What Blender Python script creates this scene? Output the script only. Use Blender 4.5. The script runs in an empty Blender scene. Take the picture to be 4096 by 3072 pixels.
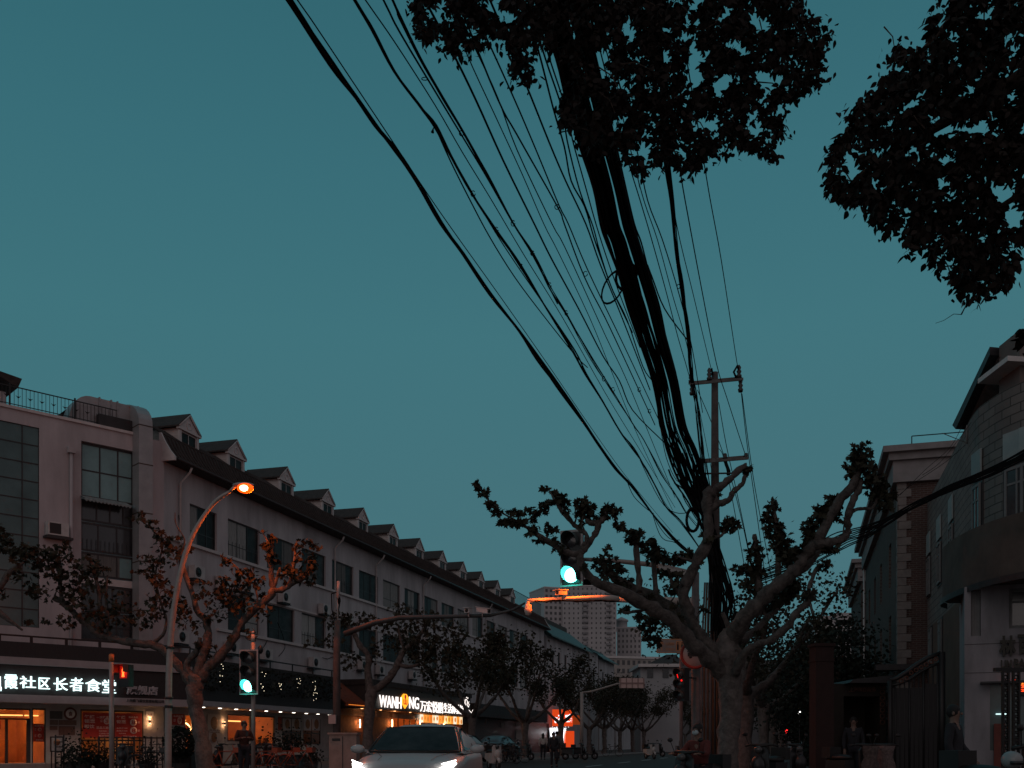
import bpy, bmesh, math, random
from mathutils import Vector, Matrix, noise
RND = random.Random(11)
PI = math.pi
# ------------------------------------------------------------------ camera model (metres; camera looks along +Y)
F = 3950.0; CX = 2048.0; HY = 2972.0; CH = 1.18; VP = 3200.0
TH = math.atan((VP-CX)/F); CT, ST = math.cos(TH), math.sin(TH)
D = Vector((ST, CT, 0)); NL = Vector((-CT, ST, 0)); Z = Vector((0, 0, 1))
PZ = 0.12
def V(*a): return Vector(a)
def P(px, py, d): return Vector(((px-CX)/F*d, d, CH+(HY-py)/F*d))
def S(a, d, z=0.0): return NL*a + D*d + Z*z
def depth_on(px, a): return F*(a/CT)/(VP-px)
def SP(px, a, z=0.0):                         # ground point seen at column px on the street line a metres left
    dp = depth_on(px, a); return Vector(((px-CX)/F*dp, dp, z))
class Fr:
    def __init__(s, O, U, N): s.O, s.U, s.N = O.copy(), U.normalized(), N.normalized()
    def pt(s, u, n, z): return s.O + s.U*u + s.N*n + Z*z
    def u(s, px, n=0):
        k = (px-CX)/F; o = s.O + s.N*n
        return (k*o.y-o.x)/(s.U.x-k*s.U.y)
    def dep(s, px, n=0): return (s.O + s.N*n + s.U*s.u(px, n)).y
    def z(s, px, py, n=0): return CH+(HY-py)/F*s.dep(px, n)
# ------------------------------------------------------------------ scene graph helpers
COL = bpy.context.scene.collection
ORG = {}
def tag(o, label=None, cat=None, group=None, kind=None):
    if label: o['label'] = label
    if cat: o['category'] = cat
    if group: o['group'] = group
    if kind: o['kind'] = kind
    return o
def thing(name, label, cat, loc, group=None):
    o = bpy.data.objects.new(name, None); COL.objects.link(o)
    o.empty_display_size = 0.2; o.location = loc; ORG[o.name] = Vector(loc)
    return tag(o, label, cat, group)
def link_mesh(me, name, parent=None, origin=None):
    po = ORG[parent.name] if parent else V(0, 0, 0)
    og = Vector(origin) if origin is not None else po
    o = bpy.data.objects.new(name, me); COL.objects.link(o)
    o.parent = parent; o.location = og-po; ORG[o.name] = og
    return o
class MB:
    def __init__(s): s.v = []; s.f = []; s.m = []; s.mi = 0; s.sm = []; s.smooth = False
    def add(s, vs, fs):
        b = len(s.v); s.v += [tuple(q) for q in vs]
        for f in fs: s.f.append([b+i for i in f]); s.m.append(s.mi); s.sm.append(s.smooth)
    def box(s, o, a, b, c):
        o, a, b, c = map(Vector, (o, a, b, c))
        if a.cross(b).dot(c) < 0: a, b = b, a
        s.add([o, o+a, o+a+b, o+b, o+c, o+a+c, o+a+b+c, o+b+c],
              [(0,3,2,1),(4,5,6,7),(0,1,5,4),(1,2,6,5),(2,3,7,6),(3,0,4,7)])
    def fb(s, fr, u0, u1, n0, n1, z0, z1):
        s.box(fr.pt(u0, n0, z0), fr.U*(u1-u0), fr.N*(n1-n0), Z*(z1-z0))
    def cb(s, c, x, y, z, rz=0.0):             # box centred at c, base at c.z
        ca, sa = math.cos(rz), math.sin(rz); X = V(ca, sa, 0)*x; Y = V(-sa, ca, 0)*y
        s.box(Vector(c)-X/2-Y/2, X, Y, Z*z)
    def quad(s, a, b, c, d): s.add([a, b, c, d], [(0, 1, 2, 3)])
    def tube(s, pts, rad, n=8, cap=True):
        pts = [Vector(p) for p in pts]; k = len(pts)
        if not hasattr(rad, '__len__'): rad = [rad]*k
        vs = []; up = None
        for i in range(k):
            t = (pts[min(i+1, k-1)]-pts[max(i-1, 0)])
            if t.length < 1e-9: t = V(0, 0, 1)
            t.normalize()
            if up is None:
                up = V(0, 0, 1) if abs(t.z) < .9 else V(1, 0, 0)
            a = t.cross(up)
            if a.length < 1e-4: a = t.cross(V(1, .3, 0))
            a.normalize(); b = a.cross(t).normalized(); up = b
            for j in range(n):
                q = 2*PI*j/n; vs.append(pts[i]+(a*math.cos(q)+b*math.sin(q))*rad[i])
        fs = [(i*n+j, i*n+(j+1) % n, (i+1)*n+(j+1) % n, (i+1)*n+j) for i in range(k-1) for j in range(n)]
        if cap: fs += [tuple(range(n-1, -1, -1)), tuple((k-1)*n+j for j in range(n))]
        old = s.smooth; s.smooth = n > 4; s.add(vs, fs); s.smooth = old
    def cyl(s, a, b, r, n=12, r2=None): s.tube([a, b], [r, r if r2 is None else r2], n)
    def lathe(s, c, prof, n=16, axis=None, ref=None):  # prof: (radius, height)
        A = Vector(axis).normalized() if axis is not None else Z
        X = A.cross(V(0, 1, 0) if abs(A.y) < .9 else V(1, 0, 0)).normalized(); Y = A.cross(X)
        vs = []
        for r, h in prof:
            for j in range(n):
                q = 2*PI*j/n; vs.append(Vector(c)+A*h+(X*math.cos(q)+Y*math.sin(q))*r)
        fs = [(i*n+j, i*n+(j+1) % n, (i+1)*n+(j+1) % n, (i+1)*n+j) for i in range(len(prof)-1) for j in range(n)]
        old = s.smooth; s.smooth = True; s.add(vs, fs); s.smooth = old
    def ball(s, c, rx, ry=None, rz=None, n=12, m=8):
        ry = rx if ry is None else ry; rz = rx if rz is None else rz
        vs = []; c = Vector(c)
        for i in range(m+1):
            p = PI*i/m
            for j in range(n):
                q = 2*PI*j/n; vs.append(c+V(rx*math.sin(p)*math.cos(q), ry*math.sin(p)*math.sin(q), -rz*math.cos(p)))
        fs = [(i*n+j, i*n+(j+1) % n, (i+1)*n+(j+1) % n, (i+1)*n+j) for i in range(m) for j in range(n)]
        old = s.smooth; s.smooth = True; s.add(vs, fs); s.smooth = old
    def prism(s, poly, vec):                     # planar polygon extruded along vec
        poly = [Vector(p) for p in poly]; vec = Vector(vec); n = len(poly)
        nn = V(0, 0, 0)
        for i in range(n): nn += poly[i].cross(poly[(i+1) % n])
        if nn.dot(vec) > 0: poly = poly[::-1]
        s.add(poly+[p+vec for p in poly], [tuple(range(n)), tuple(range(2*n-1, n-1, -1))] +
              [(i, (i+n), (i+1) % n+n, (i+1) % n) for i in range(n)])
    def ring(s, c, A, R0, R1, t, n=24):           # flat ring/annulus prism facing axis A, thickness t
        s.lathe(c, [(R0, 0), (R1, 0), (R1, t), (R0, t), (R0, 0)], n, A)
    def disc(s, c, A, r, t, n=24): s.lathe(c, [(0.001, 0), (r, 0), (r, t), (0.001, t)], n, A)
    def build(s, name, mats, parent=None, origin=None):
        if parent is None and origin is None: origin = V(0, 0, 0)
        og = Vector(origin) if origin is not None else ORG[parent.name]
        me = bpy.data.meshes.new(name)
        me.from_pydata([(x-og.x, y-og.y, z-og.z) for x, y, z in s.v], [], s.f)
        if not isinstance(mats, (list, tuple)): mats = [mats]
        for m in mats: me.materials.append(m)
        if len(mats) > 1: me.polygons.foreach_set('material_index', s.m)
        me.polygons.foreach_set('use_smooth', s.sm)
        me.update()
        return link_mesh(me, name, parent, og)
def kids(o): return [c for c in bpy.data.objects if c.parent == o]
def copy_tree(o, loc=None, rz=None, parent=None, label=None, group=None):
    c = o.copy(); COL.objects.link(c); c.parent = parent
    if parent is None or loc is not None:
        if loc is not None: c.location = loc
    if rz is not None: c.rotation_euler = (0, 0, rz)
    if label: c['label'] = label
    if group: c['group'] = group
    ORG[c.name] = Vector(c.location)
    for ch in kids(o):
        copy_tree(ch, None, None, c)
    return c
# ------------------------------------------------------------------ materials
MATS = {}
def mat(name, col, rough=.7, var=.25, scale=6., bump=.0, metal=0., spec=.5, emit=None, es=0., obj_rand=0., stretch=None):
    if name in MATS: return MATS[name]
    m = bpy.data.materials.new(name); m.use_nodes = True; nt = m.node_tree; N = nt.nodes; L = nt.links
    b = N['Principled BSDF']
    b.inputs['Roughness'].default_value = rough; b.inputs['Metallic'].default_value = metal
    b.inputs['Specular IOR Level'].default_value = spec
    c = (*col, 1)
    if var > 0 or bump > 0:
        tc = N.new('ShaderNodeTexCoord'); mp = N.new('ShaderNodeMapping'); L.new(tc.outputs['Object'], mp.inputs[0])
        if stretch: mp.inputs['Scale'].default_value = stretch
        nz = N.new('ShaderNodeTexNoise'); nz.inputs['Scale'].default_value = scale; nz.inputs['Detail'].default_value = 6
        nz.inputs['Roughness'].default_value = .65
        L.new(mp.outputs[0], nz.inputs['Vector'])
        cr = N.new('ShaderNodeValToRGB'); cr.color_ramp.elements[0].position = .3; cr.color_ramp.elements[1].position = .72
        cr.color_ramp.elements[0].color = (*[x*(1-var) for x in col], 1)
        cr.color_ramp.elements[1].color = (*[min(1, x*(1+var)) for x in col], 1)
        L.new(nz.outputs['Fac'], cr.inputs[0]); out = cr.outputs[0]
        if obj_rand > 0:
            oi = N.new('ShaderNodeObjectInfo'); mr = N.new('ShaderNodeMapRange')
            mr.inputs['To Min'].default_value = 1-obj_rand; mr.inputs['To Max'].default_value = 1+obj_rand
            L.new(oi.outputs['Random'], mr.inputs['Value'])
            mx = N.new('ShaderNodeVectorMath'); mx.operation = 'SCALE'
            L.new(out, mx.inputs[0]); L.new(mr.outputs[0], mx.inputs['Scale']); out = mx.outputs[0]
        L.new(out, b.inputs['Base Color'])
        if bump > 0:
            bp = N.new('ShaderNodeBump'); bp.inputs['Strength'].default_value = bump; bp.inputs['Distance'].default_value = .03
            n2 = N.new('ShaderNodeTexNoise'); n2.inputs['Scale'].default_value = scale*3; n2.inputs['Detail'].default_value = 8
            L.new(mp.outputs[0], n2.inputs['Vector']); L.new(n2.outputs['Fac'], bp.inputs['Height']); L.new(bp.outputs[0], b.inputs['Normal'])
    else: b.inputs['Base Color'].default_value = c
    if emit:
        b.inputs['Emission Color'].default_value = (*emit, 1); b.inputs['Emission Strength'].default_value = es
    MATS[name] = m; return m
def brickmat(name, c1, c2, mortar, w, h, ms=.012, rough=.85, axes='uz', U=None):
    m = bpy.data.materials.new(name); m.use_nodes = True; nt = m.node_tree; N = nt.nodes; L = nt.links
    b = N['Principled BSDF']; b.inputs['Roughness'].default_value = rough
    tc = N.new('ShaderNodeTexCoord'); U = U or D
    dt = N.new('ShaderNodeVectorMath'); dt.operation = 'DOT_PRODUCT'; dt.inputs[1].default_value = U
    sp = N.new('ShaderNodeSeparateXYZ'); cb = N.new('ShaderNodeCombineXYZ')
    L.new(tc.outputs['Object'], dt.inputs[0]); L.new(tc.outputs['Object'], sp.inputs[0])
    L.new(dt.outputs['Value'], cb.inputs[0]); L.new(sp.outputs[2], cb.inputs[1])
    br = N.new('ShaderNodeTexBrick'); br.inputs['Scale'].default_value = 1
    br.inputs['Brick Width'].default_value = w; br.inputs['Row Height'].default_value = h; br.inputs['Mortar Size'].default_value = ms
    br.inputs['Color1'].default_value = (*c1, 1); br.inputs['Color2'].default_value = (*c2, 1); br.inputs['Mortar'].default_value = (*mortar, 1)
    L.new(cb.outputs[0], br.inputs['Vector'])
    nz = N.new('ShaderNodeTexNoise'); nz.inputs['Scale'].default_value = 1.3; nz.inputs['Detail'].default_value = 6
    L.new(tc.outputs['Object'], nz.inputs['Vector'])
    mr = N.new('ShaderNodeMapRange'); mr.inputs['To Min'].default_value = .6; mr.inputs['To Max'].default_value = 1.35
    L.new(nz.outputs['Fac'], mr.inputs['Value'])
    sc = N.new('ShaderNodeVectorMath'); sc.operation = 'SCALE'; L.new(br.outputs['Color'], sc.inputs[0]); L.new(mr.outputs[0], sc.inputs['Scale'])
    L.new(sc.outputs[0], b.inputs['Base Color'])
    bp = N.new('ShaderNodeBump'); bp.inputs['Strength'].default_value = .5; bp.inputs['Distance'].default_value = .02
    L.new(br.outputs['Fac'], bp.inputs['Height']); bp.invert = True; L.new(bp.outputs[0], b.inputs['Normal'])
    MATS[name] = m; return m
def emis(name, col, st):
    if name in MATS: return MATS[name]
    m = bpy.data.materials.new(name); m.use_nodes = True; b = m.node_tree.nodes['Principled BSDF']
    b.inputs['Base Color'].default_value = (*[min(.8, x) for x in col], 1); b.inputs['Roughness'].default_value = .4
    b.inputs['Emission Color'].default_value = (*col, 1); b.inputs['Emission Strength'].default_value = st
    MATS[name] = m; return m
def glassmat(name, col, rough=.1, var=.5, scale=1.2, alpha=1.0):
    m = mat(name, col, rough, var, scale, 0, 0, .9, obj_rand=.6)
    if alpha < 1: m.node_tree.nodes['Principled BSDF'].inputs['Alpha'].default_value = alpha
    return m
WALL = mat('stucco_pale', (.47, .45, .46), .9, .26, .9, .25, stretch=(1, 1, .22))
WALL2 = mat('stucco_pink', (.46, .43, .44), .9, .24, .8, .25, stretch=(1, 1, .25))
TRIM = mat('painted_trim', (.58, .55, .54), .8, .12, 3, .1)
DARKMETAL = mat('dark_metal', (.035, .033, .035), .5, .3, 5, .1, .3)  # plain dark colour for gutters, brackets and other dark trim
SLAT = mat('dark_slats', (.024, .023, .024), .6, .4, 14, .3, stretch=(4, 4, .4))
TILE = mat('brown_roof_tile', (.040, .029, .026), .85, .45, 4, .8)
TEALROOF = mat('teal_metal_roof', (.07, .12, .12), .6, .4, 2, .4)
ALU = mat('silver_duct', (.34, .335, .34), .5, .15, 2, .1, .5)
ALU2 = mat('galvanised', (.30, .30, .31), .5, .25, 6, .1, .5)
GLASS = glassmat('window_glass', (.026, .030, .031), .45, .8, 1.6); GLASS.node_tree.nodes['Principled BSDF'].inputs['Specular IOR Level'].default_value = .15
GLASSB = glassmat('curtain_wall_glass', (.20, .36, .37), .3, .25, .7); GLASSB.node_tree.nodes['Principled BSDF'].inputs['Specular IOR Level'].default_value = .3
GLASSD = glassmat('dark_tower_glass', (.03, .036, .04), .15)
CURT = mat('curtain', (.26, .27, .26), .9, .4, 5, 0, obj_rand=.5, stretch=(8, 8, .5))
FRAME = mat('window_frame_dark', (.03, .03, .032), .5, .2, 8)
FRAMEW = mat('window_frame_white', (.5, .5, .5), .6, .15, 8)
CONC = mat('concrete', (.26, .245, .235), .9, .25, 3, .3)
ASPH = mat('asphalt', (.050, .034, .030), .8, .35, 2, .4, spec=.25)
PAVE = brickmat('pavement_tiles', (.09, .075, .07), (.11, .09, .085), (.05, .045, .04), .4, .2)
BARK = mat('plane_bark', (.092, .079, .072), .95, .65, 7, 1.0)  # limb copy of the bark, backlit shade included in the dark tone
BARKLIT = mat('plane_bark_lit', (.125, .108, .10), .95, .5, 6, 1.0)  # same bark for trunks, painted paler for the light falling on them
BARKD = mat('dark_bark', (.07, .05, .04), .95, .5, 6, .8)
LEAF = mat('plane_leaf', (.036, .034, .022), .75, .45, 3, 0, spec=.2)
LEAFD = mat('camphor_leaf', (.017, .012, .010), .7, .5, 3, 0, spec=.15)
LEAFH = mat('hedge_leaf', (.018, .024, .018), .8, .5, 4, 0, spec=.2)
POLEG = mat('painted_pole', (.34, .30, .28), .55, .15, 5, .05, .2)
BLACKP = mat('black_plastic', (.010, .009, .009), .5, .2, 5)
RUBBER = mat('cable_rubber', (.008, .008, .009), .85, .2, 5, spec=.1)
TYRE = mat('tyre', (.015, .015, .015), .85, .2, 9)
CHROME = mat('chrome', (.5, .5, .5), .25, 0, 1, 0, .9)
WHITEP = mat('white_car_paint', (.42, .41, .41), .35, .04, 2, 0, 0, .6)
SILVERP = mat('silver_car_paint', (.16, .16, .17), .3, .05, 2, 0, .3, .6)
CARGLASS = mat('car_glass', (.034, .036, .038), .16, .5, 2.5, 0, 0, .06)
MAROON = mat('maroon_paint', (.026, .009, .007), .8, .35, 2, .2)
SKIN = mat('skin', (.20, .12, .09), .6, .1, 8)
HAIR = mat('black_hair', (.012, .010, .010), .7, .3, 30, .3)
RED = mat('sign_red', (.42, .02, .02), .6, .1, 4)
WHITE = mat('sign_white', (.62, .60, .60), .6, .08, 4)
BLACK = mat('sign_black', (.02, .02, .02), .6, .1, 4)
def text_mesh(body, bold=0.0, extrude=.02):
    cu = bpy.data.curves.new('t', 'FONT'); cu.body = body; cu.size = 1; cu.extrude = extrude; cu.offset = bold
    cu.resolution_u = 3
    o = bpy.data.objects.new('t', cu); COL.objects.link(o)
    dg = bpy.context.evaluated_depsgraph_get(); me = bpy.data.meshes.new_from_object(o.evaluated_get(dg))
    vs = [v.co.copy() for v in me.vertices]; fs = [tuple(p.vertices) for p in me.polygons]
    bpy.data.objects.remove(o); bpy.data.curves.remove(cu); bpy.data.meshes.remove(me)
    return vs, fs
def text_into(mb, body, O, U, up, w, h, bold=.01, thick=.03, shear=0., squeeze=True):
    vs, fs = text_mesh(body, bold)
    if not vs: return
    x0 = min(v.x for v in vs); x1 = max(v.x for v in vs); y0 = min(v.y for v in vs); y1 = max(v.y for v in vs)
    z0 = min(v.z for v in vs); z1 = max(v.z for v in vs); out = U.cross(up).normalized()
    sx = w/max(1e-6, x1-x0); sy = h/max(1e-6, y1-y0)
    if not squeeze: sx = sy = min(sx, sy)
    mb.add([O+U*((v.x-x0)*sx+shear*(v.y-y0)*sy)+up*((v.y-y0)*sy)+out*((v.z-z0)/max(1e-6, z1-z0)*thick) for v in vs], fs)
# leaves -----------------------------------------------------------
PLANE = [(0, 0), (.32, .02), (.5, .25), (.26, .38), (.44, .66), (.18, .62), (0, 1), (-.18, .62), (-.44, .66), (-.26, .38), (-.5, .25), (-.32, .02)]
OVATE = [(0, 0), (.22, .2), (.3, .45), (.2, .75), (0, 1.08), (-.2, .75), (-.3, .45), (-.22, .2)]
QUADL = [(0, 0), (.42, .35), (.12, .9), (-.3, .75), (-.4, .25)]
def leaf(mb, c, size, shape, rnd, droop=.6):
    a = rnd.uniform(0, 2*PI); d = V(math.cos(a), math.sin(a), rnd.uniform(-1.2, .9)-droop*.6).normalized()
    n = V(rnd.gauss(0, .6), rnd.gauss(0, .6), rnd.uniform(-.2, 1.)).cross(d)
    if n.length < .05: n = V(1, 0, 0).cross(d)
    n.normalize(); w = n
    k = size*rnd.uniform(.7, 1.25); c = Vector(c)
    up = d.cross(w)
    mb.add([c+d*(y*k)+w*(x*k)+up*(abs(x)*k*.25) for x, y in shape], [tuple(range(len(shape)))])
def catmull(pts, sub=4):
    out = []; n = len(pts)
    for i in range(n-1):
        p0, p1, p2, p3 = pts[max(i-1, 0)], pts[i], pts[i+1], pts[min(i+2, n-1)]
        for k in range(sub):
            t = k/sub
            out.append(tuple(.5*((2*b)+(-a+c)*t+(2*a-5*b+4*c-d)*t*t+(-a+3*b-3*c+d)*t**3) for a, b, c, d in zip(p0, p1, p2, p3)))
    out.append(tuple(pts[-1])); return out
def limb(mb, pts, n=9, sub=4, knob=.12, rnd=RND):   # pts: (x,y,z,r) in metres
    q = catmull(pts, sub); ph = rnd.uniform(0, 50)
    P_ = [V(*a[:3]) for a in q]
    r_ = [max(.004, a[3]*(1+knob*noise.noise(V(i*.9+ph, 0, 0))*2.6)) for i, a in enumerate(q)]
    P_ = [p+V(noise.noise(V(i*.6, ph, 0)), 0, noise.noise(V(i*.6, 0, ph)))*r_[i]*knob*2.2 if 0 < i < len(P_)-1 else p for i, p in enumerate(P_)]
    k0 = len(mb.v); mb.tube(P_, r_, n)
    for j in range(k0, len(mb.v)):
        i = min((j-k0)//n, len(P_)-1); v = V(*mb.v[j]); r0 = r_[i]; w = v-P_[i]
        mb.v[j] = tuple(v+w*(.22*noise.noise(v*(1.1/max(r0, .03))+V(ph, 0, 0))+.14*noise.noise(v*(3/max(r0, .05)))))
def limb_px(mb, pts, dep, **k):                    # pts: (px,py,rpx[,ddepth])
    L = []
    for p in pts:
        d = dep+(p[3] if len(p) > 3 else 0); q = P(p[0], p[1], d); L.append((q.x, q.y, q.z, p[2]*d/F))
    limb(mb, L, **k)
def cluster_px(mb, px, py, rx, ry, n, dep, size, shape, rnd, thick=None, clump=True):
    thick = thick or max(rx, ry)*dep/F*.9
    for _ in range(n):
        while True:
            x, y, z = rnd.uniform(-1, 1), rnd.uniform(-1, 1), rnd.uniform(-1, 1)
            if x*x+y*y+z*z < 1: break
        leaf(mb, P(px+x*rx, py+y*ry, dep)+V(0, z*thick, 0), size, shape, rnd)
def inpoly(x, y, poly):
    c = False; n = len(poly); j = n-1
    for i in range(n):
        xi, yi = poly[i]; xj, yj = poly[j]
        if (yi > y) != (yj > y) and x < (xj-xi)*(y-yi)/(yj-yi)+xi: c = not c
        j = i
    return c

def shoots(parent, pts_list, dep, n_, seed, r_px=3.0, m_=None, leaves=None, lsize=.12, Lr=(25, 75)):
    """short knuckled side shoots growing up from the limbs, each with a tuft of leaves"""
    r = random.Random(seed)
    for _ in range(n_):
        pts = r.choice(pts_list); i = r.randrange(1, len(pts)-1) if len(pts) > 2 else 0; p, q = pts[i], pts[min(i+1, len(pts)-1)]; f = r.random()
        x, y = p[0]+(q[0]-p[0])*f, p[1]+(q[1]-p[1])*f; dd = p[3] if len(p) > 3 else 0; L = r.uniform(*Lr); a = r.uniform(-.7, .7)
        z_ = dep+dd; e = (x+math.sin(a)*L, y-math.cos(a)*L); k = r.uniform(-.25, .25)
        m = MB(); limb_px(m, [(x, y, r_px*2.0, dd), (x+math.sin(a)*L*.4+r.uniform(-4, 4), y-math.cos(a)*L*.4, r_px*1.3, dd+k*.5), (e[0], e[1], r_px*.8, dd+k)], dep, n=6, sub=3, knob=.2, rnd=r); m.build('shoot', m_ or BARK, parent)
        if leaves is not None: cluster_px(leaves, e[0], e[1], 14, 12, r.randrange(5, 13), z_+k, lsize, PLANE, r)
# ================================================================== setting
g = MB(); g.quad(V(-900, -60, 0), V(900, -60, 0), V(900, 1500, 0), V(-900, 1500, 0))
tag(g.build('ground', ASPH), kind='structure')
g = MB(); g.quad(S(17.3, -10, .004), S(2.9, -10, .004), S(2.9, 700, .004), S(17.3, 700, .004))
tag(g.build('road', ASPH), kind='structure')
for nm, a0, a1, d0, d1 in (('pavement_far_side', 17.5, 60, 22, 700), ('pavement_near_side', -30, 2.7, 13, 700)):
    g = MB(); g.box(S(a0, d0, .006), NL*(a1-a0), D*(d1-d0), Z*(PZ-.006)); tag(g.build(nm, PAVE), kind='structure')
g = MB(); g.box(S(17.3, 22, .006), NL*.197, D*678, Z*(PZ+.002)); g.box(S(2.703, 13, .006), NL*.197, D*687, Z*(PZ+.002))
tag(g.build('kerb', CONC), kind='structure')
g = MB()
for i in range(40): g.box(S(10.1, 30+i*9, .006), NL*.14, D*4, Z*.004)
for i in range(14): g.box(S(3.6+i*.98, 22, .006), NL*.45, D*3.2, Z*.004)
tag(g.build('road_marking', mat('road_paint', (.5, .5, .48), .8, .3, 8)), kind='structure')
# ================================================================== left: long building with dormers
XL = 29.0; AL = XL*CT
LB = Fr(S(AL, 0), D, NL)
def wall_holes(mb, fr, u0, u1, z0, z1, holes, n=0.0, rev=.16):
    us = sorted(set([u0, u1]+[h[0] for h in holes]+[h[1] for h in holes])); zs = sorted(set([z0, z1]+[h[2] for h in holes]+[h[3] for h in holes]))
    us = [u for u in us if u0 <= u <= u1]; zs = [z for z in zs if z0 <= z <= z1]
    for i in range(len(us)-1):
        for j in range(len(zs)-1):
            uc, zc = (us[i]+us[i+1])/2, (zs[j]+zs[j+1])/2
            if any(h[0] < uc < h[1] and h[2] < zc < h[3] for h in holes): continue
            mb.quad(fr.pt(us[i], n, zs[j]), fr.pt(us[i+1], n, zs[j]), fr.pt(us[i+1], n, zs[j+1]), fr.pt(us[i], n, zs[j+1]))
    for a, b, c, d in holes:
        q = lambda u, m, z: fr.pt(u, n+m, z)
        mb.quad(q(a, 0, c), q(a, rev, c), q(a, rev, d), q(a, 0, d)); mb.quad(q(b, rev, c), q(b, 0, c), q(b, 0, d), q(b, rev, d))
        mb.quad(q(a, 0, c), q(b, 0, c), q(b, rev, c), q(a, rev, c)); mb.quad(q(a, rev, d), q(b, rev, d), q(b, 0, d), q(a, 0, d))
def window(fr, parent, u0, u1, z0, z1, n, vs, hs, fm, gm, bars=.035, name='window', curtain=False, grille=0):
    o = fr.pt(u0, n, z0); m = MB(); b = bars
    m.fb(fr, u0, u1, n, n+.05, z0, z0+b*1.4); m.fb(fr, u0, u1, n, n+.05, z1-b*1.4, z1)
    m.fb(fr, u0, u0+b*1.4, n+.002, n+.048, z0+b*1.4, z1-b*1.4); m.fb(fr, u1-b*1.4, u1, n+.002, n+.048, z0+b*1.4, z1-b*1.4)
    for t in vs: u = u0+(u1-u0)*t; m.fb(fr, u-b/2, u+b/2, n+.004, n+.046, z0+b*1.4, z1-b*1.4)
    for t in hs: z = z0+(z1-z0)*t; m.fb(fr, u0+b, u1-b, n+.007, n+.043, z-b/2, z+b/2)
    if grille:
        for i in range(grille): u = u0+(u1-u0)*(i+.5)/grille; m.cyl(fr.pt(u, n-.03, z0+.05), fr.pt(u, n-.03, z0+(z1-z0)*.42), .012, 4)
    w = m.build(name, fm, parent, o)
    p = MB(); p.quad(fr.pt(u0+b, n+.025, z0+b), fr.pt(u1-b, n+.025, z0+b), fr.pt(u1-b, n+.025, z1-b), fr.pt(u0+b, n+.025, z1-b))
    p.build('pane', gm, w, o)
    if curtain:
        c = MB(); ww = (u1-u0)
        a, e = curtain
        k = max(3, int(ww*(e-a)/.12))
        for i in range(k):
            ua = u0+b+(ww-2*b)*(a+(e-a)*i/k); ub = u0+b+(ww-2*b)*(a+(e-a)*(i+1)/k); na = n+.0225-.004*(i % 2); nb = n+.0225-.004*((i+1) % 2)
            c.quad(fr.pt(ua, na, z0+b), fr.pt(ub, nb, z0+b), fr.pt(ub, nb, z1-b), fr.pt(ua, na, z1-b))
        c.build('curtain', CURT, w, o)
    return w
du = lambda px: LB.u(px)
u_a, u_b = du(650), du(2176)
zz = lambda r: CH+r*XL
Z1s, Z1t, Z2s, Z2t = zz(.198), zz(.262), zz(.328), zz(.393)
cols = [1/(v*1e-4) for v in (4.097, 4.37)]+[1/((4.69+.3265*k)*1e-4) for k in range(14)]
us = [du(VP-c) for c in cols]; ws = [du(VP-1/(1/c+(.19e-4 if i == 0 else .255e-4)))-du(VP-c) for i, c in enumerate(cols)]
ww = sum(ws[1:])/len(ws[1:])
lbt = thing('long_building', 'long pale building with brown eaves, rows of dark windows and small dormers along its roof', 'building', LB.pt(u_a, 0, 0))
holes = [(u, u+(ws[0] if u == us[0] else ww), a, b) for u in us for a, b in ((Z1s, Z1t), (Z2s, Z2t)) if not (a == Z1s and u < us[1])]
zE = CH+.453*28.3
m = MB(); wall_holes(m, LB, u_a, u_b, 2.95, zE+.3, holes)
m.quad(LB.pt(u_b, 0, 0), LB.pt(u_b, 9, 0), LB.pt(u_b, 9, zE+1), LB.pt(u_b, 0, zE+1))
m.quad(LB.pt(u_a, 9, 0), LB.pt(u_a, 0, 0), LB.pt(u_a, 0, zE+1), LB.pt(u_a, 9, zE+1))
m.quad(LB.pt(u_b, 9, 0), LB.pt(u_a, 9, 0), LB.pt(u_a, 9, zE+1), LB.pt(u_b, 9, zE+1))
m.build('wall', WALL, lbt)
for zb in (Z1s, Z2s):
    m = MB(); m.fb(LB, u_a+.2 if zb == Z2s else us[1]-1, u_b-.3, -.13, .0, zb-.16, zb-.02); m.build('sill', TRIM, lbt)
for zt in (Z1t,):
    m = MB(); m.fb(LB, us[1]-.4, u_b-.3, -.06, .0, zt+.06, zt+.16); m.build('lintel', TRIM, lbt)
rr = random.Random(3)
for h in holes:
    ct = rr.choice([False, (0, .35), (.6, 1), (.3, .7), (0, .95), (.0, .62), False])
    window(LB, lbt, h[0]+.01, h[1]-.01, h[2]+.01, h[3]-.01, .1, (.333, .667) if rr.random() < .7 else (.5,), (.33,), FRAME, GLASS, .04, curtain=ct, grille=rr.choice([0, 0, 9]))
# roof: eave, flared tiled skirt, upper slope
m = MB()
prof = [(-.68, zE), (-.68, zE+.14), (-.45, zE+.42), (-.2, zE+.8), (.0, zE+1.22), (2.1, CH+.4925*31.1), (5, CH+.465*34), (9, zE+1)]
for i in range(len(prof)-1):
    (n0, z0), (n1, z1) = prof[i], prof[i+1]
    m.quad(LB.pt(u_a, n0, z0), LB.pt(u_b+.4, n0, z0), LB.pt(u_b+.4, n1, z1), LB.pt(u_a, n1, z1))
m.quad(LB.pt(u_a, .02, zE+.02), LB.pt(u_b+.4, .02, zE+.02), LB.pt(u_b+.4, -.68, zE), LB.pt(u_a, -.68, zE))
m.build('roof', TILE, lbt)
for k in range(2):
    m = MB(); uu = u_a-.12 if k == 0 else u_b+.4
    m.prism([LB.pt(uu, n, z) for n, z in [(.1, zE-.02), (-.72, zE-.02), (-.72, zE+.16), (-.48, zE+.45), (-.22, zE+.84), (-.0, zE+1.28), (.1, zE+1.28)]], D*.12)
    m.build('gable_return', TRIM, lbt)
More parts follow.
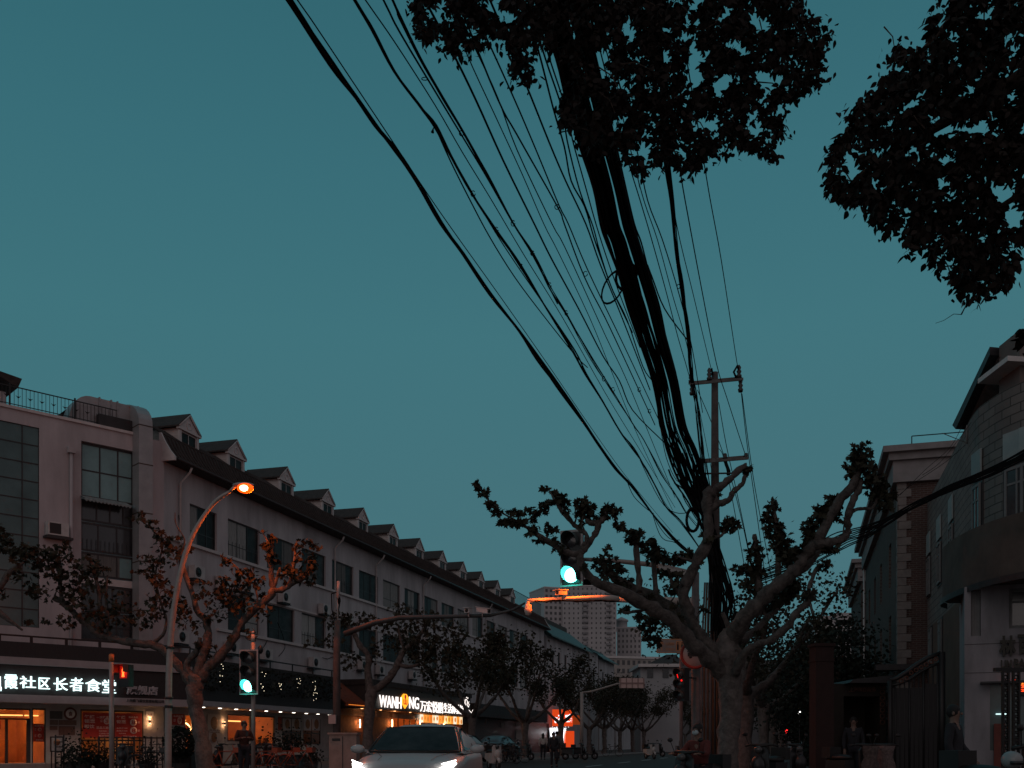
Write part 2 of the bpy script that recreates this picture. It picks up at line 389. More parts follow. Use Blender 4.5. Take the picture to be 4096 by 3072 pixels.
m = MB(); m.tube([LB.pt(u_a+.1, -.78, zE+.06), LB.pt(u_b, -.78, zE+.06)], .07, 6); m.build('gutter', DARKMETAL, lbt)
for px in (715, 1335, 1500, 1690, 1940):
    m = MB(); u = du(px); m.tube([LB.pt(u, -.7, zE-.02), LB.pt(u, -.6, zE-.25), LB.pt(u, -.1, zE-.7), LB.pt(u, -.09, 3)], .055, 8); m.build('drainpipe', TRIM, lbt)
# tile ribs so the slope reads as tiles
m = MB()
k = 0; u = u_a
while u < u_b:
    m.tube([LB.pt(u, -.69, zE+.16), LB.pt(u, -.46, zE+.45), LB.pt(u, -.21, zE+.83), LB.pt(u, -.01, zE+1.25), LB.pt(u, 1.0, zE+1.25+.66)], .035, 4, False); u += .3
m.build('tile_ribs', TILE, lbt)
# dormers (first one is the prototype)
dap = [1/(v*1e-4) for v in (4.086, 4.427)]+[1/((4.862+.424*k)*1e-4) for k in range(10)]
FD = Fr(V(0, 0, 0), D, NL)
def dormer_at(px):
    dw = .86; zb = CH+.494*XL-1.0; ze = CH+.509*29.3; za = CH+.533*29.3; n0 = .3
    uc = LB.u(px, n0); og = LB.pt(uc, n0, zb)
    m = MB(); m.fb(LB, uc-dw+.14, uc+dw-.14, n0+.02, n0+2.4, zb, ze); d = m.build('dormer', mat('dormer_siding', (.56, .52, .50), .8, .2, 1.5, .5, stretch=(.3, .3, 14)), lbt, og)
    m = MB()
    for sx in (-1, 1):
        m.prism([LB.pt(uc, n0-.12, za+.06), LB.pt(uc+sx*(dw+.08), n0-.12, ze-.02), LB.pt(uc+sx*(dw+.08), n0-.12, ze+.06), LB.pt(uc, n0-.12, za+.15)], NL*2.6)
    m.build('roof', TILE, d, og)
    m = MB(); m.prism([LB.pt(uc-dw, n0-.05, ze), LB.pt(uc+dw, n0-.05, ze), LB.pt(uc, n0-.05, za+.04)], NL*.09)
    m.fb(LB, uc-dw-.03, uc+dw+.03, n0-.14, n0+.03, ze-.1, ze)
    for sx in (-1, 1):
        a = LB.pt(uc+sx*dw, n0-.1, ze+.03); b = LB.pt(uc, n0-.1, za+.06); m.tube([a, b], .045, 5)
    m.lathe(LB.pt(uc, n0-.05, (ze+za)/2-.12), [(.2, 0), (.2, .03), (.13, .03), (.13, 0)], 14, -NL)
    m.build('pediment', TRIM, d, og)
    m = MB()
    for sx in (-1, 1): m = MB(); m.fb(LB, uc+sx*(dw-.16)-.09, uc+sx*(dw-.16)+.09, n0-.07, n0+.03, zb, ze-.1); m.build('pilaster', TRIM, d, og)
    w = window(LB, d, uc-dw+.26, uc+dw-.26, zb+.1, ze-.14, n0-.03, (.5,), (.5,), FRAMEW, GLASS, .03)
    return d, og
d0, og0 = dormer_at(VP-dap[0])
for px in dap[1:]:
    n_ = .3; q = LB.pt(LB.u(VP-px, n_), n_, og0.z)
    c = copy_tree(d0, None, None, lbt); c.location = d0.location+(q-og0)
# ================================================================== left: corner building (turned facade)
jx = P(640, HY, F*XL/(VP-640)); jx.z = 0
AN = math.radians(46.4); U2 = V(math.sin(AN), math.cos(AN), 0); N2 = V(-math.cos(AN), math.sin(AN), 0)
CB = Fr(jx, U2, N2)
cbt = thing('corner_building', 'pale flat-roofed corner building with tiled glass wall and tall dark window bay', 'building', CB.pt(-6, 0, 0))
ztop = CB.z(300, 1690)
u_l, u_r = CB.u(-420), CB.u(556)
uw0, uw1 = CB.u(325), CB.u(543); cw0, cw1 = CB.u(-160), CB.u(157)
zw1, zw0 = CB.z(325, 1762), CB.z(325, 2560); zc1, zc0 = CB.z(157, 1712), CB.z(0, 2500)
m = MB(); wall_holes(m, CB, u_l, CB.u(655), 2.95, ztop, [(uw0, uw1, zw0, zw1), (cw0, cw1, zc0, zc1)], rev=.3)
m.quad(CB.pt(CB.u(655), 0, 0), CB.pt(CB.u(655), 6, 0), CB.pt(CB.u(655), 6, ztop), CB.pt(CB.u(655), 0, ztop))
m.quad(CB.pt(u_l, 0, ztop), CB.pt(CB.u(655), 0, ztop), CB.pt(CB.u(655), 6, ztop), CB.pt(u_l, 6, ztop))
m.build('wall', WALL2, cbt)
m = MB(); m.fb(CB, u_l, CB.u(552), -.08, .12, ztop, ztop+.12); m.build('coping', TRIM, cbt)
# curtain wall
m = MB(); m.quad(CB.pt(cw0, .06, zc0), CB.pt(cw1, .06, zc0), CB.pt(cw1, .06, zc1), CB.pt(cw0, .06, zc1)); gw = m.build('glass_wall', GLASSB, cbt)
m = MB(); nh = 11
for i in range(nh+1): z = zc1-(zc1-zc0)*i/nh; m.fb(CB, cw0, cw1, .035, .062, z-.018, z+.018)
for px in (-160, -70, 90, 157): u = CB.u(px); m.fb(CB, u-.02, u+.02, .03, .063, zc0, zc1)
m.build('mullions', FRAME, gw)
# window bay: four stacked bands
bands = [(1762, 1985, (.36, .7), (.5,), GLASSB), (1990, 2080, (.3, .55, .8), (), GLASSD), (2080, 2200, (.33, .68), (), GLASSD), (2200, 2300, (.33, .68), (), GLASSB), (2330, 2440, (.35, .6), (), GLASSD), (2440, 2560, (.33, .68), (.5,), GLASSD)]
for a, b, vs, hs, gm in bands:
    z1_, z0_ = CB.z(325, a), CB.z(325, b)
    window(CB, cbt, uw0+.01, uw1-.05, z0_+.02, z1_-.02, .14, vs, hs, FRAME, gm, .06, curtain=(0, .75) if gm is GLASSB and a > 2000 else False, grille=12 if a == 2080 else 0)
m = MB(); m.fb(CB, uw0+.02, uw1, .1, .28, CB.z(325, 2330), CB.z(325, 2302)); m.build('spandrel', TRIM, cbt)
m = MB()                                                       # wavy awning
za, zb_ = CB.z(325, 1978), CB.z(325, 2003); k = 26
for i in range(k):
    ua = uw0-.04+(uw1-.35-uw0)*i/k; ub = uw0-.04+(uw1-.35-uw0)*(i+1)/k
    ja = .03*math.cos(i*PI); jb = .03*math.cos((i+1)*PI)
    m.quad(CB.pt(ua, .12, za), CB.pt(ub, .12, za), CB.pt(ub, -.5, zb_+jb), CB.pt(ua, -.5, zb_+ja))
    m.quad(CB.pt(ua, -.5, zb_+ja), CB.pt(ub, -.5, zb_+jb), CB.pt(ub, -.5, zb_+jb-.07), CB.pt(ua, -.5, zb_+ja-.07))
m.build('window_awning', mat('awning_sheet', (.2, .23, .23), .6, .3, 6), cbt)
m = MB(); u = CB.u(282); m.tube([CB.pt(u, -.1, CB.z(282, 1800)), CB.pt(u, -.1, 3.4)], .07, 8); m.fb(CB, u-.16, u+.14, -.24, -.02, CB.z(282, 1815), CB.z(282, 1793)); m.build('drainpipe', WALL2, cbt)
# rooftop railing
rl = thing('roof_railing', 'thin black ornamental railing along the roof edge of the corner building', 'railing', CB.pt(-4, .1, ztop+.12))
m = MB(); ra, rb = CB.u(-300), CB.u(470)
zt = ztop+.12
m.fb(CB, ra, rb, .08, .12, zt+.82, zt+.86); m.fb(CB, ra, rb, .085, .115, zt+.1, zt+.13)
i = 0; u = ra
while u < rb:
    m.fb(CB, u-.008, u+.008, .09, .11, zt, zt+.84)
    if i % 3 == 1: m.ball(CB.pt(u, .1, zt+.45), .055, .055, .03, 6, 4); m.tube([CB.pt(u-.09, .1, zt+.5), CB.pt(u, .1, zt+.4), CB.pt(u+.09, .1, zt+.5)], .012, 4)
    u += .155; i += 1
m.build('rail_bars', BLACKP, rl)
m = MB()
for px in (42, 303): u = CB.u(px); m.fb(CB, u-.03, u+.03, .07, .13, zt, zt+.95)
m.build('rail_posts', BLACKP, rl)
# rooftop pavilion at far left
pv = thing('roof_pavilion', 'small dark upturned roof pavilion at the left edge above the corner building', 'pavilion', CB.pt(-8, 2, ztop))
m = MB(); pu = CB.u(24, 1.2)
m.fb(CB, pu-3, pu-.0, 1.2, 3.5, ztop, CB.z(20, 1568, 1.2)); m.build('wall', WALL2, pv)
m = MB(); zr0 = CB.z(20, 1565, 1.2)
m.prism([CB.pt(pu+.32, .7, zr0+.1), CB.pt(pu+.48, .7, zr0+.52), CB.pt(pu-3, .7, zr0+.95), CB.pt(pu-3.2, .7, zr0+.75), CB.pt(pu-.3, .7, zr0+.38)], CB.N*3.2)
m.build('roof', TILE, pv)
# duct
dt = thing('ventilation_duct', 'large pale metal duct bending over the roof and running down the corner', 'duct', CB.pt(CB.u(600), -.5, .0))
m = MB(); w = .62
ud0, ud1 = CB.u(556, -.7), CB.u(611, -.7); wdt = ud1-ud0
zt0 = CB.z(580, 1700, -.7)
zl = 4.9
z = zl
hs_ = 2.15
jn = MB()
while z < zt0-.01:
    z2 = min(zt0, z+hs_); m.fb(CB, ud0, ud1, -.7, .0, z, z2-.045); jn.fb(CB, ud0-.012, ud1+.012, -.712, .01, z2-.045, z2); z = z2
vd = m.build('vertical_duct', ALU, dt); o = jn.build('seams', mat('rust_seam', (.07, .045, .035), .8, .4, 9), vd)
m = MB()                                                       # elbow going back, then run to the left over roof
arc = [(math.cos(t*PI/2/7), math.sin(t*PI/2/7)) for t in range(8)]
zc = zt0; top = CB.z(560, 1598, -.3)-zt0
pr = [CB.pt(ud0, 1.1-(1.8)*c, zc+top*s) for c, s in arc]
m.smooth = False
m.prism(pr+[CB.pt(ud0, 1.1, zc)], U2*wdt)
m.build('elbow', ALU, dt)
m = MB(); ua = CB.u(360, .35)
m.fb(CB, ua, ud0-.002, .3, 1.08, ztop+.15, zc+top*.86); 
m.prism([CB.pt(ua-.001, .3, ztop+.15)]+[CB.pt(ua-.9*math.sin(t*PI/2/7), .3, ztop+.15+(zc+top*.86-ztop-.15)*math.cos(t*PI/2/7)) for t in range(8)], CB.N*.78)
m.build('horizontal_duct', ALU, dt)
m = MB(); m.fb(CB, CB.u(395), ud0-.02, -.02, .26, ztop+.13, ztop+.62); m.build('black_tarp', DARKMETAL, dt)
for px in (398, 445, 470, 552):
    m = MB(); uu = CB.u(px, .3); m.fb(CB, uu-.03, uu+.03, .26, 1.12, ztop+.13, zc+top*.86+.05); m.build('flange', ALU2, dt)
# second corner post + rusty streak wall between duct and long building is the wall itself
# ================================================================== air conditioners
def ac_unit(loc, lab, first=[None]):
    if first[0] is None:
        o = thing('air_conditioner', lab, 'air conditioner', loc, 'air conditioners on the long facade')
        c = Vector(loc); m = MB(); m.box(c-D*.42, D*.84, NL*.34, Z*.6); m.build('casing', mat('ac_casing', (.5, .49, .48), .6, .2, 4), o)
        m = MB(); m.lathe(c+D*-.12+Z*.3, [(.23, .0), (.23, .015), (.19, .015), (.19, 0)], 14, -NL); m.disc(c-D*.12+Z*.3-NL*.001, -NL, .18, .006, 14)
        for i in range(4): m.box(c-D*.32+Z*(.14+i*.1)-NL*.02, D*.4, NL*.008, Z*.01)
        m.build('fan_grille', BLACKP, o)
        m = MB(); m.box(c-D*.4-Z*.06, D*.05, NL*.5, Z*.05); m.box(c+D*.35-Z*.06, D*.05, NL*.5, Z*.05); m.box(c-D*.5-Z*.1, D*1.0, NL*.45, Z*.03); m.build('bracket', DARKMETAL, o)
        first[0] = o; return o
    return copy_tree(first[0], loc, None, None, lab)
acs = [(800, 2290), (1148, 2389), (1307, 2436), (1400, 2478), (1470, 2490), (1530, 2680), (1660, 2700), (736, 2548), (1076, 2617), (1268, 2650), (1460, 2660), (1800, 2755), (905, 2330), (1000, 2345), (1640, 2535), (1720, 2562), (1850, 2610), (940, 2590)]
nm = ['under the first upper window from the duct', 'third along below the upper windows, above the green signal', 'under the seventh upper window', 'left of the antenna pole foot', 'right of the leafy mast arm', 'above the left end of the shop with orange logo', 'above the middle of the shop with orange logo', 'low on the wall behind the curved lamp post', 'above the small green signal', 'between green signal and utility pole', 'just right of the utility pole', 'above the right end of the lit shop sign', 'behind the crown of the orange-lit tree', 'below the second upper window behind orange leaves', 'below the mast cameras on the upper wall', 'second below the mast cameras', 'far along the upper wall near the sign end', 'low behind the trunk fork of the orange-lit tree']
for (px, py), s in zip(acs, nm):
    u = LB.u(px, -.42); z = LB.z(px, py, -.42)-.3
    ac_unit(LB.pt(u, -.42, z), 'boxy grey air conditioner '+s)
m = MB(); c = CB.pt(CB.u(235, -.4), -.4, CB.z(235, 2142, -.4)); 
o = thing('air_conditioner', 'grey air conditioner on a bracket on the corner building beside the glass wall', 'air conditioner', c)
m.box(c-U2*.42, U2*.84, N2*.34, Z*.56); m.build('casing', MATS['ac_casing'], o)
m = MB(); m.box(c-U2*.36-N2*.004+Z*.06, U2*.46, N2*.003, Z*.44); m.build('fan_grille', BLACKP, o)
m = MB(); m.box(c-U2*.5-Z*.12, U2*1.1, N2*.4, Z*.1); m.build('bracket', DARKMETAL, o)

for i, (q, lab) in enumerate((([(1070, 2480), (1075, 2540), (1060, 2580), (1045, 2600)], 'thin black cable looping down the wall by the green signal'), ([(1110, 2490), (1130, 2540), (1140, 2590), (1115, 2625)], 'second thin black cable drooping beside the green signal'), ([(715, 2060), (722, 2120), (735, 2180), (738, 2230)], 'thin cable down the wall above the lamp post'), ([(1290, 2630), (1310, 2636), (1330, 2628), (1345, 2632)], 'short cable sagging to the utility pole'))):
    m = MB(); m.tube([LB.pt(LB.u(a, -.06), -.06, LB.z(a, b_, -.06)) for a, b_ in catmull([tuple(p) for p in q], 3)], .02, 4, False); tag(m.build('wall_cable', RUBBER, None, LB.pt(LB.u(q[0][0]), -.06, 8)), lab, 'cable', 'cables on the long facade')
# ================================================================== shopfronts and canopies
def plight(loc, col, e, r=.15, name='shop_light'):
    l = bpy.data.lights.new(name, 'POINT'); l.energy = e; l.color = col; l.shadow_soft_size = r
    o = bpy.data.objects.new(name, l); COL.objects.link(o); o.location = loc; return o
WARM = (1, .30, .055)
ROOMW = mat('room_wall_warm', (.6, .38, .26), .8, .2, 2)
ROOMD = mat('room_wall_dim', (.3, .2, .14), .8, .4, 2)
DARKW = mat('dark_shop_wall', (.028, .024, .022), .8, .4, 2)
PLAS = mat('shop_plaster', (.36, .33, .32), .9, .2, 1.5, .2)
DOWN = emis('downlight_lens', (1, .9, .75), 5)
STRIP = emis('light_strip', (1, .45, .12), 2.6)
def room(fr, u0, u1, z0, z1, n0, n1, m_, parent):
    m = MB(); q = fr.pt
    m.quad(q(u0, n1, z0), q(u1, n1, z0), q(u1, n1, z1), q(u0, n1, z1)); m.quad(q(u0, n0, z0), q(u0, n1, z0), q(u0, n1, z1), q(u0, n0, z1))
    m.quad(q(u1, n1, z0), q(u1, n0, z0), q(u1, n0, z1), q(u1, n1, z1)); m.quad(q(u0, n0, z0), q(u1, n0, z0), q(u1, n1, z0), q(u0, n1, z0))
    m.quad(q(u0, n1, z1), q(u1, n1, z1), q(u1, n0, z1), q(u0, n0, z1)); return m.build('room', m_, parent)
CO = 2.0
# intersection of the two canopy fronts
def isect(n1, n2):
    a = CB.O+CB.N*n1; b = LB.O+LB.N*n2; den = U2.x*D.y-U2.y*D.x; w = b-a
    return (w.x*D.y-w.y*D.x)/den
uc_end = isect(-CO, -CO); pc = CB.pt(uc_end, -CO, 0); ul_start = (pc-LB.pt(0, -CO, 0)).dot(D)
def canopy(fr, u0, u1, tops, parent):          # tops: list of (z0,z1,material,protrusion,name)
    for z0, z1, mt, pr, nm_ in tops:
        m = MB(); m.fb(fr, u0, u1, -CO-pr, -CO+.25, z0, z1); m.build(nm_, mt, parent)
BAND = mat('canopy_band', (.36, .35, .36), .6, .12, 2)
GLAZE = glassmat('shop_glass', (.05, .05, .05), .05, .2, 1, alpha=.22)
cz = lambda py: CB.z(0, py, -CO)
can1 = thing('shop_canopy', 'dark slatted canopy with white band and railing over the red-poster canteen', 'canopy', CB.pt(-3, -CO, 2.7), 'canopies over the shops')
u0c = CB.u(-500, -CO)
canopy(CB, u0c, uc_end, [(cz(2778+30), cz(2776), BAND, .06, 'white_band'), (cz(2776), cz(2655), SLAT, 0, 'sign_panel'), (cz(2655), cz(2625), BAND, .1, 'ledge'), (cz(2625), cz(2562), SLAT, -.03, 'slatted_parapet')], can1)
m = MB(); q = CB.pt; zs = cz(2808)+.06
m.box(q(u0c, -CO+.25, zs), U2*(uc_end-u0c-.1), N2*(CO-.25), Z*.1); m.build('soffit', BAND, can1)
m = MB(); m.fb(CB, u0c, uc_end, -CO+.05, -CO+.1, cz(2540), cz(2533))
for px in (-120, 0, 128, 268, 402, 530): u = CB.u(px, -CO); m.fb(CB, u-.05, u+.05, -CO+.04, -CO+.11, cz(2562), cz(2540))
m.build('railing', BLACKP, can1)
def downlight(p, parent):
    m = MB(); m.disc(p, V(0, 0, -1), .085, .02, 12); m.build('downlight', DOWN, parent)
for px in (43, 185, 320, 453, 575): downlight(CB.pt(CB.u(px, -CO+.55), -CO+.55, zs-.004), can1)
# canopy two: along the long building up to the utility pole
lz = lambda px, py: LB.z(px, py, -CO)
can2 = thing('shop_canopy', 'long dark planted canopy with white band and row of downlights left of the utility pole', 'canopy', LB.pt(ul_start, -CO, 2.7), 'canopies over the shops')
ue = LB.u(1338, -CO); zb0 = lz(812, 2803); zb1 = lz(812, 2824)
canopy(LB, ul_start+.003, ue, [(zb1, zb0, BAND, .062, 'white_band'), (zb0, lz(1036, 2690), SLAT, .002, 'sign_panel'), (lz(1036, 2690), lz(1036, 2665), DARKW, -.04, 'planter_parapet')], can2)
m = MB(); m.box(LB.pt(ul_start-.2, -CO+.25, zs+.003), D*(ue-ul_start+.2), NL*(CO-.25), Z*.1); m.build('soffit', BAND, can2)
m = MB(); m.fb(LB, ul_start, ue, -CO+.05, -CO+.1, lz(1036, 2639), lz(1036, 2634)); u = ul_start
while u < ue: m.fb(LB, u-.03, u+.03, -CO+.05, -CO+.1, lz(1036, 2666), lz(1036, 2639)); u += 2.3
m.build('railing', BLACKP, can2)
for px in (735, 813, 880, 945, 1005, 1065, 1122, 1175, 1225, 1272, 1318): downlight(LB.pt(LB.u(px, -CO+.5), -CO+.5, zs-.002), can2)
# plants on canopy two, tiny string lights
hd = MB(); r5 = random.Random(5)
u = ul_start+.4
while u < ue-.3:
    for _ in range(42): leaf(hd, LB.pt(u+r5.gauss(0, .35), -CO-.12+r5.gauss(0, .1), zb0+.5+r5.random()*1.3), .14, QUADL, r5)
    u += .55
tag(hd.build('climbing_plants', LEAFH, None, LB.pt(ul_start, -CO, zb0)), 'dark climbing plants draped over the canopy fascia behind the small green signal', 'plants', kind='stuff')
sl = thing('string_lights', 'clusters of tiny warm string lights hanging in the canopy plants', 'string lights', LB.pt(LB.u(1100, -CO), -CO-.2, 4))
for px, py, n in ((885, 2685, 5), (880, 2720, 3), (1048, 2745, 5), (1122, 2745, 6), (1195, 2735, 6), (1262, 2770, 9), (1255, 2735, 4), (810, 2720, 3), (1058, 2715, 3)):
    m = MB()
    for _ in range(n): m.ball(LB.pt(LB.u(px, -CO-.25), -CO-.25, LB.z(px, py, -CO))+V(r5.gauss(0, .08), 0, r5.gauss(0, .16)), .016, n=5, m=3)
    m.build('bulb_cluster', emis('tiny_bulb', (1, .85, .6), 2.2), sl)
# signs ------------------------------------------------------------
WLED = emis('white_led_letter', (.75, 1, 1), 1.6)
def sign(name, label, cat, fr, texts, n, m_, thick=.05, bold=.005):
    t = thing(name, label, cat, fr.pt(fr.u(texts[0][1], n), n, fr.z(texts[0][1], texts[0][4], n)))
    for body, x0, x1, y0, y1 in texts:
        u0, u1 = fr.u(x0, n), fr.u(x1, n); px = x0
        zlo, zhi = fr.z(px, y1, n), fr.z(px, y0, n)
        m = MB(); text_into(m, body, fr.pt(u0, n, zlo), fr.U, Z, u1-u0, zhi-zlo, bold, thick); m.build('letters', m_, t)
    return t
cx = [(-25, 5), (18, 70), (78, 142), (154, 198), (214, 270), (278, 331), (340, 403), (408, 462)]
yy = [(2705, 2765), (2697, 2754), (2703, 2752), (2710, 2756), (2710, 2762), (2710, 2764), (2715, 2766), (2718, 2772)]
sign('illuminated_sign', 'glowing white canteen characters on the dark canopy at bottom left', 'sign', CB,
     [(c, a, b, y0, y1) for c, (a, b), (y0, y1) in zip('凤霞社区长者食堂', cx, yy)], -CO-.09, WLED, .07, .006)
sign('unlit_sign', 'unlit grey three-character sign on dark slats below the red man signal', 'sign', CB,
     [('旗舰店', 505, 630, 2740, 2778)], -CO-.07, mat('unlit_letter', (.42, .42, .44), .6, .2, 5), .06, .03)
sign('small_sign', 'thin row of small dark characters on the white canopy band beside the lamp post', 'sign', CB,
     [('上海霞飞餐饮管理有限公司', 505, 655, 2795, 2808)], -CO-.09, BLACK, .02, .01)
# canteen front (corner building ground floor) ----------------------------
sf1 = thing('canteen_front', 'canteen shopfront with lit glass door and red sale posters in its windows', 'shopfront', CB.pt(-4, 0, 0))
zf = CB.z(100, 3052); zc_ = zs
fu = lambda px: CB.u(px)
H1 = [(fu(-300), fu(122), zf, CB.z(60, 2833)), (fu(128), fu(183), zf, CB.z(150, 2833)), (fu(322), fu(450), CB.z(380, 3040), CB.z(380, 2838)), (fu(455), fu(574), CB.z(500, 3040), CB.z(500, 2842))]
m = MB(); wall_holes(m, CB, u_l, CB.u(655), 0, 2.95, H1, n=0, rev=.12); m.build('wall', PLAS, sf1)
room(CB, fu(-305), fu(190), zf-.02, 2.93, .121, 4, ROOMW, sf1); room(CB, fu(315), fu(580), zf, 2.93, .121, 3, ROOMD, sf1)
m = MB(); m.fb(CB, fu(-320), fu(640), -1.1, -.002, .0, zf-.01); m.build('step', CONC, sf1)
for i, (a, b, c, d) in enumerate(H1):
    m = MB(); w = .045
    m.fb(CB, a, b, .0, .08, d-.07, d); m.fb(CB, a, a+w, .002, .078, c, d-.07); m.fb(CB, b-w, b, .002, .078, c, d-.07)
    if i == 0:
        zt_ = CB.z(60, 2876); m.fb(CB, a, b, .004, .076, zt_-.03, zt_+.03)
        for px in (-140, -40, 27, 112): u = fu(px); m.fb(CB, u-.05, u+.05, .003, .077, c, zt_)
    if i > 1: m.fb(CB, a+w, b-w, .004, .076, CB.z(380, 2965), CB.z(380, 2958))
    fo = m.build('door_frame' if i == 0 else 'window_frame', FRAME, sf1)
    m = MB(); m.quad(CB.pt(a, .05, c), CB.pt(b, .05, c), CB.pt(b, .05, d), CB.pt(a, .05, d)); m.build('pane', GLAZE, fo)
for a, b in ((-180, 120), (128, 183)):
    m = MB(); m.fb(CB, fu(a), fu(b), .9, .95, CB.z(100, 2862), CB.z(100, 2857)); m.build('light_strip', STRIP, sf1)
plight(CB.pt(fu(60), 1.8, 2.3), WARM, 42); plight(CB.pt(fu(-160), 1.8, 2.3), WARM, 34); plight(CB.pt(fu(450), 1.6, 1.4), WARM, 30)
m = MB(); m.fb(CB, fu(-100), fu(110), 2.4, 3.1, zf, zf+.95); m.build('counter', mat('wood_counter', (.45, .24, .1), .6, .3, 3), sf1)
m = MB(); m.fb(CB, fu(-200), fu(52), 1.6, 1.65, CB.z(60, 2915), CB.z(60, 2880)); m.build('red_banner', RED, sf1)
m = MB()
for a, b, t, bt in ((35, 70, 2890, 2925), (75, 102, 2895, 2920), (60, 100, 2955, 2985), (-60, 20, 2935, 2980)): m.fb(CB, fu(a), fu(b), 3.9, 3.96, CB.z(60, bt), CB.z(60, t))
m.build('wall_menus', mat('menu', (.5, .35, .22), .8, .5, 30), sf1)
# posters
POST = mat('poster_red', (.5, .035, .025), .7, .12, 3); PINK = mat('poster_text', (.8, .55, .5), .7, .1, 3)
GOLD = mat('poster_edge', (.45, .12, .05), .7, .1, 3)
def poster(fr, x0, x1, y0, y1, n, label, items, discs=(), group=None, base=POST, ink=PINK):
    u0, u1 = fr.u(x0, n), fr.u(x1, n); xm = (x0+x1)/2; z0, z1 = fr.z(xm, y1, n), fr.z(xm, y0, n)
    t = thing('sale_poster', label, 'poster', fr.pt(u0, n, z0), group)
    m = MB(); m.fb(fr, u0, u1, n, n+.012, z0, z1); m.build('sheet', base, t)
    m = MB(); e = .03
    for a, b, c, d in ((u0+e, u1-e, z1-e-.012, z1-e), (u0+e, u1-e, z0+e, z0+e+.012), (u0+e, u0+e+.012, z0+e, z1-e), (u1-e-.012, u1-e, z0+e, z1-e)): m.fb(fr, a, b, n-.003, n, c, d)
    m.build('border', GOLD, t)
    W, H = u1-u0, z1-z0
    for s_, fx0, fx1, fy0, fy1 in items: m = MB(); text_into(m, s_, fr.pt(u0+W*fx0, n-.002, z1-H*fy1), fr.U, Z, W*(fx1-fx0), H*(fy1-fy0), .02, .004); m.build('text', ink, t)
    for s_, fx, fy, fr_ in discs:
        m = MB(); c = fr.pt(u0+W*fx, n-.003, z1-H*fy); m.disc(c, -fr.N, W*fr_, .004, 18); dd = m.build('disc', ink, t)
        m = MB(); text_into(m, s_, fr.pt(u0+W*(fx-fr_*.55), n-.008, z1-H*fy-W*fr_*.55), fr.U, Z, W*fr_*1.1, W*fr_*1.1, .02, .004); m.build('text', base, dd)
    return t
poster(CB, 330, 448, 2850, 2951, -.03, 'left wide red sale poster with four large characters in the canteen window', [('年终', .06, .42, .1, .25), ('钜惠', .06, .42, .27, .42), ('一次性消费', .47, .98, .14, .24), ('满', .6, .68, .28, .38), ('赠饮', .06, .4, .48, .63), ('菜品三选一', .46, .98, .55, .65), ('指定菜品一份', .55, .95, .7, .76), ('满就送小食', .55, .9, .8, .86), ('到店领取', .55, .9, .9, .95)], [('28', .82, .34, .11)], 'red sale posters')
poster(CB, 459, 568, 2853, 2951, -.03, 'right red sale poster with the numbers 8.8 and 8 in pale discs', [('年终', .06, .4, .1, .25), ('钜惠', .06, .4, .28, .42), ('黄金会员', .5, .85, .12, .2), ('折', .84, .93, .32, .42), ('折', .84, .93, .66, .76), ('会员满100', .06, .46, .58, .64), ('会员满200', .06, .46, .69, .75), ('全部参加', .14, .4, .8, .85), ('每日限时参加', .3, .8, .92, .96)], [('8.8', .68, .37, .13), ('8', .69, .7, .13)], 'red sale posters')
poster(CB, 133, 182, 2895, 2967, .3, 'narrow red poster with two discs hanging behind the door side glass', [('会员特惠', .1, .9, .06, .16), ('满', .1, .25, .25, .38), ('满', .1, .25, .6, .72), ('欢迎光临', .2, .8, .86, .94)], [('8', .52, .32, .16), ('6', .52, .66, .16)], 'red sale posters')
poster(LB, 688, 738, 2856, 2900, -.03, 'small red poster with one disc between lamp post and arched light', [('会员特惠', .1, .9, .1, .3), ('满', .1, .3, .45, .7)], [('9', .6, .6, .18)], 'red sale posters')
# plaques, emblem, noticeboard
emb = thing('round_emblem', 'round dark red and white ring emblem on the canteen wall', 'emblem', CB.pt(fu(280), -.05, 2))
c = CB.pt(fu(280), -.02, CB.z(280, 2855)); m = MB(); m.disc(c, -N2, .27, .03, 26); m.build('outer_disc', mat('emblem_red', (.12, .03, .025), .7, .1, 4), emb)
m = MB(); m.disc(c-N2*.031, -N2, .19, .008, 26); m.build('inner_disc', WHITE, emb)
m = MB(); text_into(m, '食', c-N2*.04-U2*.09-Z*.1, U2, Z, .18, .2, .02, .006); m.build('symbol', MATS['emblem_red'], emb)
PL1 = mat('plaque_dark', (.06, .055, .055), .6, .2, 3); PL2 = mat('plaque_brown', (.14, .08, .065), .7, .25, 12)
for x0, x1, y0, y1, mt, lab in ((200, 250, 2845, 2876, PL1, 'dark grey plaque left of the round emblem'), (200, 232, 2880, 2900, PL2, 'small brown plaque under the dark grey plaque'), (236, 306, 2880, 2900, PL2, 'wide brown plaque under the round emblem'), (200, 230, 2904, 2920, PL2, 'lowest small brown plaque at the left'), (236, 300, 2904, 2940, PL2, 'largest brown plaque on the canteen wall')):
    n = -.03; m = MB(); m.fb(CB, CB.u(x0, n), CB.u(x1, n), n, -.001, CB.z(250, y1, n), CB.z(250, y0, n)); tag(m.build('wall_plaque', mt, None, CB.pt(CB.u(x0), n, 1.5)), lab, 'plaque', 'plaques on the canteen wall')
nb = thing('menu_board', 'black framed menu board standing against the canteen wall under the plaques', 'sign board', CB.pt(fu(228), -1.3, PZ))
nn = -1.3; ub0, ub1 = CB.u(201, nn), CB.u(254, nn); zt_ = CB.z(228, 2946, nn); zb_ = CB.z(228, 3008, nn)
m = MB(); m.fb(CB, ub0, ub1, nn, nn+.04, zb_, zt_)
for u in (ub0+.05, ub1-.09): m.fb(CB, u, u+.04, nn+.041, nn+.08, PZ, zt_)
m.build('frame', BLACKP, nb)
m = MB(); m.fb(CB, ub0+.05, ub1-.05, nn-.006, nn-.001, zb_+.05, zt_-.05); m.build('panel', mat('menu_panel', (.3, .32, .32), .6, .5, 6), nb)
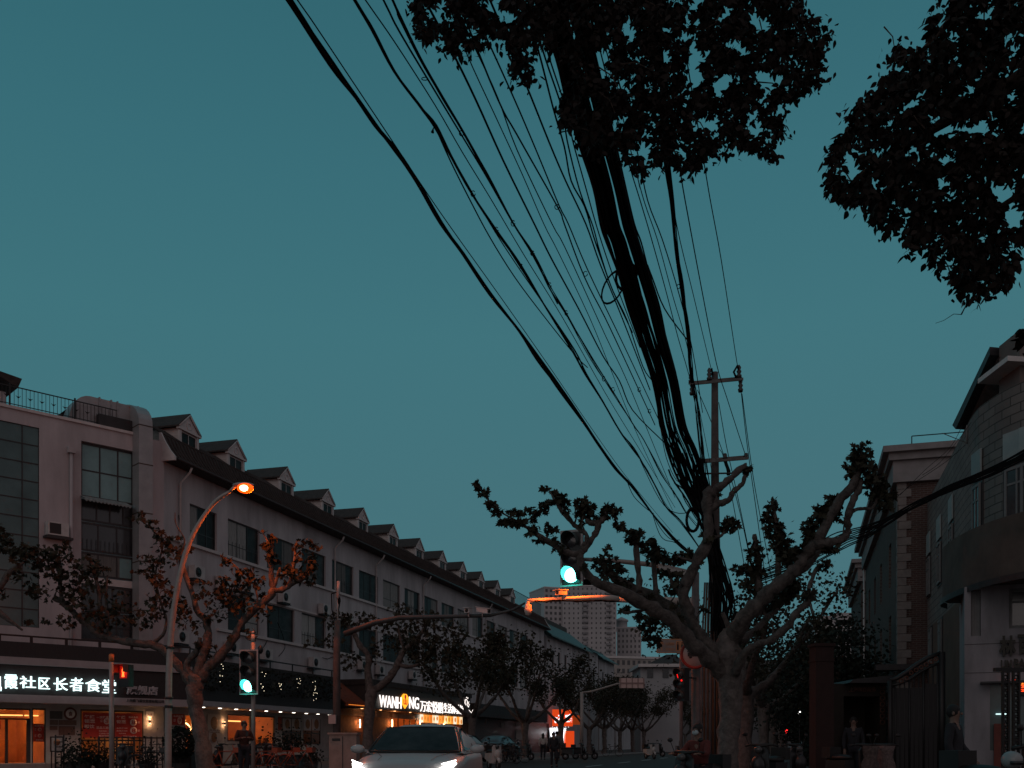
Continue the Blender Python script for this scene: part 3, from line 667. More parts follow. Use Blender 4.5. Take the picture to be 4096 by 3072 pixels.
m = MB(); m.disc(CB.pt((ub0+ub1)/2, nn-.007, (zt_+zb_)/2+.08), -N2, .13, .004, 16); m.build('picture', mat('food_brown', (.25, .11, .05), .7, .5, 20), nb)
def wall_lamp(fr, px, py, n, lab, up=True, e=3.5, h=.14):
    z = fr.z(px, py, n); c = fr.pt(fr.u(px, n), n, z); t = thing('wall_lamp', lab, 'wall lamp', c, 'warm wall lamps on the shopfronts')
    m = MB(); m.cyl(c-Z*h/2, c+Z*h/2, .045, 10); m.box(c-fr.U*.02-Z*.03, fr.U*.04, fr.N*abs(n), Z*.06); m.build('body', BLACKP, t)
    for s_ in ((-1, 1) if up else (-1,)):
        m = MB(); m.disc(c+Z*s_*(h/2+.001), V(0, 0, s_), .038, .012, 10); m.build('lens', emis('lamp_lens', (1, .6, .3), 9), t)
        plight(c+Z*s_*(h/2+.05)-fr.N*.0, (1, .5, .22), e, .03, 'wall_lamp_light')
wall_lamp(CB, 600, 2886, -.12, 'black up-and-down wall lamp right of the red posters')
sh = thing('shield_plaque', 'small pale shield-shaped plaque above the first wall lamp', 'plaque', CB.pt(fu(598), -.03, 2.2))
c = CB.pt(fu(598), -.02, CB.z(598, 2858)); m = MB(); m.prism([c+U2*x*.17+Z*y*.17 for x, y in ((-1, .8), (1, .8), (1, -.3), (.5, -.8), (0, -1), (-.5, -.8), (-1, -.3))], -N2*.02); m.build('plate', WHITE, sh)
m = MB(); text_into(m, '光荣', c-N2*.021-U2*.11-Z*.05, U2, Z, .22, .1, .01, .004); m.build('text', MATS['emblem_red'], sh)
# shop two: under the long building, up to pole
sf2 = thing('bakery_front', 'pale shopfront with warm lit serving windows and food posters behind the standing person', 'shopfront', LB.pt(LB.u(900), 0, 0))
lu = lambda px: LB.u(px)
H2 = [(lu(742), lu(772), .45, LB.z(750, 2862)), (lu(910), lu(1003), LB.z(950, 2965), LB.z(950, 2858)), (lu(1020), lu(1098), LB.z(1050, 2985), LB.z(1050, 2864)), (lu(1128), lu(1205), LB.z(1160, 2975), LB.z(1160, 2870)), (lu(1212), lu(1282), LB.z(1240, 2978), LB.z(1240, 2876))]
u_e2 = lu(1332)
m = MB(); wall_holes(m, LB, u_a, u_e2, 0, 2.95, H2, rev=.12); m.build('wall', PLAS, sf2)
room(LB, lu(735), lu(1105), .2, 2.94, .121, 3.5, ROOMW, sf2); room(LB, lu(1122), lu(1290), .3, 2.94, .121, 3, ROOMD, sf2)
m = MB(); m.fb(LB, u_a, u_e2, -.9, -.002, 0, .3); m.build('step', CONC, sf2)
for i, (a, b, c, d) in enumerate(H2):
    if i == 0: continue
    m = MB(); m.fb(LB, a, b, 0, .07, d-.06, d); m.fb(LB, a, b, 0, .07, c, c+.05); m.fb(LB, a, a+.05, .002, .068, c+.05, d-.06); m.fb(LB, b-.05, b, .002, .068, c+.05, d-.06)
    if i > 2: m.fb(LB, (a+b)/2-.03, (a+b)/2+.03, .003, .067, c+.05, d-.06); m.fb(LB, a+.05, b-.05, .004, .066, c+(d-c)*.42, c+(d-c)*.46)
    wf_ = m.build('window_frame', FRAME, sf2)
    m = MB(); m.quad(LB.pt(a, .04, c), LB.pt(b, .04, c), LB.pt(b, .04, d), LB.pt(a, .04, d)); m.build('pane', GLAZE, wf_)
plight(LB.pt(lu(960), 1.2, 2.3), WARM, 38); plight(LB.pt(lu(1050), 1.2, 2.2), WARM, 22); plight(LB.pt(lu(755), .9, 1.9), WARM, 50); plight(LB.pt(lu(1200), .7, 2.4), WARM, 9)
m = MB(); m.fb(LB, lu(912), lu(996), .5, .56, LB.z(950, 2886), LB.z(950, 2881)); m.fb(LB, lu(742), lu(765), .3, .35, LB.z(750, 2884), LB.z(750, 2879)); m.build('light_strip', STRIP, sf2)
arc_l = thing('arched_light', 'glowing orange arch-shaped tube light beside the near tree trunk', 'light', LB.pt(lu(755), .2, 1))
m = MB(); m.tube([LB.pt(LB.u(741+27*math.sin(t*PI/2/8), .12), .12, LB.z(750, 2893+62*(1-math.cos(t*PI/2/8)), .12)) for t in range(9)], .035, 6); m.build('tube', emis('orange_tube', (1, .55, .2), 5), arc_l)
m = MB(); m.fb(LB, lu(1010), lu(1098), .5, .8, .3, 1.1)
for i in range(9):
    u = lu(915)+i*.55; m.fb(LB, u, u+.3, .6, .8, 1.0, 1.25+.1*(i % 3))
m.build('display_goods', mat('goods', (.35, .2, .12), .7, .6, 6), sf2)
m = MB()
for i, (a, b, t, bt) in enumerate(((1018, 1045, 2900, 2955), (1048, 1075, 2915, 2945), (1078, 1096, 2900, 2950), (930, 950, 2900, 2930), (955, 975, 2905, 2930))): m.fb(LB, lu(a), lu(b), 3.3, 3.35, LB.z(1000, bt), LB.z(1000, t))
m.build('wall_menus', mat('menu_red', (.3, .06, .03), .7, .6, 12), sf2)
def food_poster(x0, x1, y0, y1, lab, blobs, words=(), n=-.04, group='food posters in the bakery windows'):
    u0, u1 = LB.u(x0, n), LB.u(x1, n); xm = (x0+x1)/2; z0, z1 = LB.z(xm, y1, n), LB.z(xm, y0, n); W, H = u1-u0, z1-z0
    t = thing('food_poster', lab, 'poster', LB.pt(u0, n, z0), group)
    m = MB(); m.fb(LB, u0, u1, n, n+.02, z0, z1); m.build('sheet', mat('poster_pale', (.42, .38, .37), .7, .1, 3), t)
    for bx, by, br in blobs:
        m = MB(); m.lathe(LB.pt(u0+W*bx, n-.002, z1-H*by), [(.001, 0), (W*br*.6, .01), (W*br, 0)], 14, -NL); m.build('picture', MATS['food_brown'], t)
    m = MB(); ok = False
    for s_, a, b, c, d in words: text_into(m, s_, LB.pt(u0+W*a, n-.003, z1-H*d), D, Z, W*(b-a), H*(d-c), .01, .004); ok = True
    if ok: m.build('text', MATS['plaque_brown'], t)
food_poster(830, 883, 2856, 2958, 'tall pale poster with two brown dishes left of the open window', [(.5, .35, .28), (.5, .92, .22)], [('会员日', .1, .9, .6, .66), ('每周二特惠', .1, .9, .69, .74)])
for a, b, lb in ((1132, 1164, 'first'), (1168, 1203, 'second'), (1214, 1245, 'third'), (1249, 1280, 'fourth')):
    food_poster(a, b, 2875, 2922, lb+' of the four pale posters with brown dishes across the wide window', [(.55, .45, .3)])
m = MB(); m.fb(LB, lu(1112), lu(1124), -.05, -.01, LB.z(1118, 2920), LB.z(1118, 2868)); tag(m.build('hanging_banner', MATS['menu_red'], None, LB.pt(lu(1112), -.05, 1.6)), 'narrow brown-red vertical banner left of the wide window', 'banner')
wall_lamp(LB, 899, 2894, -.12, 'wall lamp between the tall food poster and the open window', e=3)
# ------------------------------------------------------------------ dark bit with tiled awning, then the restaurant with the pin logo
sf3 = thing('restaurant_front', 'restaurant shopfront glowing orange under the sign with the pin-shaped logo', 'shopfront', LB.pt(lu(1500), 0, 0))
ub = LB.u(1890)
H3 = [(lu(1568), lu(1665), .3, LB.z(1600, 2858)), (lu(1682), lu(1790), .9, LB.z(1740, 2893)), (lu(1796), lu(1850), .9, LB.z(1820, 2893))]
m = MB(); wall_holes(m, LB, u_e2+.3, ub, 0, 3.6, H3, rev=.1); m.build('wall', mat('restaurant_wood', (.22, .11, .06), .7, .4, 3, .2), sf3)
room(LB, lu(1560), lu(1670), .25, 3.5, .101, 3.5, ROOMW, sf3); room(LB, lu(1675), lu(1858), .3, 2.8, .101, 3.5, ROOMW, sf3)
for i, (a, b, c, d) in enumerate(H3):
    m = MB(); k = 4 if i == 0 else 2
    for j in range(k+1): u = a+(b-a-.07)*j/k; m.fb(LB, u, u+.07, .0, .07, c, d-.07)
    m.fb(LB, a, b, .002, .068, d-.07, d); m.build('window_frame', FRAME, sf3)
plight(LB.pt(lu(1610), 1.5, 2.7), WARM, 70); plight(LB.pt(lu(1760), 1.5, 2.3), WARM, 80)
# backlit menu strip
mn = thing('menu_lightbox', 'row of glowing orange and white food pictures under the lit restaurant sign', 'light box', LB.pt(lu(1680), -.2, 2.5))
n = -.25; rr2 = random.Random(9); k = 14
cols_ = [(1, .75, .45), (1, .35, .05), (.9, .2, .02), (1, .9, .7), (.8, .3, .05), (1, .6, .1)]
for i in range(k):
    x0 = 1683+(1852-1683)*i/k; x1 = 1683+(1852-1683)*(i+1)/k-2
    m = MB(); xm = 1683; z0, z1 = LB.z(1683, 2889, n), LB.z(1683, 2856, n)
    m.fb(LB, LB.u(x0, n), LB.u(x1, n), n, n+.08, z0, z1); c_ = cols_[rr2.randrange(6)]; f_ = m.build('panel', emis('menu_glow%d' % cols_.index(c_), c_, 1.0), mn)
    m = MB(); cc = LB.pt(LB.u((x0+x1)/2, n), n-.003, z0+(z1-z0)*rr2.uniform(.3, .6)); m.lathe(cc, [(.001, .01), (.1, .01), (rr2.uniform(.15, .24), 0)], 7, -NL); m.build('dish_picture', emis('dish_glow', (.9, .28, .03), .7), f_)
m = MB(); zz3 = zs
can3 = thing('shop_canopy', 'dark canopy box carrying the glowing restaurant sign with the pin logo', 'canopy', LB.pt(lu(1490), -CO, 3), 'canopies over the shops')
ua3 = LB.u(1478, -CO); ub3 = LB.u(1882, -CO)
zlo = lz(1517, 2836); zhi = lz(1500, 2741)
m.fb(LB, ua3, ub3, -CO, -.002, zlo, zhi); m.build('fascia_box', mat('fascia_brown', (.045, .032, .028), .6, .3, 3), can3)
m = MB(); m.fb(LB, ua3-.1, ub3+.1, -CO-.1, -.003, zhi, zhi+.35); m.build('roof_strip', TILE, can3)
for px in (1448, 1523, 1579, 1641, 1875): m = MB(); m.disc(LB.pt(LB.u(px, -1.4), -1.4, zlo-.002), V(0, 0, -1), .08, .02, 10); m.build('downlight', emis('warm_downlight', (1, .5, .2), 4), can3)
WHW = emis('warm_white_letter', (1, .9, .84), 1.5)
sg = sign('illuminated_sign', 'glowing white restaurant lettering with orange pin logo on the dark box', 'sign', LB,
     [('WANH', 1516, 1604, 2779, 2828), ('NG', 1636, 1674, 2786, 2834), ('万宏悦膳', 1680, 1771, 2800, 2846), ('生活体验馆', 1774, 1853, 2812, 2851)], -CO-.08, WHW, .05, .0)
n = -CO-.09; u0, u1 = LB.u(1606, n), LB.u(1636, n); zc0 = LB.z(1606, 2833, n); zc1 = LB.z(1606, 2774, n)
c = LB.pt((u0+u1)/2, n, (zc0+zc1)/2); hw, hh = (u1-u0)/2, (zc1-zc0)/2
m = MB(); m.prism([c+D*hw*x+Z*hh*y for x, y in ((-.35, 1), (.35, 1), (.85, .6), (1, .1), (.8, -.3), (0, -1), (-.8, -.3), (-1, .1), (-.85, .6))], -NL*-.06); lg = m.build('pin_logo', emis('logo_orange', (1, .38, .02), 1.6), sg)
m = MB(); lgm = emis('logo_red', (.5, .02, .01), .8)
m.lathe(c+Z*hh*.62-NL*.001, [(.001, .02), (hw*.22, .02), (hw*.22, 0)], 12, -NL)
for x in (-.42, 0, .42): m.box(c+D*hw*(x-.09)-Z*hh*.35-NL*.02, D*hw*.18, NL*.018, Z*hh*(.75 if x == 0 else .6))
m.box(c-D*hw*.45-Z*hh*.45-NL*.022, D*hw*.9, NL*.02, Z*hh*.14); m.build('logo_figure', lgm, lg)
m = MB(); pts = [(1861, 2800), (1860, 2812), (1864, 2826), (1872, 2838), (1888, 2851), (1891, 2838)]
m.tube([LB.pt(LB.u(a, n), n, LB.z(1870, b, n)) for a, b in pts], .035, 5); 
pts = [(1861, 2800), (1866, 2798), (1870, 2806), (1868, 2818), (1874, 2828), (1877, 2818), (1872, 2812), (1876, 2806)]
m.tube([LB.pt(LB.u(a, n), n, LB.z(1870, b, n)) for a, b in pts], .028, 5)
for a, b in ((1866, 2790), (1871, 2792)): m.ball(LB.pt(LB.u(a, n), n, LB.z(1870, b, n)), .05, n=6, m=4)
tag(m.build('neon_line_sign', WHW, None, LB.pt(LB.u(1870, n), n, 3)), 'thin white neon line drawing at the right end of the restaurant sign', 'neon sign')
for i, (px, nm2) in enumerate(((1440, 'left of the thick restaurant tree trunk'), (1569, 'at the left of the restaurant windows'), (1680, 'in the middle of the restaurant front'), (1775, 'right of the glowing menu strip'))):
    n = -.15; c = LB.pt(LB.u(px, n), n, LB.z(px, 2894, n)); t = thing('tube_lamp', 'vertical glowing tube wall lamp '+nm2, 'wall lamp', c, 'tube wall lamps on the restaurant')
    m = MB(); m.cyl(c-Z*.28, c+Z*.28, .045, 8); m.build('tube', emis('tube_glow', (1, .6, .3), 6), t)
    for s_ in (-1, 1): m = MB(); m.cyl(c+Z*.281*s_, c+Z*.33*s_, .055, 8); m.build('end_cap', BLACKP, t)
    m = MB(); m.box(c-D*.02-Z*.02, D*.04, NL*.15, Z*.04); m.build('bracket', BLACKP, t)
    plight(c-NL*.12, (1, .28, .06), 22, .1, 'tube_lamp_light')
can4 = thing('tiled_awning', 'low brown tiled awning with glowing orange edge between utility pole and restaurant tree', 'awning', LB.pt(lu(1400), -CO, 3))
m = MB(); a, b = LB.u(1385, -CO), LB.u(1470, -CO); z1_ = lz(1400, 2735); z0_ = lz(1400, 2816)
m.quad(LB.pt(a, -CO, z0_), LB.pt(b, -CO, z0_), LB.pt(b, -.01, z1_+.3), LB.pt(a, -.01, z1_+.3)); m.fb(LB, a, b, -CO+.02, -CO+.1, z0_-.12, z0_-.005)
u = a
while u < b: m.tube([LB.pt(u, -CO-.02, z0_+.03), LB.pt(u, -.02, z1_+.33)], .06, 5); u += .24
m.build('tiles', mat('orange_tile', (.2, .05, .02), .7, .3, 4, .4), can4)
m = MB(); m.cyl(LB.pt(a, -CO-.16, z0_-.05), LB.pt(b, -CO-.16, z0_-.05), .02, 5); m.build('edge_light', emis('edge_orange', (1, .25, .03), .9), can4)
# dark shopfronts further along the long building, planted parapet
sf4 = thing('dark_shopfronts', 'row of unlit dark shopfronts between the restaurant and the red kiosk', 'shopfront', LB.pt(lu(2000), 0, 0))
m = MB(); ue4 = lu(2195); m.fb(LB, LB.u(1894), ue4, -.02, .3, 0, 3.4); m.build('wall', mat('dark_front', (.02, .02, .022), .5, .4, 1), sf4)
m = MB(); m.fb(LB, LB.u(1900, -CO), LB.u(2190, -CO), -CO, -.03, 3.4, 4.5); m.build('canopy', SLAT, sf4)
for a, b, t, bt in ((2001, 2012, 2890, 2908), (2061, 2078, 2892, 2906), (2062, 2090, 2918, 2960)): 
    m = MB(); m.fb(LB, lu(a), lu(b), -.06, -.025, LB.z(a, bt), LB.z(a, t)); m.build('notice', mat('notice_pale', (.4, .36, .33), .8, .2, 3), sf4)
m = MB(); m.fb(LB, lu(1800), u_b, -.3, -.0, 3.6, 3.9); m.build('planter', DARKW, sf4)
# red kiosk at the end
kd = -1.5
kf = thing('red_kiosk', 'small glowing red-orange shop with white lit letters and bright counter, down the street', 'shop', LB.pt(LB.u(2205), kd, 0))
ORG_ = emis('kiosk_orange', (.85, .07, .01), .75)
ka, kb = LB.u(2199, kd), LB.u(2232, kd)
KF = Fr(P(2250, HY, LB.dep(2250, kd)), V(.94, .34, 0), V(-.34, .94, 0)); KF.O.z = 0
kz = lambda py: KF.z(2250, py)
m = MB(); m.fb(KF, KF.u(2213), KF.u(2291), 0, .3, kz(2905), kz(2838)); m.build('sign_box', ORG_, kf)
m = MB(); m.fb(KF, KF.u(2293), KF.u(2325), .1, .5, kz(2898), kz(2860)); m.build('side_sign', emis('kiosk_orange_dim', (.5, .07, .01), .35), kf)
KW = emis('kiosk_white', (.95, .95, 1), 1.6)
m = MB()
for s_, a, b, t, bt in (('大', 2232, 2249, 2852, 2882), ('鸡', 2260, 2287, 2856, 2890), ('杯', 2217, 2230, 2868, 2892)): text_into(m, s_, KF.pt(KF.u(a), -.02, kz(bt)), KF.U, Z, KF.u(b)-KF.u(a), kz(t)-kz(bt), .05, .03)
m.build('letters', KW, kf)
room(KF, KF.u(2200), KF.u(2265), PZ, kz(2912), 0, 3, mat('kiosk_wall', (.7, .7, .72), .7, .1, 3), kf)
m = MB(); m.fb(KF, KF.u(2262), KF.u(2297), .0, .4, PZ, kz(2924)); m.build('pillar', ORG_, kf)
m = MB(); m.fb(KF, KF.u(2200), KF.u(2225), .1, .2, kz(2925), kz(2913)); m.fb(KF, KF.u(2226), KF.u(2248), .3, .35, kz(2925), kz(2918)); m.build('lit_menu', KW, kf)
m = MB(); m.fb(KF, KF.u(2198), KF.u(2262), -.15, .3, PZ, kz(2972)); m.build('counter', mat('kiosk_counter', (.3, .03, .02), .6, .2, 3), kf)
m = MB(); m.fb(KF, KF.u(2228), KF.u(2250), 2.85, 2.9, kz(2952), kz(2935)); m.build('menu_board', emis('kiosk_menu', (.9, .25, .05), .6), kf)
for px in (2208, 2225, 2243, 2260, 2272): m = MB(); m.ball(KF.pt(KF.u(px), -.15, kz(2908)), .045, n=6, m=4); m.build('bulb', KW, kf)
plight(KF.pt(KF.u(2235), 1.2, kz(2925)), (.9, .95, 1), 110, .2)
def under_light(p, e, col=(1, .78, .6)):
    l = bpy.data.lights.new('canopy_downlight', 'SPOT'); l.energy = e; l.color = col; l.spot_size = math.radians(120); l.spot_blend = .8; l.shadow_soft_size = .06
    o = bpy.data.objects.new('canopy_downlight', l); COL.objects.link(o); o.location = p
for px in (43, 185, 320, 453, 575): under_light(CB.pt(CB.u(px, -CO+.55), -CO+.55, zs-.04), 26)
for px in (735, 880, 1005, 1122, 1225, 1300): under_light(LB.pt(LB.u(px, -CO+.5), -CO+.5, zs-.04), 20)
# ================================================================== further buildings left
def gable_block(name, lab, x0, x1, XX, rt, re, rmat, wmat, cols_px, rows, back=9, n_win=(.5,)):
    fr = Fr(S(XX*CT, 0), D, NL); a, b = fr.u(x0), fr.u(x1); t = thing(name, lab, 'building', fr.pt(a, 0, 0)); ze = CH+re*XX; zt = CH+rt*(XX+2.6)
    m = MB(); hol = [(fr.u(c)-.55, fr.u(c)+.55, CH+r0*XX, CH+r1*XX) for c in cols_px for r0, r1 in rows]
    wall_holes(m, fr, a, b, 0, ze+.05, hol, rev=.12)
    for u in (a, b): m.prism([fr.pt(u, 0, 0), fr.pt(u, back, 0), fr.pt(u, back, ze), fr.pt(u, 2.6, zt-.1), fr.pt(u, 0, ze)], D*(.02 if u == a else -.02))
    m.build('wall', wmat, t)
    m = MB(); 
    for n0, z0, n1, z1 in ((-.7, ze-.12, 2.6, zt), (2.6, zt, back, ze)): m.prism([fr.pt(a-.3, n0, z0), fr.pt(a-.3, n1, z1), fr.pt(a-.3, n1, z1+.14), fr.pt(a-.3, n0, z0+.14)], D*(b-a+.6))
    m.build('roof', rmat, t)
    for h in hol: window(fr, t, h[0]+.02, h[1]-.02, h[2]+.02, h[3]-.02, .08, n_win, (.35,), FRAME, GLASS, .04)
    return fr, t, ze, zt
fr2, t2, ze2, zt2 = gable_block('teal_roof_house', 'pale house with weathered teal metal roof just beyond the dormered building', 2186, 2352, 29.0, .470, .425, TEALROOF, WALL, (2212, 2236, 2262, 2290, 2316, 2338), ((.2, .255), (.31, .375)))
m = MB(); a = fr2.u(2150); b = fr2.u(2345); m.fb(fr2, a, b, 2.7, 2.95, zt2-.8, zt2+.75); m.build('parapet', mat('dark_parapet', (.06, .055, .05), .8, .3, 3), t2)
tr = thing('terrace_railing', 'dark roof terrace railing just right of the last dormer', 'railing', LB.pt(u_b, 1, zt2))
m = MB(); a = LB.u(2050, 2.2); b = LB.u(2165, 2.2); zt_ = CH+.4925*31.2+1.4; m.fb(LB, a, b, 2.2, 2.26, zt_-.05, zt_); u = a
while u < b: m.fb(LB, u, u+.03, 2.21, 2.25, zt_-1.4, zt_-.05); u += .35
m.build('bars', BLACKP, tr)
fr3, t3, ze3, zt3 = gable_block('grey_house', 'narrow grey end house of the left row, partly hidden by street trees', 2360, 2392, 29.0, .445, .44, TEALROOF, WALL, (2375,), ((.2, .25), (.3, .36)))
gable_block('far_grey_house', 'farthest grey house of the left row with dark curved roof', 2396, 2456, 29.0, .45, .42, TEALROOF, WALL, (2412, 2430, 2446), ((.2, .25), (.3, .36)))
gable_block('distant_row_house', 'very distant low dark row of houses near the vanishing point on the left', 2465, 2700, 29.0, .30, .28, TILE, WALL, (2490, 2530, 2580, 2630), ((.1, .15), (.2, .25)))
# distant facade block helper: flat towers facing the camera
CONCT = mat('tower_render', (.42, .40, .405), .9, .18, .05, 0)
def block(name, lab, x0, x1, ytop, ybot, d, depth, cols, rows, mt, cat='building', win=(.55, .5), ang=0., cap=None, step=None, glass=None):
    glass = glass or mat('tower_window', (.10, .10, .105), .5, .4, .3)
    ca, sa = math.cos(ang), math.sin(ang); fr = Fr(V((x0-CX)/F*d, d, 0), V(ca, sa, 0), V(-sa, ca, 0))
    w = fr.u(x1); z1 = CH+(HY-ytop)/F*d; z0 = CH+(HY-ybot)/F*d
    t = thing(name, lab, cat, fr.pt(0, 0, 0)); m = MB(); m.fb(fr, 0, w, 0, depth, 0, z1); m.build('wall', mt, t)
    if step:
        for a, b, yy_ in step: m = MB(); m.fb(fr, fr.u(a), fr.u(b), .3, depth-.3, z1-.01, CH+(HY-yy_)/F*d); m.build('roof_block', mt, t)
    m = MB(); m.fb(fr, -.2, w+.2, -.25, depth+.2, z1, z1+.5); m.build('parapet', TRIM if cap is None else cap, t)
    k = 0; rest = MB(); proto = None; sz = w/cols; hz = (z1-z0)/rows
    for r in range(rows):
        for c in range(cols):
            u = sz*(c+.5-win[0]/2); z = z1-hz*(r+.5+win[1]/2); f = win[0]*(1.0 if c % 3 else 1.35) if cols > 6 else win[0]
            if k < 98:
                if proto is None or c % 3 == 0 and False: 
                    m = MB(); m.fb(fr, u, u+sz*win[0], -.06, .1, z, z+hz*win[1]); proto = m.build('window', glass, t, fr.pt(u, 0, z)); pu = (u, z)
                else:
                    o = proto.copy(); COL.objects.link(o); o.parent = t; o.location = proto.location+fr.U*(u-pu[0])+Z*(z-pu[1])
            else: rest.fb(fr, u, u+sz*win[0], -.06, .1, z, z+hz*win[1])
            k += 1
    if rest.v: o = rest.build('windows', glass, t); o['kind'] = 'stuff'
    return fr, t
def balconies(fr, t, x0, x1, ytop, ybot, d, n):
    a, b = fr.u(x0), fr.u(x1)
    for i in range(n):
        m = MB(); z = CH+(HY-(ytop+(ybot-ytop)*i/n))/F*d; m.fb(fr, a, b, -1.5, -.0, z-1.1, z-.1); m.build('balcony', mat('balcony_grey', (.26, .25, .26), .9, .2, .4), t)
frT, tT = block('apartment_tower', 'tall grey apartment tower rising behind the big green traffic signal', 2250, 2466, 2345, 2640, 480, 22, 12, 15, CONCT, win=(.30, .42), step=[(2270, 2400, 2316), (2300, 2370, 2300)])
balconies(frT, tT, 2330, 2350, 2370, 2640, 480, 12); balconies(frT, tT, 2425, 2445, 2370, 2640, 480, 12)
frW, tW = block('apartment_tower', 'lower grey apartment wing at the left of the tall tower behind the orange camera', 2177, 2249, 2350, 2620, 478, 20, 4, 12, CONCT, win=(.5, .5), ang=.35)
frU, tU = block('apartment_tower', 'shorter pale apartment tower with small round rooftop pavilion right of the tall tower', 2468, 2565, 2512, 2640, 500, 18, 6, 6, CONCT, win=(.4, .5), ang=-.1)
m = MB(); c = P(2486, 2512, 505); m.lathe(c, [(3, 0), (3, 3.2), (3.5, 3.2), (3.5, 4.0), (1.5, 5), (.2, 5.6)], 14); m.build('cupola', CONCT, tU)
block('beige_office_block', 'long beige mid-rise block with two rows of square windows below the towers', 2420, 2690, 2632, 2800, 210, 12, 13, 5, mat('beige_render', (.36, .33, .31), .9, .15, .2), win=(.5, .55), ang=.25)
wh = thing('white_house', 'small white house with flat pale eave and dark roof behind the direction sign', 'house', P(2620, HY, 130)-Z*CH)
m = MB(); a = P(2562, 2672, 130); b = P(2720, 2672, 130); m.box(V(a.x, 130, 0), V(b.x-a.x, 0, 0), V(0, 9, 0), V(0, 0, a.z)); m.build('wall', mat('white_render', (.36, .37, .38), .9, .1, .3), wh)
m = MB(); c = P(2552, 2668, 129.4); e = P(2730, 2660, 129.4); m.box(V(c.x, 129.0, c.z), V(e.x-c.x, 0, 0), V(0, 10, 0), V(0, 0, .4)); m.build('eave', TRIM, wh)
m = MB(); p0 = P(2585, 2656, 131); p1 = P(2665, 2618, 134); m.prism([V(p0.x, 130, c.z+.41), V(e.x, 130, c.z+.41), V(e.x, 134, p1.z), V(p1.x, 134, p1.z)], V(0, 5, 0)); m.build('roof', TILE, wh)
for px in (2588, 2650): 
    m = MB(); q0 = P(px, 2712, 130); m.box(V(q0.x, 129.9, q0.z), V(.8, 0, 0), V(0, .2, 0), V(0, 0, 1.2)); m.build('window', GLASSD, wh)
# low distant palace-like block on the right
frR, tR = block('classical_building', 'distant pale classical block with set-back roof storey left of the brick row', 3265, 3425, 2512, 2700, 190, 14, 8, 3, CONCT, win=(.5, .6), step=[(3272, 3412, 2478), (3290, 3330, 2462), (3345, 3425, 2450)])
# ================================================================== right side: brick rows
XR = 3.5
RB = Fr(S(-XR*CT, 0), -D, -NL)            # U runs away -> camera (left to right in the picture)
BR = brickmat('dark_brick', (.075, .036, .028), (.05, .026, .022), (.10, .085, .075), .24, .075)
BR2 = brickmat('dark_brick_side', (.085, .042, .034), (.06, .03, .026), (.12, .10, .09), .24, .075, U=V(CT, -ST, 0))
def rdep(px): return F*XR/(px-VP)
STONE = mat('quoin_stone', (.19, .17, .16), .9, .2, 4, .2)
def brick_row(name, lab, x0, x1, ztop, cols, side=True):
    u0, u1 = RB.u(x0), RB.u(x1); t = thing(name, lab, 'building', RB.pt(u1, 0, 0)); hol = []
    for x in cols:
        u = RB.u(x)
        for z0, z1 in ((2.0, 3.6), (4.4, 6.1), (7.2, 8.9)): hol.append((u-.5, u+.5, z0, z1))
    m = MB(); wall_holes(m, RB, u0, u1, 0, ztop, hol, rev=.18); m.quad(RB.pt(u0, 0, 0), RB.pt(u0, 10, 0), RB.pt(u0, 10, ztop), RB.pt(u0, 0, ztop)); m.build('wall', BR, t)
    if side: m = MB(); m.quad(RB.pt(u1, 0, 0), RB.pt(u1, 10, 0), RB.pt(u1, 10, ztop), RB.pt(u1, 0, ztop)); m.build('side_wall', BR2, t)
    m = MB(); m.fb(RB, u0-.3, u1+.55, -.55, 10, ztop+.003, ztop+.22); m.fb(RB, u0-.1, u1+.35, -.35, 9.8, ztop-.25, ztop); m.fb(RB, u0, u1+.2, -.2, 9.7, ztop-1.0, ztop-.252); m.build('cornice', mat('cornice_grey', (.25, .235, .235), .9, .2, 2), t)
    for h in hol: window(RB, t, h[0]+.01, h[1]-.01, h[2]+.01, h[3]-.01, .1, (.5,), (.6,), mat('frame_pale', (.34, .34, .34), .7, .1, 4), mat('pale_blind', (.24, .28, .29), .6, .3, 2), .05)
    return u0, u1, t
zt_b = CH+(HY-1785)/F*rdep(3594)*.97
u0, u1, tb = brick_row('brick_building', 'dark brick building with white cornice and pale corner stones next to the curved building', 3462, 3594, zt_b, (3478, 3500, 3524, 3560))
m = MB(); k = 0; z = .5
while z < zt_b-1.1:
    L_ = .42 if k % 2 else .26; m.fb(RB, u1-L_, u1+.05, -.045, -.002, z, z+.27); m.fb(RB, u1+.003, u1+.05, -.04, L_, z, z+.27); z += .285; k += 1
m.build('corner_stones', STONE, tb)
m = MB(); m.tube([RB.pt(u0+.4, -.1, .2), RB.pt(u0+.4, -.1, zt_b-1)], .05, 6); m.build('drainpipe', TRIM, tb)
m = MB()
zr = zt_b+.22
for n in (.0, 3.0, 6.0): m.cyl(RB.pt(u1+.4, n+.4, zr), RB.pt(u1+.4, n+.4, zr+.3), .02, 5)
m.cyl(RB.pt(u1+.4, .4, zr+.3), RB.pt(u1+.4, 7, zr+.3), .02, 5); m.build('roof_rail', DARKMETAL, tb)
ubx = RB.u(3560)
m = MB(); m.prism([RB.pt(u1-.2, -.8, 3.75), RB.pt(u1+.5, -.8, 3.75), RB.pt(u1+.5, -.8, 3.95), RB.pt(u1-.2, -.8, 3.95)], -NL*4); m.build('porch_slab', DARKMETAL, tb)
brick_row('brick_building', 'farther brick building with projecting white cornice, left of the near brick building', 3405, 3445, zt_b, (3415, 3428), True)
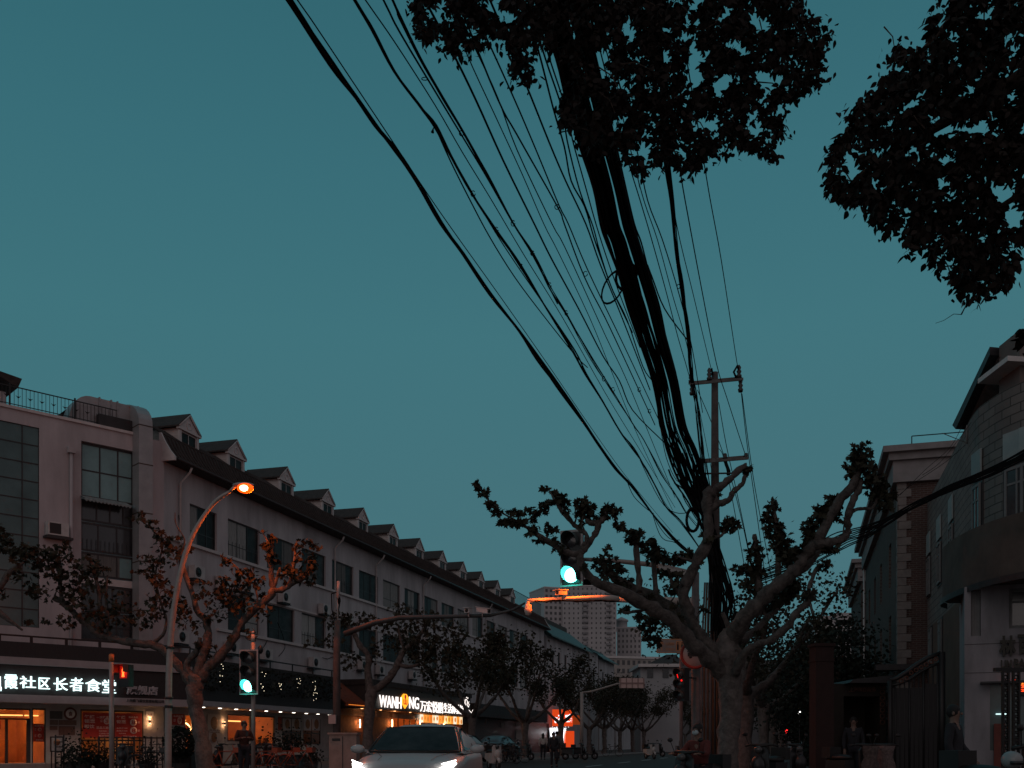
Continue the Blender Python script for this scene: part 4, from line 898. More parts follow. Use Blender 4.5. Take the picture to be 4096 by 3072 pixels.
# ------------------------------------------------------------------ curved building
cbp = [V(15.6, 38, 0), V(14.7, 35, 0), V(13.4, 30.5, 0), V(12.06, 26, 0), V(11.85, 24.6, 0), V(12.0, 23.4, 0), V(12.6, 22.2, 0), V(14, 21, 0), V(17, 20, 0)]
cv = thing('curved_building', 'tiled corner building at the right edge with curved front and rounded balcony', 'building', V(12.2, 25, 0))
TILEW = brickmat('grey_wall_tiles', (.20, .165, .15), (.165, .138, .128), (.06, .05, .045), .55, .22, .014)
PANEL = mat('grey_render_light', (.30, .275, .29), .9, .3, 1.2, .3, stretch=(1, 1, .3))
GREYW = mat('grey_render', (.16, .125, .115), .9, .2, .8, .2)
ztc = 9.7
def smoothpoly(pp, sub=5): return [V(*q) for q in catmull([tuple(p) for p in pp], sub)]
cs = smoothpoly(cbp)
def sheet(mb, pp, z0, z1, off=0.):
    for i in range(len(pp)-1):
        a, b = pp[i], pp[i+1]; mb.quad(a+Z*z0, b+Z*z0, b+Z*z1, a+Z*z1)
m = MB(); sheet(m, cs, 5.2, ztc); m.add([p+Z*ztc for p in cs]+[V(22, 20, ztc), V(22, 38, ztc)], [tuple(range(len(cs)+2))]); m.build('upper_wall', TILEW, cv)
m = MB(); sheet(m, cs[:16], 0, 5.2); m.build('brown_wall', mat('brown_render', (.13, .075, .055), .9, .3, 1, .2), cv)
bp_ = [V(11.95, 27.0, 0), V(11.5, 26.4, 0), V(11.22, 25.2, 0), V(11.12, 23.8, 0), V(11.3, 22.4, 0), V(12.0, 21.0, 0), V(13.6, 19.8, 0)]
bs = smoothpoly(bp_)
m = MB(); sheet(m, bs, 5.0, 6.35); k = len(bs)
inn = [p+(V(13.4, 25, 0)-p).normalized()*.15 for p in bs]; sheet(m, inn, 5.3, 6.35)
for i in range(k-1): m.quad(bs[i]+Z*6.35, bs[i+1]+Z*6.35, inn[i+1]+Z*6.35, inn[i]+Z*6.35)
m.add([p+Z*5.0 for p in bs]+[V(14, 21.5, 5.0), V(13.2, 26.8, 5.0)], [tuple(range(k+2))]); m.add([p+Z*5.3 for p in inn]+[V(14, 21.5, 5.3), V(13.2, 26.8, 5.3)], [tuple(range(k+2))])
m.build('balcony', mat('balcony_render', (.10, .07, .058), .9, .3, 1.2, .2), cv)
m = MB(); sheet(m, [p+(p-V(13.4, 25, 0)).normalized()*.05 for p in bs], 4.85, 5.0); m.build('balcony_lip', DARKMETAL, cv)
# windows on the curved building: placed on local tangent frames
def cwin(px, w, z0, z1, lab='window', pal=True, vs=(.5,), n=-.0, gm=None):
    k = (px-CX)/F; best = None
    for i in range(len(cs)-1):
        a, b = cs[i], cs[i+1]; fa, fb_ = a.x-k*a.y, b.x-k*b.y
        if fa*fb_ <= 0 and abs(fa-fb_) > 1e-9:
            t = fa/(fa-fb_); p = a+(b-a)*t; tg = (b-a).normalized(); best = (p, tg); 
            if p.y < 30 or px < 3860: break
    if not best: return
    p, tg = best; nrm = tg.cross(Z); 
    nrm = -nrm if nrm.dot(V(0, 0, 0)-p) > 0 else nrm       # nrm must point into the wall
    fr = Fr(p, tg, nrm)
    m = MB(); m.fb(fr, -w/2-.08, w/2+.08, -.02, .2, z0-.08, z1+.08); s = m.build('window_surround', DARKMETAL, cv, fr.pt(0, 0, z0))
    window(fr, s, -w/2, w/2, z0, z1, -.075, vs, (.7,), mat('window_frame_grey', (.17, .17, .17), .6, .15, 8), gm or GLASSD, .05, name='window_frame')
    if pal: m = MB(); m.fb(fr, -w/2-.05, w/2+.05, -.06, -.022, z1+.12, z1+.85); m.build('blank_panel', mat('pale_panel', (.30, .34, .34), .8, .1, 3), cv, fr.pt(0, 0, z1))
for px in (3718, 3760, 3808): cwin(px, .8, 6.3, 7.6)
cwin(3912, .55, 6.42, 7.75); cwin(4075, .75, 6.42, 7.75); cwin(4150, .8, 6.42, 7.75)
cwin(3725, .7, 3.9, 5.1, pal=False, gm=GLASSB); cwin(3765, .7, 3.9, 5.1, pal=False, gm=GLASSB)
m = MB()                                                      # tiled gable roof above
g0 = P(3882, 1672, 27); g1 = P(4010, 1440, 25.4); g2 = P(4200, 1400, 23)
m.prism([V(12.3, 26.8, ztc+.02), V(12.1, 24.6, g1.z-.25), V(13.6, 20.5, g1.z-1.3), V(14.5, 20.5, ztc+.02)], V(3.5, .6, 0)); m.build('roof', TILE, cv)
m = MB(); m.prism([V(12.08, 26.9, ztc+.03), V(11.9, 24.6, g1.z-.18), V(11.9, 24.6, g1.z+.02), V(12.08, 27.1, ztc+.2)], V(.5, .1, 0)); m.build('bargeboard', DARKMETAL, cv)
m = MB(); c_ = P(4062, 1560, 23.8); m.box(V(c_.x, 23.6, ztc+.01), V(2.2, .3, 0), V(0, 1.0, 0), V(0, 0, 1.35)); m.build('roof_wall', GREYW, cv)
m = MB(); m.box(V(P(4006, 0, 23.6).x, 23.3, P(0, 1462, 23.6).z), V(2.9, .4, 0), V(0, 1.5, 0), V(0, 0, .12)); m.build('roof_slab', TRIM, cv)
m = MB(); q = P(3868, 1775, 26.3); m.tube([q, q+Z*.5], .02, 5); m.tube([q+Z*.02, q+V(-.7, -.1, .25)], .012, 4); m.build('wire_bracket', STONE, cv)
# building name letters
LETB = mat('letter_bronze', (.035, .03, .022), .6, .2, 8)
wf = Fr(P(4000, HY, 23.7)-Z*CH, V(1, -.42, 0), V(.42, 1, 0))
nsign = thing('building_sign', 'dark raised characters and letters on the grey wall at the right edge', 'sign', wf.pt(0, 0, 3))
for s_, x0, x1, y0, y1 in (('林', 3996, 4064, 2543, 2626), ('百', 4070, 4130, 2540, 2620), ('LIN', 4003, 4046, 2640, 2673), ('BAI', 4055, 4106, 2636, 2672)):
    m = MB(); text_into(m, s_, wf.pt(wf.u(x0), -.02, wf.z(4040, y1)), wf.U, Z, wf.u(x1)-wf.u(x0), wf.z(4040, y0)-wf.z(4040, y1), .04, .06); m.build('letters', LETB, nsign)
wbg = thing('grey_facade_panel', 'pale grey rendered shop wall below the rounded balcony at the right edge', 'wall', wf.pt(0, .05, 0))
m = MB(); ua, ub_ = wf.u(3858, .06), wf.u(4300, .06)
wall_holes(m, wf, ua, ub_, 0, 4.98, [(wf.u(3960, .06), wf.u(4180, .06), 1.0, wf.z(3990, 2738)), (wf.u(3884, .06), wf.u(3923, .06), wf.z(3900, 2543), wf.z(3900, 2358)), (wf.u(4036, .06), wf.u(4190, .06), wf.z(4060, 2512), wf.z(4060, 2352))], n=.06, rev=.2)
m.quad(wf.pt(ua, .06, 0), wf.pt(ua, 5, 0), wf.pt(ua, 5, 4.98), wf.pt(ua, .06, 4.98)); m.quad(wf.pt(ua, .06, 4.98), wf.pt(ub_, .06, 4.98), wf.pt(ub_, 2, 4.98), wf.pt(ua, 2, 4.98)); m.build('wall', PANEL, wbg)
for x0, x1, y0, y1, xm in ((3884, 3923, 2358, 2543, 3900), (4036, 4190, 2352, 2512, 4060)): window(wf, wbg, wf.u(x0, .06)+.01, wf.u(x1, .06)-.01, wf.z(xm, y1)+.01, wf.z(xm, y0)-.01, .17, (.5,), (.68,), MATS['window_frame_grey'], GLASSD, .05)
for zj in (2575, 2690): m = MB(); m.fb(wf, ua, ub_, .052, .059, wf.z(3900, zj)-.012, wf.z(3900, zj)); m.build('render_joint', DARKMETAL, wbg)
m = MB(); m.quad(wf.pt(wf.u(3955), .2, 1), wf.pt(wf.u(4185), .2, 1), wf.pt(wf.u(4185), .2, 3), wf.pt(wf.u(3955), .2, 3)); pn = m.build('shop_window', glassmat('teal_glass', (.06, .15, .16), .3, .4, 3), wbg)
m = MB(); m.fb(wf, wf.u(3985), wf.u(4030), .14, .17, wf.z(4000, 2858), wf.z(4000, 2853)); m.build('light_strip', emis('cool_strip', (.7, 1, 1), 1.2), wbg)
m = MB(); m.fb(wf, wf.u(3920), wf.u(4200), -.35, .3, wf.z(4000, 2735), wf.z(4000, 2728)); m.build('window_hood', DARKMETAL, wbg)
m = MB(); m.fb(wf, wf.u(3975), wf.u(4020), -.1, .05, PZ, wf.z(4000, 2895)); m.build('red_door_panel', mat('brown_red_panel', (.14, .03, .02), .7, .3, 3), wbg)
led = thing('led_sign', 'small glowing red and orange numeric display behind the iron gate at the right edge', 'sign', wf.pt(wf.u(4085), -.1, 2.3))
m = MB(); m.fb(wf, wf.u(4078), wf.u(4140), -.1, 0, wf.z(4085, 2780), wf.z(4085, 2722)); m.build('case', BLACKP, led)
for j, (t_, c_, s_) in enumerate(((2727, (1, .25, .03), 1.3), (2740, (1, .1, .02), 1.5), (2756, (1, .06, .01), 1.6))):
    m = MB(); text_into(m, ('20:10', '26.8', '26.9')[j], wf.pt(wf.u(4082), -.115, wf.z(4085, t_+12)), wf.U, Z, wf.u(4130)-wf.u(4082), wf.z(4085, t_)-wf.z(4085, t_+12), .05, .01); m.build('digits', emis('led%d' % j, c_, s_), led)
m = MB(); 
for x in (3990, 4003, 4012, 4026, 4056, 4058): m.ball(wf.pt(wf.u(x), -.12, wf.z(4000, 2731-(x-3990)*.12)), .022, n=6, m=4)
m.build('indicator_dots', emis('led_dots', (1, .05, .01), 1.5), led)
# ------------------------------------------------------------------ gate, pillars and iron gate in front (depth 14-17)
gp = thing('red_gate_pillar', 'tall square dark maroon pillar beside the hedge right of the big tree', 'pillar', P(3296, HY, 24)-Z*CH)
c = P(3296, HY, 24); zt_ = P(0, 2585, 24).z
m = MB(); m.cb(V(c.x, 24.2, PZ), .45, .45, zt_-PZ, .05); m.build('shaft', MAROON, gp)
m = MB(); m.cb(V(c.x, 24.2, P(0, 2645, 24).z), .48, .48, .04, .05); m.cb(V(c.x, 24.2, zt_), .52, .52, .07, .05); m.build('bands', MAROON, gp)
gh = thing('gatehouse', 'very dark low gatehouse with open doorway between the maroon pillar and iron gate', 'building', P(3430, HY, 25.5)-Z*CH)
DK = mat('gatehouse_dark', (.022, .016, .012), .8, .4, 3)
d = 25.5; xa, xb = P(3334, 0, d).x, P(3545, 0, d).x; zt_ = P(0, 2735, d).z
m = MB(); hx0, hx1 = P(3375, 0, d).x, P(3520, 0, d).x; hz = P(0, 2785, d).z
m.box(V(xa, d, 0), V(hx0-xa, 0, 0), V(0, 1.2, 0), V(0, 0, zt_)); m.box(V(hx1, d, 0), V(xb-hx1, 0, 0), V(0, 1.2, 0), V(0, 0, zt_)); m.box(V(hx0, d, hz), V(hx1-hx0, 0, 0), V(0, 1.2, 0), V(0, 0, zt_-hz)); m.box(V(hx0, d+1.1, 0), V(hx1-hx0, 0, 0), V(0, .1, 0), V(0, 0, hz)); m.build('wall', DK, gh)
m = MB(); p0 = P(3408, 2718, d-.3); p1 = P(3568, 2706, d-.3); m.prism([V(p0.x-.1, d-.4, zt_), V(p1.x, d-.4, zt_), V(p1.x, d-.4, p1.z+.03), V(p0.x, d-.4, p0.z)], V(0, 1.8, 0)); m.build('roof', DARKMETAL, gh)
m = MB(); q0 = P(3398, 2770, d-.05); text_into(m, '上海林百商务', V(q0.x, d-.004, P(0, 2768, d).z), V(1, 0, 0), Z, P(3502, 0, d).x-P(3395, 0, d).x, .13, .02, .03)

m.build('letters', mat('bronze_letter', (.10, .035, .02), .6, .2, 5), gh)
m = MB()
for i in range(7): c_ = V(P(3528, 0, d).x, d-.02, P(0, 2745+i*24, d).z); m.ring(c_, V(0, -1, 0), .045, .07, .02, 10)
m.build('rosettes', MATS['bronze_letter'], gh)
ig = thing('iron_gate', 'black wrought iron gate with rising curved top rail in front of the curved building', 'gate', P(3680, HY, 24.5)-Z*CH)
d = 24.5
top = [(3560, 2722), (3590, 2712), (3630, 2686), (3670, 2656), (3710, 2632), (3762, 2612)]
bot = [(3560, 2742), (3600, 2735), (3640, 2716), (3680, 2688), (3720, 2666), (3762, 2652)]
m = MB(); m.tube([P(a, b, d) for a, b in top], .06, 6); m.tube([P(a, b, d) for a, b in bot], .04, 6); m.tube([P(3766, 2608, d), V(P(3766, 0, d).x, d, PZ)], .09, 6); m.tube([P(3560, 2722, d), V(P(3560, 0, d).x, d, PZ)], .06, 6); m.build('frame', BLACKP, ig)
m = MB()
for i in range(10):
    px = 3580+i*19; 
    for j in range(len(bot)-1):
        if bot[j][0] <= px <= bot[j+1][0]: yb = bot[j][1]+(bot[j+1][1]-bot[j][1])*(px-bot[j][0])/(bot[j+1][0]-bot[j][0])
    m.tube([P(px, yb, d), V(P(px, 0, d).x, d, PZ+.1)], .016 if i % 3 else .03, 5)
m.build('bars', BLACKP, ig)
m = MB(); m.box(V(P(3562, 0, d).x, d-.01, PZ+.1), V(P(3700, 0, d).x-P(3562, 0, d).x, 0, 0), V(0, .02, 0), V(0, 0, P(0, 2752, d).z-PZ-.1)); m.box(V(P(3700, 0, d).x, d-.012, PZ+.1), V(P(3764, 0, d).x-P(3700, 0, d).x, 0, 0), V(0, .02, 0), V(0, 0, P(0, 2735, d).z-PZ-.1)); m.build('solid_panel', BLACKP, ig)
m = MB()
for i in range(8): px = 3604+i*20; k_ = (px-3560)/202; m.ring(P(px, 2738-k_*112+ (10 if i < 2 else 0), d-.03), V(0, -1, 0), .035, .06, .02, 10)
m.build('rosettes', MATS['bronze_letter'], ig)
# decorative iron panels right edge
for i, (x0, x1, lab) in enumerate(((4010, 4040, 'narrow black openwork iron post left of the red numeric display'), (4052, 4082, 'black openwork iron post partly hiding the red numeric display'))):
    d = 13.5; t = thing('openwork_post', lab, 'post', P((x0+x1)/2, HY, d)-Z*CH, 'openwork iron posts at the right edge'); a, b = P(x0, 0, d).x, P(x1, 0, d).x; zt_ = P(0, 2682, d).z
    m = MB()
    for x in (a, b-.025): m.box(V(x, d, PZ), V(.025, 0, 0), V(0, .04, 0), V(0, 0, zt_-PZ))
    for z in (PZ, 1.2, 2.0, zt_-.03): m.box(V(a+.026, d+.002, z), V(b-a-.052, 0, 0), V(0, .036, 0), V(0, 0, .03))
    m.build('frame', BLACKP, t)
    m = MB(); z = PZ+.06
    while z < zt_-.08: m.ring(V((a+b)/2, d+.03, z+.03), V(0, -1, 0), .018, .036, .015, 8); z += .072
    m.build('scrollwork', BLACKP, t)
d = 13.6; m = MB(); a = P(3990, 0, d).x; m.box(V(a, d+.05, P(0, 2684, d).z), V(1.6, 0, 0), V(0, .08, 0), V(0, 0, .05)); tag(m.build('gate_lintel', BLACKP, None, V(a, d, 2)), 'thin dark lintel bar across the tops of the openwork posts', 'lintel')
m = MB(); a = P(4090, 0, d).x; m.box(V(P(4100, 0, d).x, d, PZ), V(.6, 0, 0), V(0, .1, 0), V(0, 0, 1.05)); tag(m.build('dark_cabinet', BLACKP, None, V(a, d, PZ)), 'black panel below the red numeric display at the right edge', 'panel')
# low grey wall with fence beyond pillar
lw = thing('boundary_wall', 'pale striped boundary wall seen between the hedge trees and the maroon pillar', 'wall', S(-2.2, 45, PZ))
m = MB(); m.box(S(-2.0, 30, PZ), D*70, -NL*.25, Z*1.9); m.build('wall', mat('boundary_grey', (.23, .22, .23), .9, .3, 2, stretch=(1, 1, .2)), lw)
m = MB(); m.box(S(-1.9, 30, PZ+1.901), D*70, -NL*.45, Z*.12); m.build('coping', STONE, lw)
# ================================================================== poles, lamps, signals
def along(pts, step=None): return pts
lp = thing('street_lamp', 'curved-arm street lamp with glowing orange head at the left', 'street lamp', P(672, HY, 30)-Z*CH)
pts = [P(672, 2975, 30), P(676, 2700, 30), P(690, 2480, 30), P(722, 2290, 30), P(762, 2160, 30), P(815, 2065, 30), P(868, 2000, 30), P(918, 1968, 30)]
pts[0].z = PZ
q = [V(*a) for a in catmull([tuple(p) for p in pts], 4)]; n_ = len(q)
m = MB(); m.tube(q, [.105-.055*i/n_ for i in range(n_)], 12); m.cyl(V(q[0].x, 30, PZ), V(q[0].x, 30, PZ+.3), .16, 12); m.build('pole', POLEG, lp)
h = P(978, 1950, 30)
m = MB(); m.ball(h+V(-.05, 0.05, .09), .34, .14, .08, 14, 8); m.cyl(q[-1], h+V(-.3, 0, .03), .05, 8); m.build('lamp_head', POLEG, lp)
m = MB(); m.ball(h+V(.03, -.03, -.03), .25, .2, .15, 16, 8); m.build('lens', emis('sodium_lens', (1, .07, .002), 2.2), lp)
m = MB(); m.ball(h+V(.03, -.075, -.05), .17, .19, .11, 16, 8); m.build('bulb', emis('sodium_core', (1, .5, .22), 9), lp)
SOD = (1, .13, .004)
def lamp_light(p, e, nm_='sodium_lamp', ang=150):
    l = bpy.data.lights.new(nm_, 'SPOT'); l.energy = e; l.color = SOD; l.spot_size = math.radians(ang); l.spot_blend = .5; l.shadow_soft_size = .15
    o = bpy.data.objects.new(nm_, l); COL.objects.link(o); o.location = p; return o
lamp_light(h+V(.03, 0, -.2), 420)
plight(h+V(.05, .6, .0), SOD, 260, .2, 'lamp_spill')
for px, py in ((680, 2590), (676, 2792), (675, 2826)):
    m = MB(); m.cyl(P(px, py+5, 30), P(px, py-5, 30), .125, 10); m.build('band', DARKMETAL, lp)
GREEN = emis('green_signal', (.22, 1, .88), 7); VISG = mat('visor_black', (.05, .07, .07), .5, .2, 6); SIGB = mat('signal_black', (.012, .014, .015), .45, .2, 6)
def signal(name, label, cat, c, w, h, face, lit, lens_m, parent_pole=None, backs=True, nl=3, dark=None, vis=1.0):
    """c: centre of the housing, face: unit vector the lenses look along"""
    f = Vector(face).normalized(); R_ = Z.cross(f).normalized(); t = thing(name, label, cat, c-Z*h/2)
    m = MB(); m.box(c-R_*w/2-Z*h/2-f*.2, R_*w, f*.2, Z*h); m.build('housing', SIGB, t)
    if backs:
        m = MB(); b = .05; W2, H2_ = w/2+b, h/2+b
        for o_, a_, e_ in ((c-R_*W2-Z*H2_, R_*2*W2, Z*b), (c-R_*W2+Z*(H2_-b), R_*2*W2, Z*b), (c-R_*W2-Z*(H2_-b), R_*b, Z*2*(H2_-b)), (c+R_*(W2-b)-Z*(H2_-b), R_*b, Z*2*(H2_-b))): m.box(o_-f*.03, a_, e_, f*.02)
        m.build('backplate_edge', mat('backplate_grey', (.35, .34, .34), .7, .2, 5), t)
    r = min(w, h/nl)*.46
    for i in range(nl):
        cc = c+Z*(h/2-h/nl*(i+.5))
        m = MB(); m.lathe(cc+f*.001, [(.001, .03), (r*.6, .022), (r*.93, .002)], 20, f); ls = m.build('lens', lens_m if i in lit else (dark or mat('lens_dark', (.03, .03, .035), .2, .3, 9, spec=.8)), t)
        m = MB(); n = 22; vs = []; dl = r*1.35*vis
        Y2 = R_
        prof = []
        for j in range(n+1):
            q = math.radians(-35)+math.radians(250)*j/n; dirv = Y2*math.cos(q)+Z*math.sin(q)
            L = dl*(.35+.65*max(0, math.sin((q-math.radians(-35))*180/250)))
            prof.append((cc+dirv*r, cc+dirv*r+f*L, cc+dirv*(r*.96)+f*L, cc+dirv*(r*.96)))
        for j in range(n):
            a, b = prof[j], prof[j+1]; m.quad(a[0], b[0], b[1], a[1]); m.quad(a[3], a[2], b[2], b[3]); m.quad(a[1], b[1], b[2], a[2])
        m.sm = [True]*len(m.sm); m.build('visor', VISG, ls)
        if i in lit: plight(cc+f*.12, (.02, 1, .78) if lens_m is GREEN else (1, .03, .01), 9, .05, 'signal_light')
    return t
# small left signal with its own pole
tp = thing('signal_pole', 'thin grey pole with orange-lit cap carrying the small green signal', 'pole', P(1012, HY, 31)-Z*CH)
m = MB(); x = P(1010, 0, 31.3).x; m.cyl(V(x, 31.4, PZ), P(1012, 2570, 31.4), .065, 10); m.build('pole', POLEG, tp)
m = MB(); m.cyl(P(1012, 2568, 31.4), P(1012, 2538, 31.4), .06, 10); m.ball(P(1012, 2530, 31.4), .05, n=8, m=5); m.build('cap', mat('pole_cap', (.5, .4, .34), .6, .1, 5), tp)
m = MB(); m.cyl(P(1010, 2640, 31.4), P(1010, 2640, 31.0), .03, 6); m.cyl(P(1010, 2760, 31.4), P(1010, 2760, 31.0), .03, 6); m.build('bracket', SIGB, tp)
m = MB(); m.ball(P(1042, 2598, 31.2), .09, .09, .14, 10, 6); m.build('loudspeaker', SIGB, tp)
signal('traffic_light', 'small vertical traffic light showing green, on the thin pole in front of the shops', 'traffic light', P(994, 2688, 31.05), .56, 1.32, V(-.3, -1, 0), [2], GREEN, backs=True)
# big signal
signal('traffic_light', 'big vertical traffic light showing green, hanging behind the pollarded branch', 'traffic light', P(2285, 2232, 22), .44, 1.16, V(-.48, -1, -.03), [2], GREEN, vis=1.25)
ma = thing('signal_mast', 'grey mast arm behind the big tree holding the big green signal', 'mast', P(2778, HY, 22.6)-Z*CH)
m = MB(); x = P(2782, 0, 22.6).x; m.cyl(V(x, 22.6, PZ), V(x, 22.6, P(0, 2290, 22.6).z), .085, 12); m.build('pole', MATS['pole_dim'] if 'pole_dim' in MATS else mat('pole_dim', (.12, .11, .11), .7, .3, 5), ma)
m = MB(); m.tube([V(x, 22.6, P(0, 2300, 22.6).z), P(2640, 2262, 22.5), P(2440, 2241, 22.4), P(2290, 2236, 22.3)], [.075, .06, .05, .04], 8); m.build('arm', POLEG, ma)
m = MB(); a = P(2632, 2262, 22.4); b = P(2775, 2290, 22.4); m.prism([a, b, P(2772, 2320, 22.4), P(2640, 2286, 22.4)], V(0, .05, 0)); m.build('arm_gusset', mat('gusset_white', (.4, .38, .36), .7, .1, 4), ma)
# pedestrian signal
pp_ = thing('pedestrian_signal', 'red standing-man pedestrian signal on a grey pole with orange top at bottom left', 'pedestrian signal', P(446, HY, 29)-Z*CH)
x = P(446, 0, 29).x
m = MB(); m.cyl(V(x, 29, PZ), P(446, 2648, 29), .068, 10); m.build('pole', POLEG, pp_)
m = MB(); m.cyl(P(446, 2646, 29), P(446, 2620, 29), .075, 10); m.ball(P(446, 2619, 29), .072, .072, .03, 10, 5); m.build('cap', mat('orange_cap', (.6, .16, .04), .6, .1, 5, emit=None), pp_)
f = V(-.45, -1, 0).normalized(); R_ = Z.cross(f).normalized(); c = P(494, 2690, 28.9)
m = MB(); m.box(c-R_*.19-Z*.42-f*.2, R_*.38, f*.2, Z*.65); hb = m.build('housing', SIGB, pp_)
m = MB(); m.ball(c+Z*.13+f*.01-R_*.0, .025, .01, .03, 8, 5)
m.prism([c+f*.01+R_*a*1.0+Z*b for a, b in ((-.035, .1), (.03, .1), (.04, .0), (.025, -.02), (.045, -.13), (.01, -.13), (-.002, -.03), (-.02, -.13), (-.05, -.13), (-.03, -.01), (-.045, .02))], f*.01)
m.build('red_man', emis('red_man', (1, .12, .02), 4), hb)
m = MB(); m.box(c-R_*.14-Z*.17+f*.003, R_*.28, f*.004, Z*.37); m.build('red_panel', emis('red_glow', (.35, .006, .002), .5), hb)
m = MB(); 
for s_ in (-1, 1): m.box(c+R_*(s_*.17)-Z*.0, R_*.012*s_, f*.2, Z*.22)
m.box(c-R_*.182+Z*.221, R_*.364, f*.22, Z*.012); m.build('visor', mat('visor_redlit', (.10, .02, .015), .5, .1, 5), hb)
m = MB(); m.cyl(P(446, 2700, 29), c-f*.15, .02, 6); m.build('bracket', SIGB, pp_)
plight(c+f*.1, (1, .03, .01), .8, .05, 'signal_light')
# right-hand small red signal by the trunk
signal('traffic_light', 'dark traffic light with small red lit dot left of the big tree trunk', 'traffic light', P(2718, 2738, 21.6), .25, .72, V(-.9, -1, 0), [], GREEN, backs=False, nl=3)
rs = thing('signal_pole', 'thick dark pole left of the big trunk carrying the no-trucks sign', 'pole', P(2782, HY, 21.9)-Z*CH)
m = MB(); m.cyl(V(P(2783, 0, 22).x, 22, PZ), P(2783, 2660, 22), .1, 12); m.build('pole', mat('sign_pole', (.11, .10, .10), .7, .3, 5), rs)
m = MB(); m.box(P(2722, 2712, 21.5), V(P(2783, 0, 22).x-P(2722, 0, 21.5).x, .4, 0), V(0, .03, 0), V(0, 0, .04)); m.build('bracket', SIGB, rs)
m = MB(); m.ball(P(2726, 2722, 21.35), .022, n=8, m=5); m.tube([P(2708, 2697, 21.3), P(2712, 2712, 21.3)], .01, 5); m.build('red_light', emis('red_small', (1, .01, .01), 1.0), rs)
# round no-truck sign
rsn = thing('round_sign', 'round no-trucks sign with dark red rim half hidden by the big tree', 'road sign', P(2782, 2620, 21.6))
f = V(-.12, -1, 0).normalized(); c = P(2780, 2617, 21.7); r = .33
m = MB(); m.disc(c, f, r, .015, 36); m.build('plate', mat('sign_face', (.34, .32, .32), .6, .1, 4), rsn)
m = MB(); m.ring(c+f*.016, f, r*.8, r*.985, .004, 36); m.build('rim', mat('rim_red', (.2, .02, .015), .6, .15, 4), rsn)
R_ = Z.cross(f).normalized(); bk = c+f*.018
m = MB(); m.box(bk-R_*.16-Z*.05, R_*.22, f*.003, Z*.09); m.box(bk+R_*.07-Z*.05, R_*.09, f*.003, Z*.15); m.disc(bk-R_*.1-Z*.06, f, .035, .004, 12); m.disc(bk+R_*.1-Z*.06, f, .035, .004, 12); m.box(bk-R_*.17+Z*.05, R_*.2, f*.003, Z*.02); m.build('truck_symbol', BLACK, rsn)
# direction sign
ds = thing('direction_sign', 'rectangular direction sign with up arrow and toilet figures left of the big tree', 'road sign', P(2690, 2580, 22))
fr = Fr(P(2628, HY, 22.3)-Z*CH, V(1, .06, 0), V(-.06, 1, 0)); u1 = fr.u(2738)
m = MB(); z0, z1 = fr.z(2640, 2612), fr.z(2640, 2555); m.fb(fr, 0, u1, 0, .03, z0, z1); m.build('plate', mat('sign_warm', (.34, .27, .24), .6, .12, 5), ds)
OR2 = mat('sign_orange', (.6, .26, .12), .6, .1, 5)
m = MB(); e = .018
for a, b, c_, d_ in ((0, u1, z0, z0+e), (0, u1, z1-e, z1), (0, e, z0+e, z1-e), (u1-e, u1, z0+e, z1-e)): m.fb(fr, a, b, -.003, 0, c_, d_)
ac_ = fr.u(2647); zm = (z0+z1)/2; m.fb(fr, ac_-.01, ac_+.01, -.004, 0, z0+.05, z1-.07)
for s_ in (-1, 1): m.tube([fr.pt(ac_, -.004, z1-.06), fr.pt(ac_+s_*.05, -.004, z1-.13)], .009, 4)
a, b = fr.u(2704), fr.u(2736); m.fb(fr, a, b, -.004, 0, z0+.05, z1-.05); m.build('arrow_and_panel', OR2, ds)
m = MB()
for px in (2711, 2728):
    u = fr.u(px); m.fb(fr, u-.02, u+.02, -.008, -.004, z0+.07, z0+.2); m.disc(fr.pt(u, -.005, z0+.23), -fr.N, .016, .004, 8)
m.build('toilet_figures', BLACK, ds)
m = MB(); text_into(m, '公共厕所', fr.pt(fr.u(2662), -.003, zm+.01), fr.U, Z, fr.u(2698)-fr.u(2662), .07, .01, .003); text_into(m, 'TOILET', fr.pt(fr.u(2662), -.003, z0+.06), fr.U, Z, fr.u(2698)-fr.u(2662), .05, .01, .003); m.build('text', OR2, ds)
m = MB(); m.cyl(fr.pt(u1*.9, .05, PZ), fr.pt(u1*.9, .05, z0+.2), .04, 8); m.build('post', MATS['sign_pole'], ds)
# gantry sign in the distance (rear of an overhead sign)
gs = thing('overhead_sign', 'back of a pale panelled overhead road sign on a thin bent pole down the street', 'road sign', P(2327, HY, 66)-Z*CH)
x = P(2327, 0, 66).x; m = MB(); m.cyl(V(x, 66, PZ), P(2327, 2768, 66), .12, 8); m.tube([P(2327, 2770, 66), P(2365, 2766, 66), P(2420, 2750, 66), P(2470, 2735, 66), P(2575, 2732, 66)], .07, 6); m.build('pole', POLEG, gs)
fr = Fr(P(2479, HY, 65.8)-Z*CH, V(1, .1, 0), V(-.1, 1, 0)); u1 = fr.u(2578); z0, z1 = fr.z(2480, 2752), fr.z(2480, 2712)
m = MB(); m.fb(fr, 0, u1, 0, .05, z0, z1+.0); m.build('panel', mat('sign_back', (.62, .46, .43), .7, .1, 3), gs)
m = MB()
for i in range(5): u = u1*(i*.235+.03); m.fb(fr, u-.03, u+.03, -.05, 0, z0, z1)
m.fb(fr, 0, u1, -.051, -.003, (z0+z1)/2-.04, (z0+z1)/2+.04); m.build('ribs', mat('rib_pink', (.3, .2, .19), .7, .1, 3), gs)
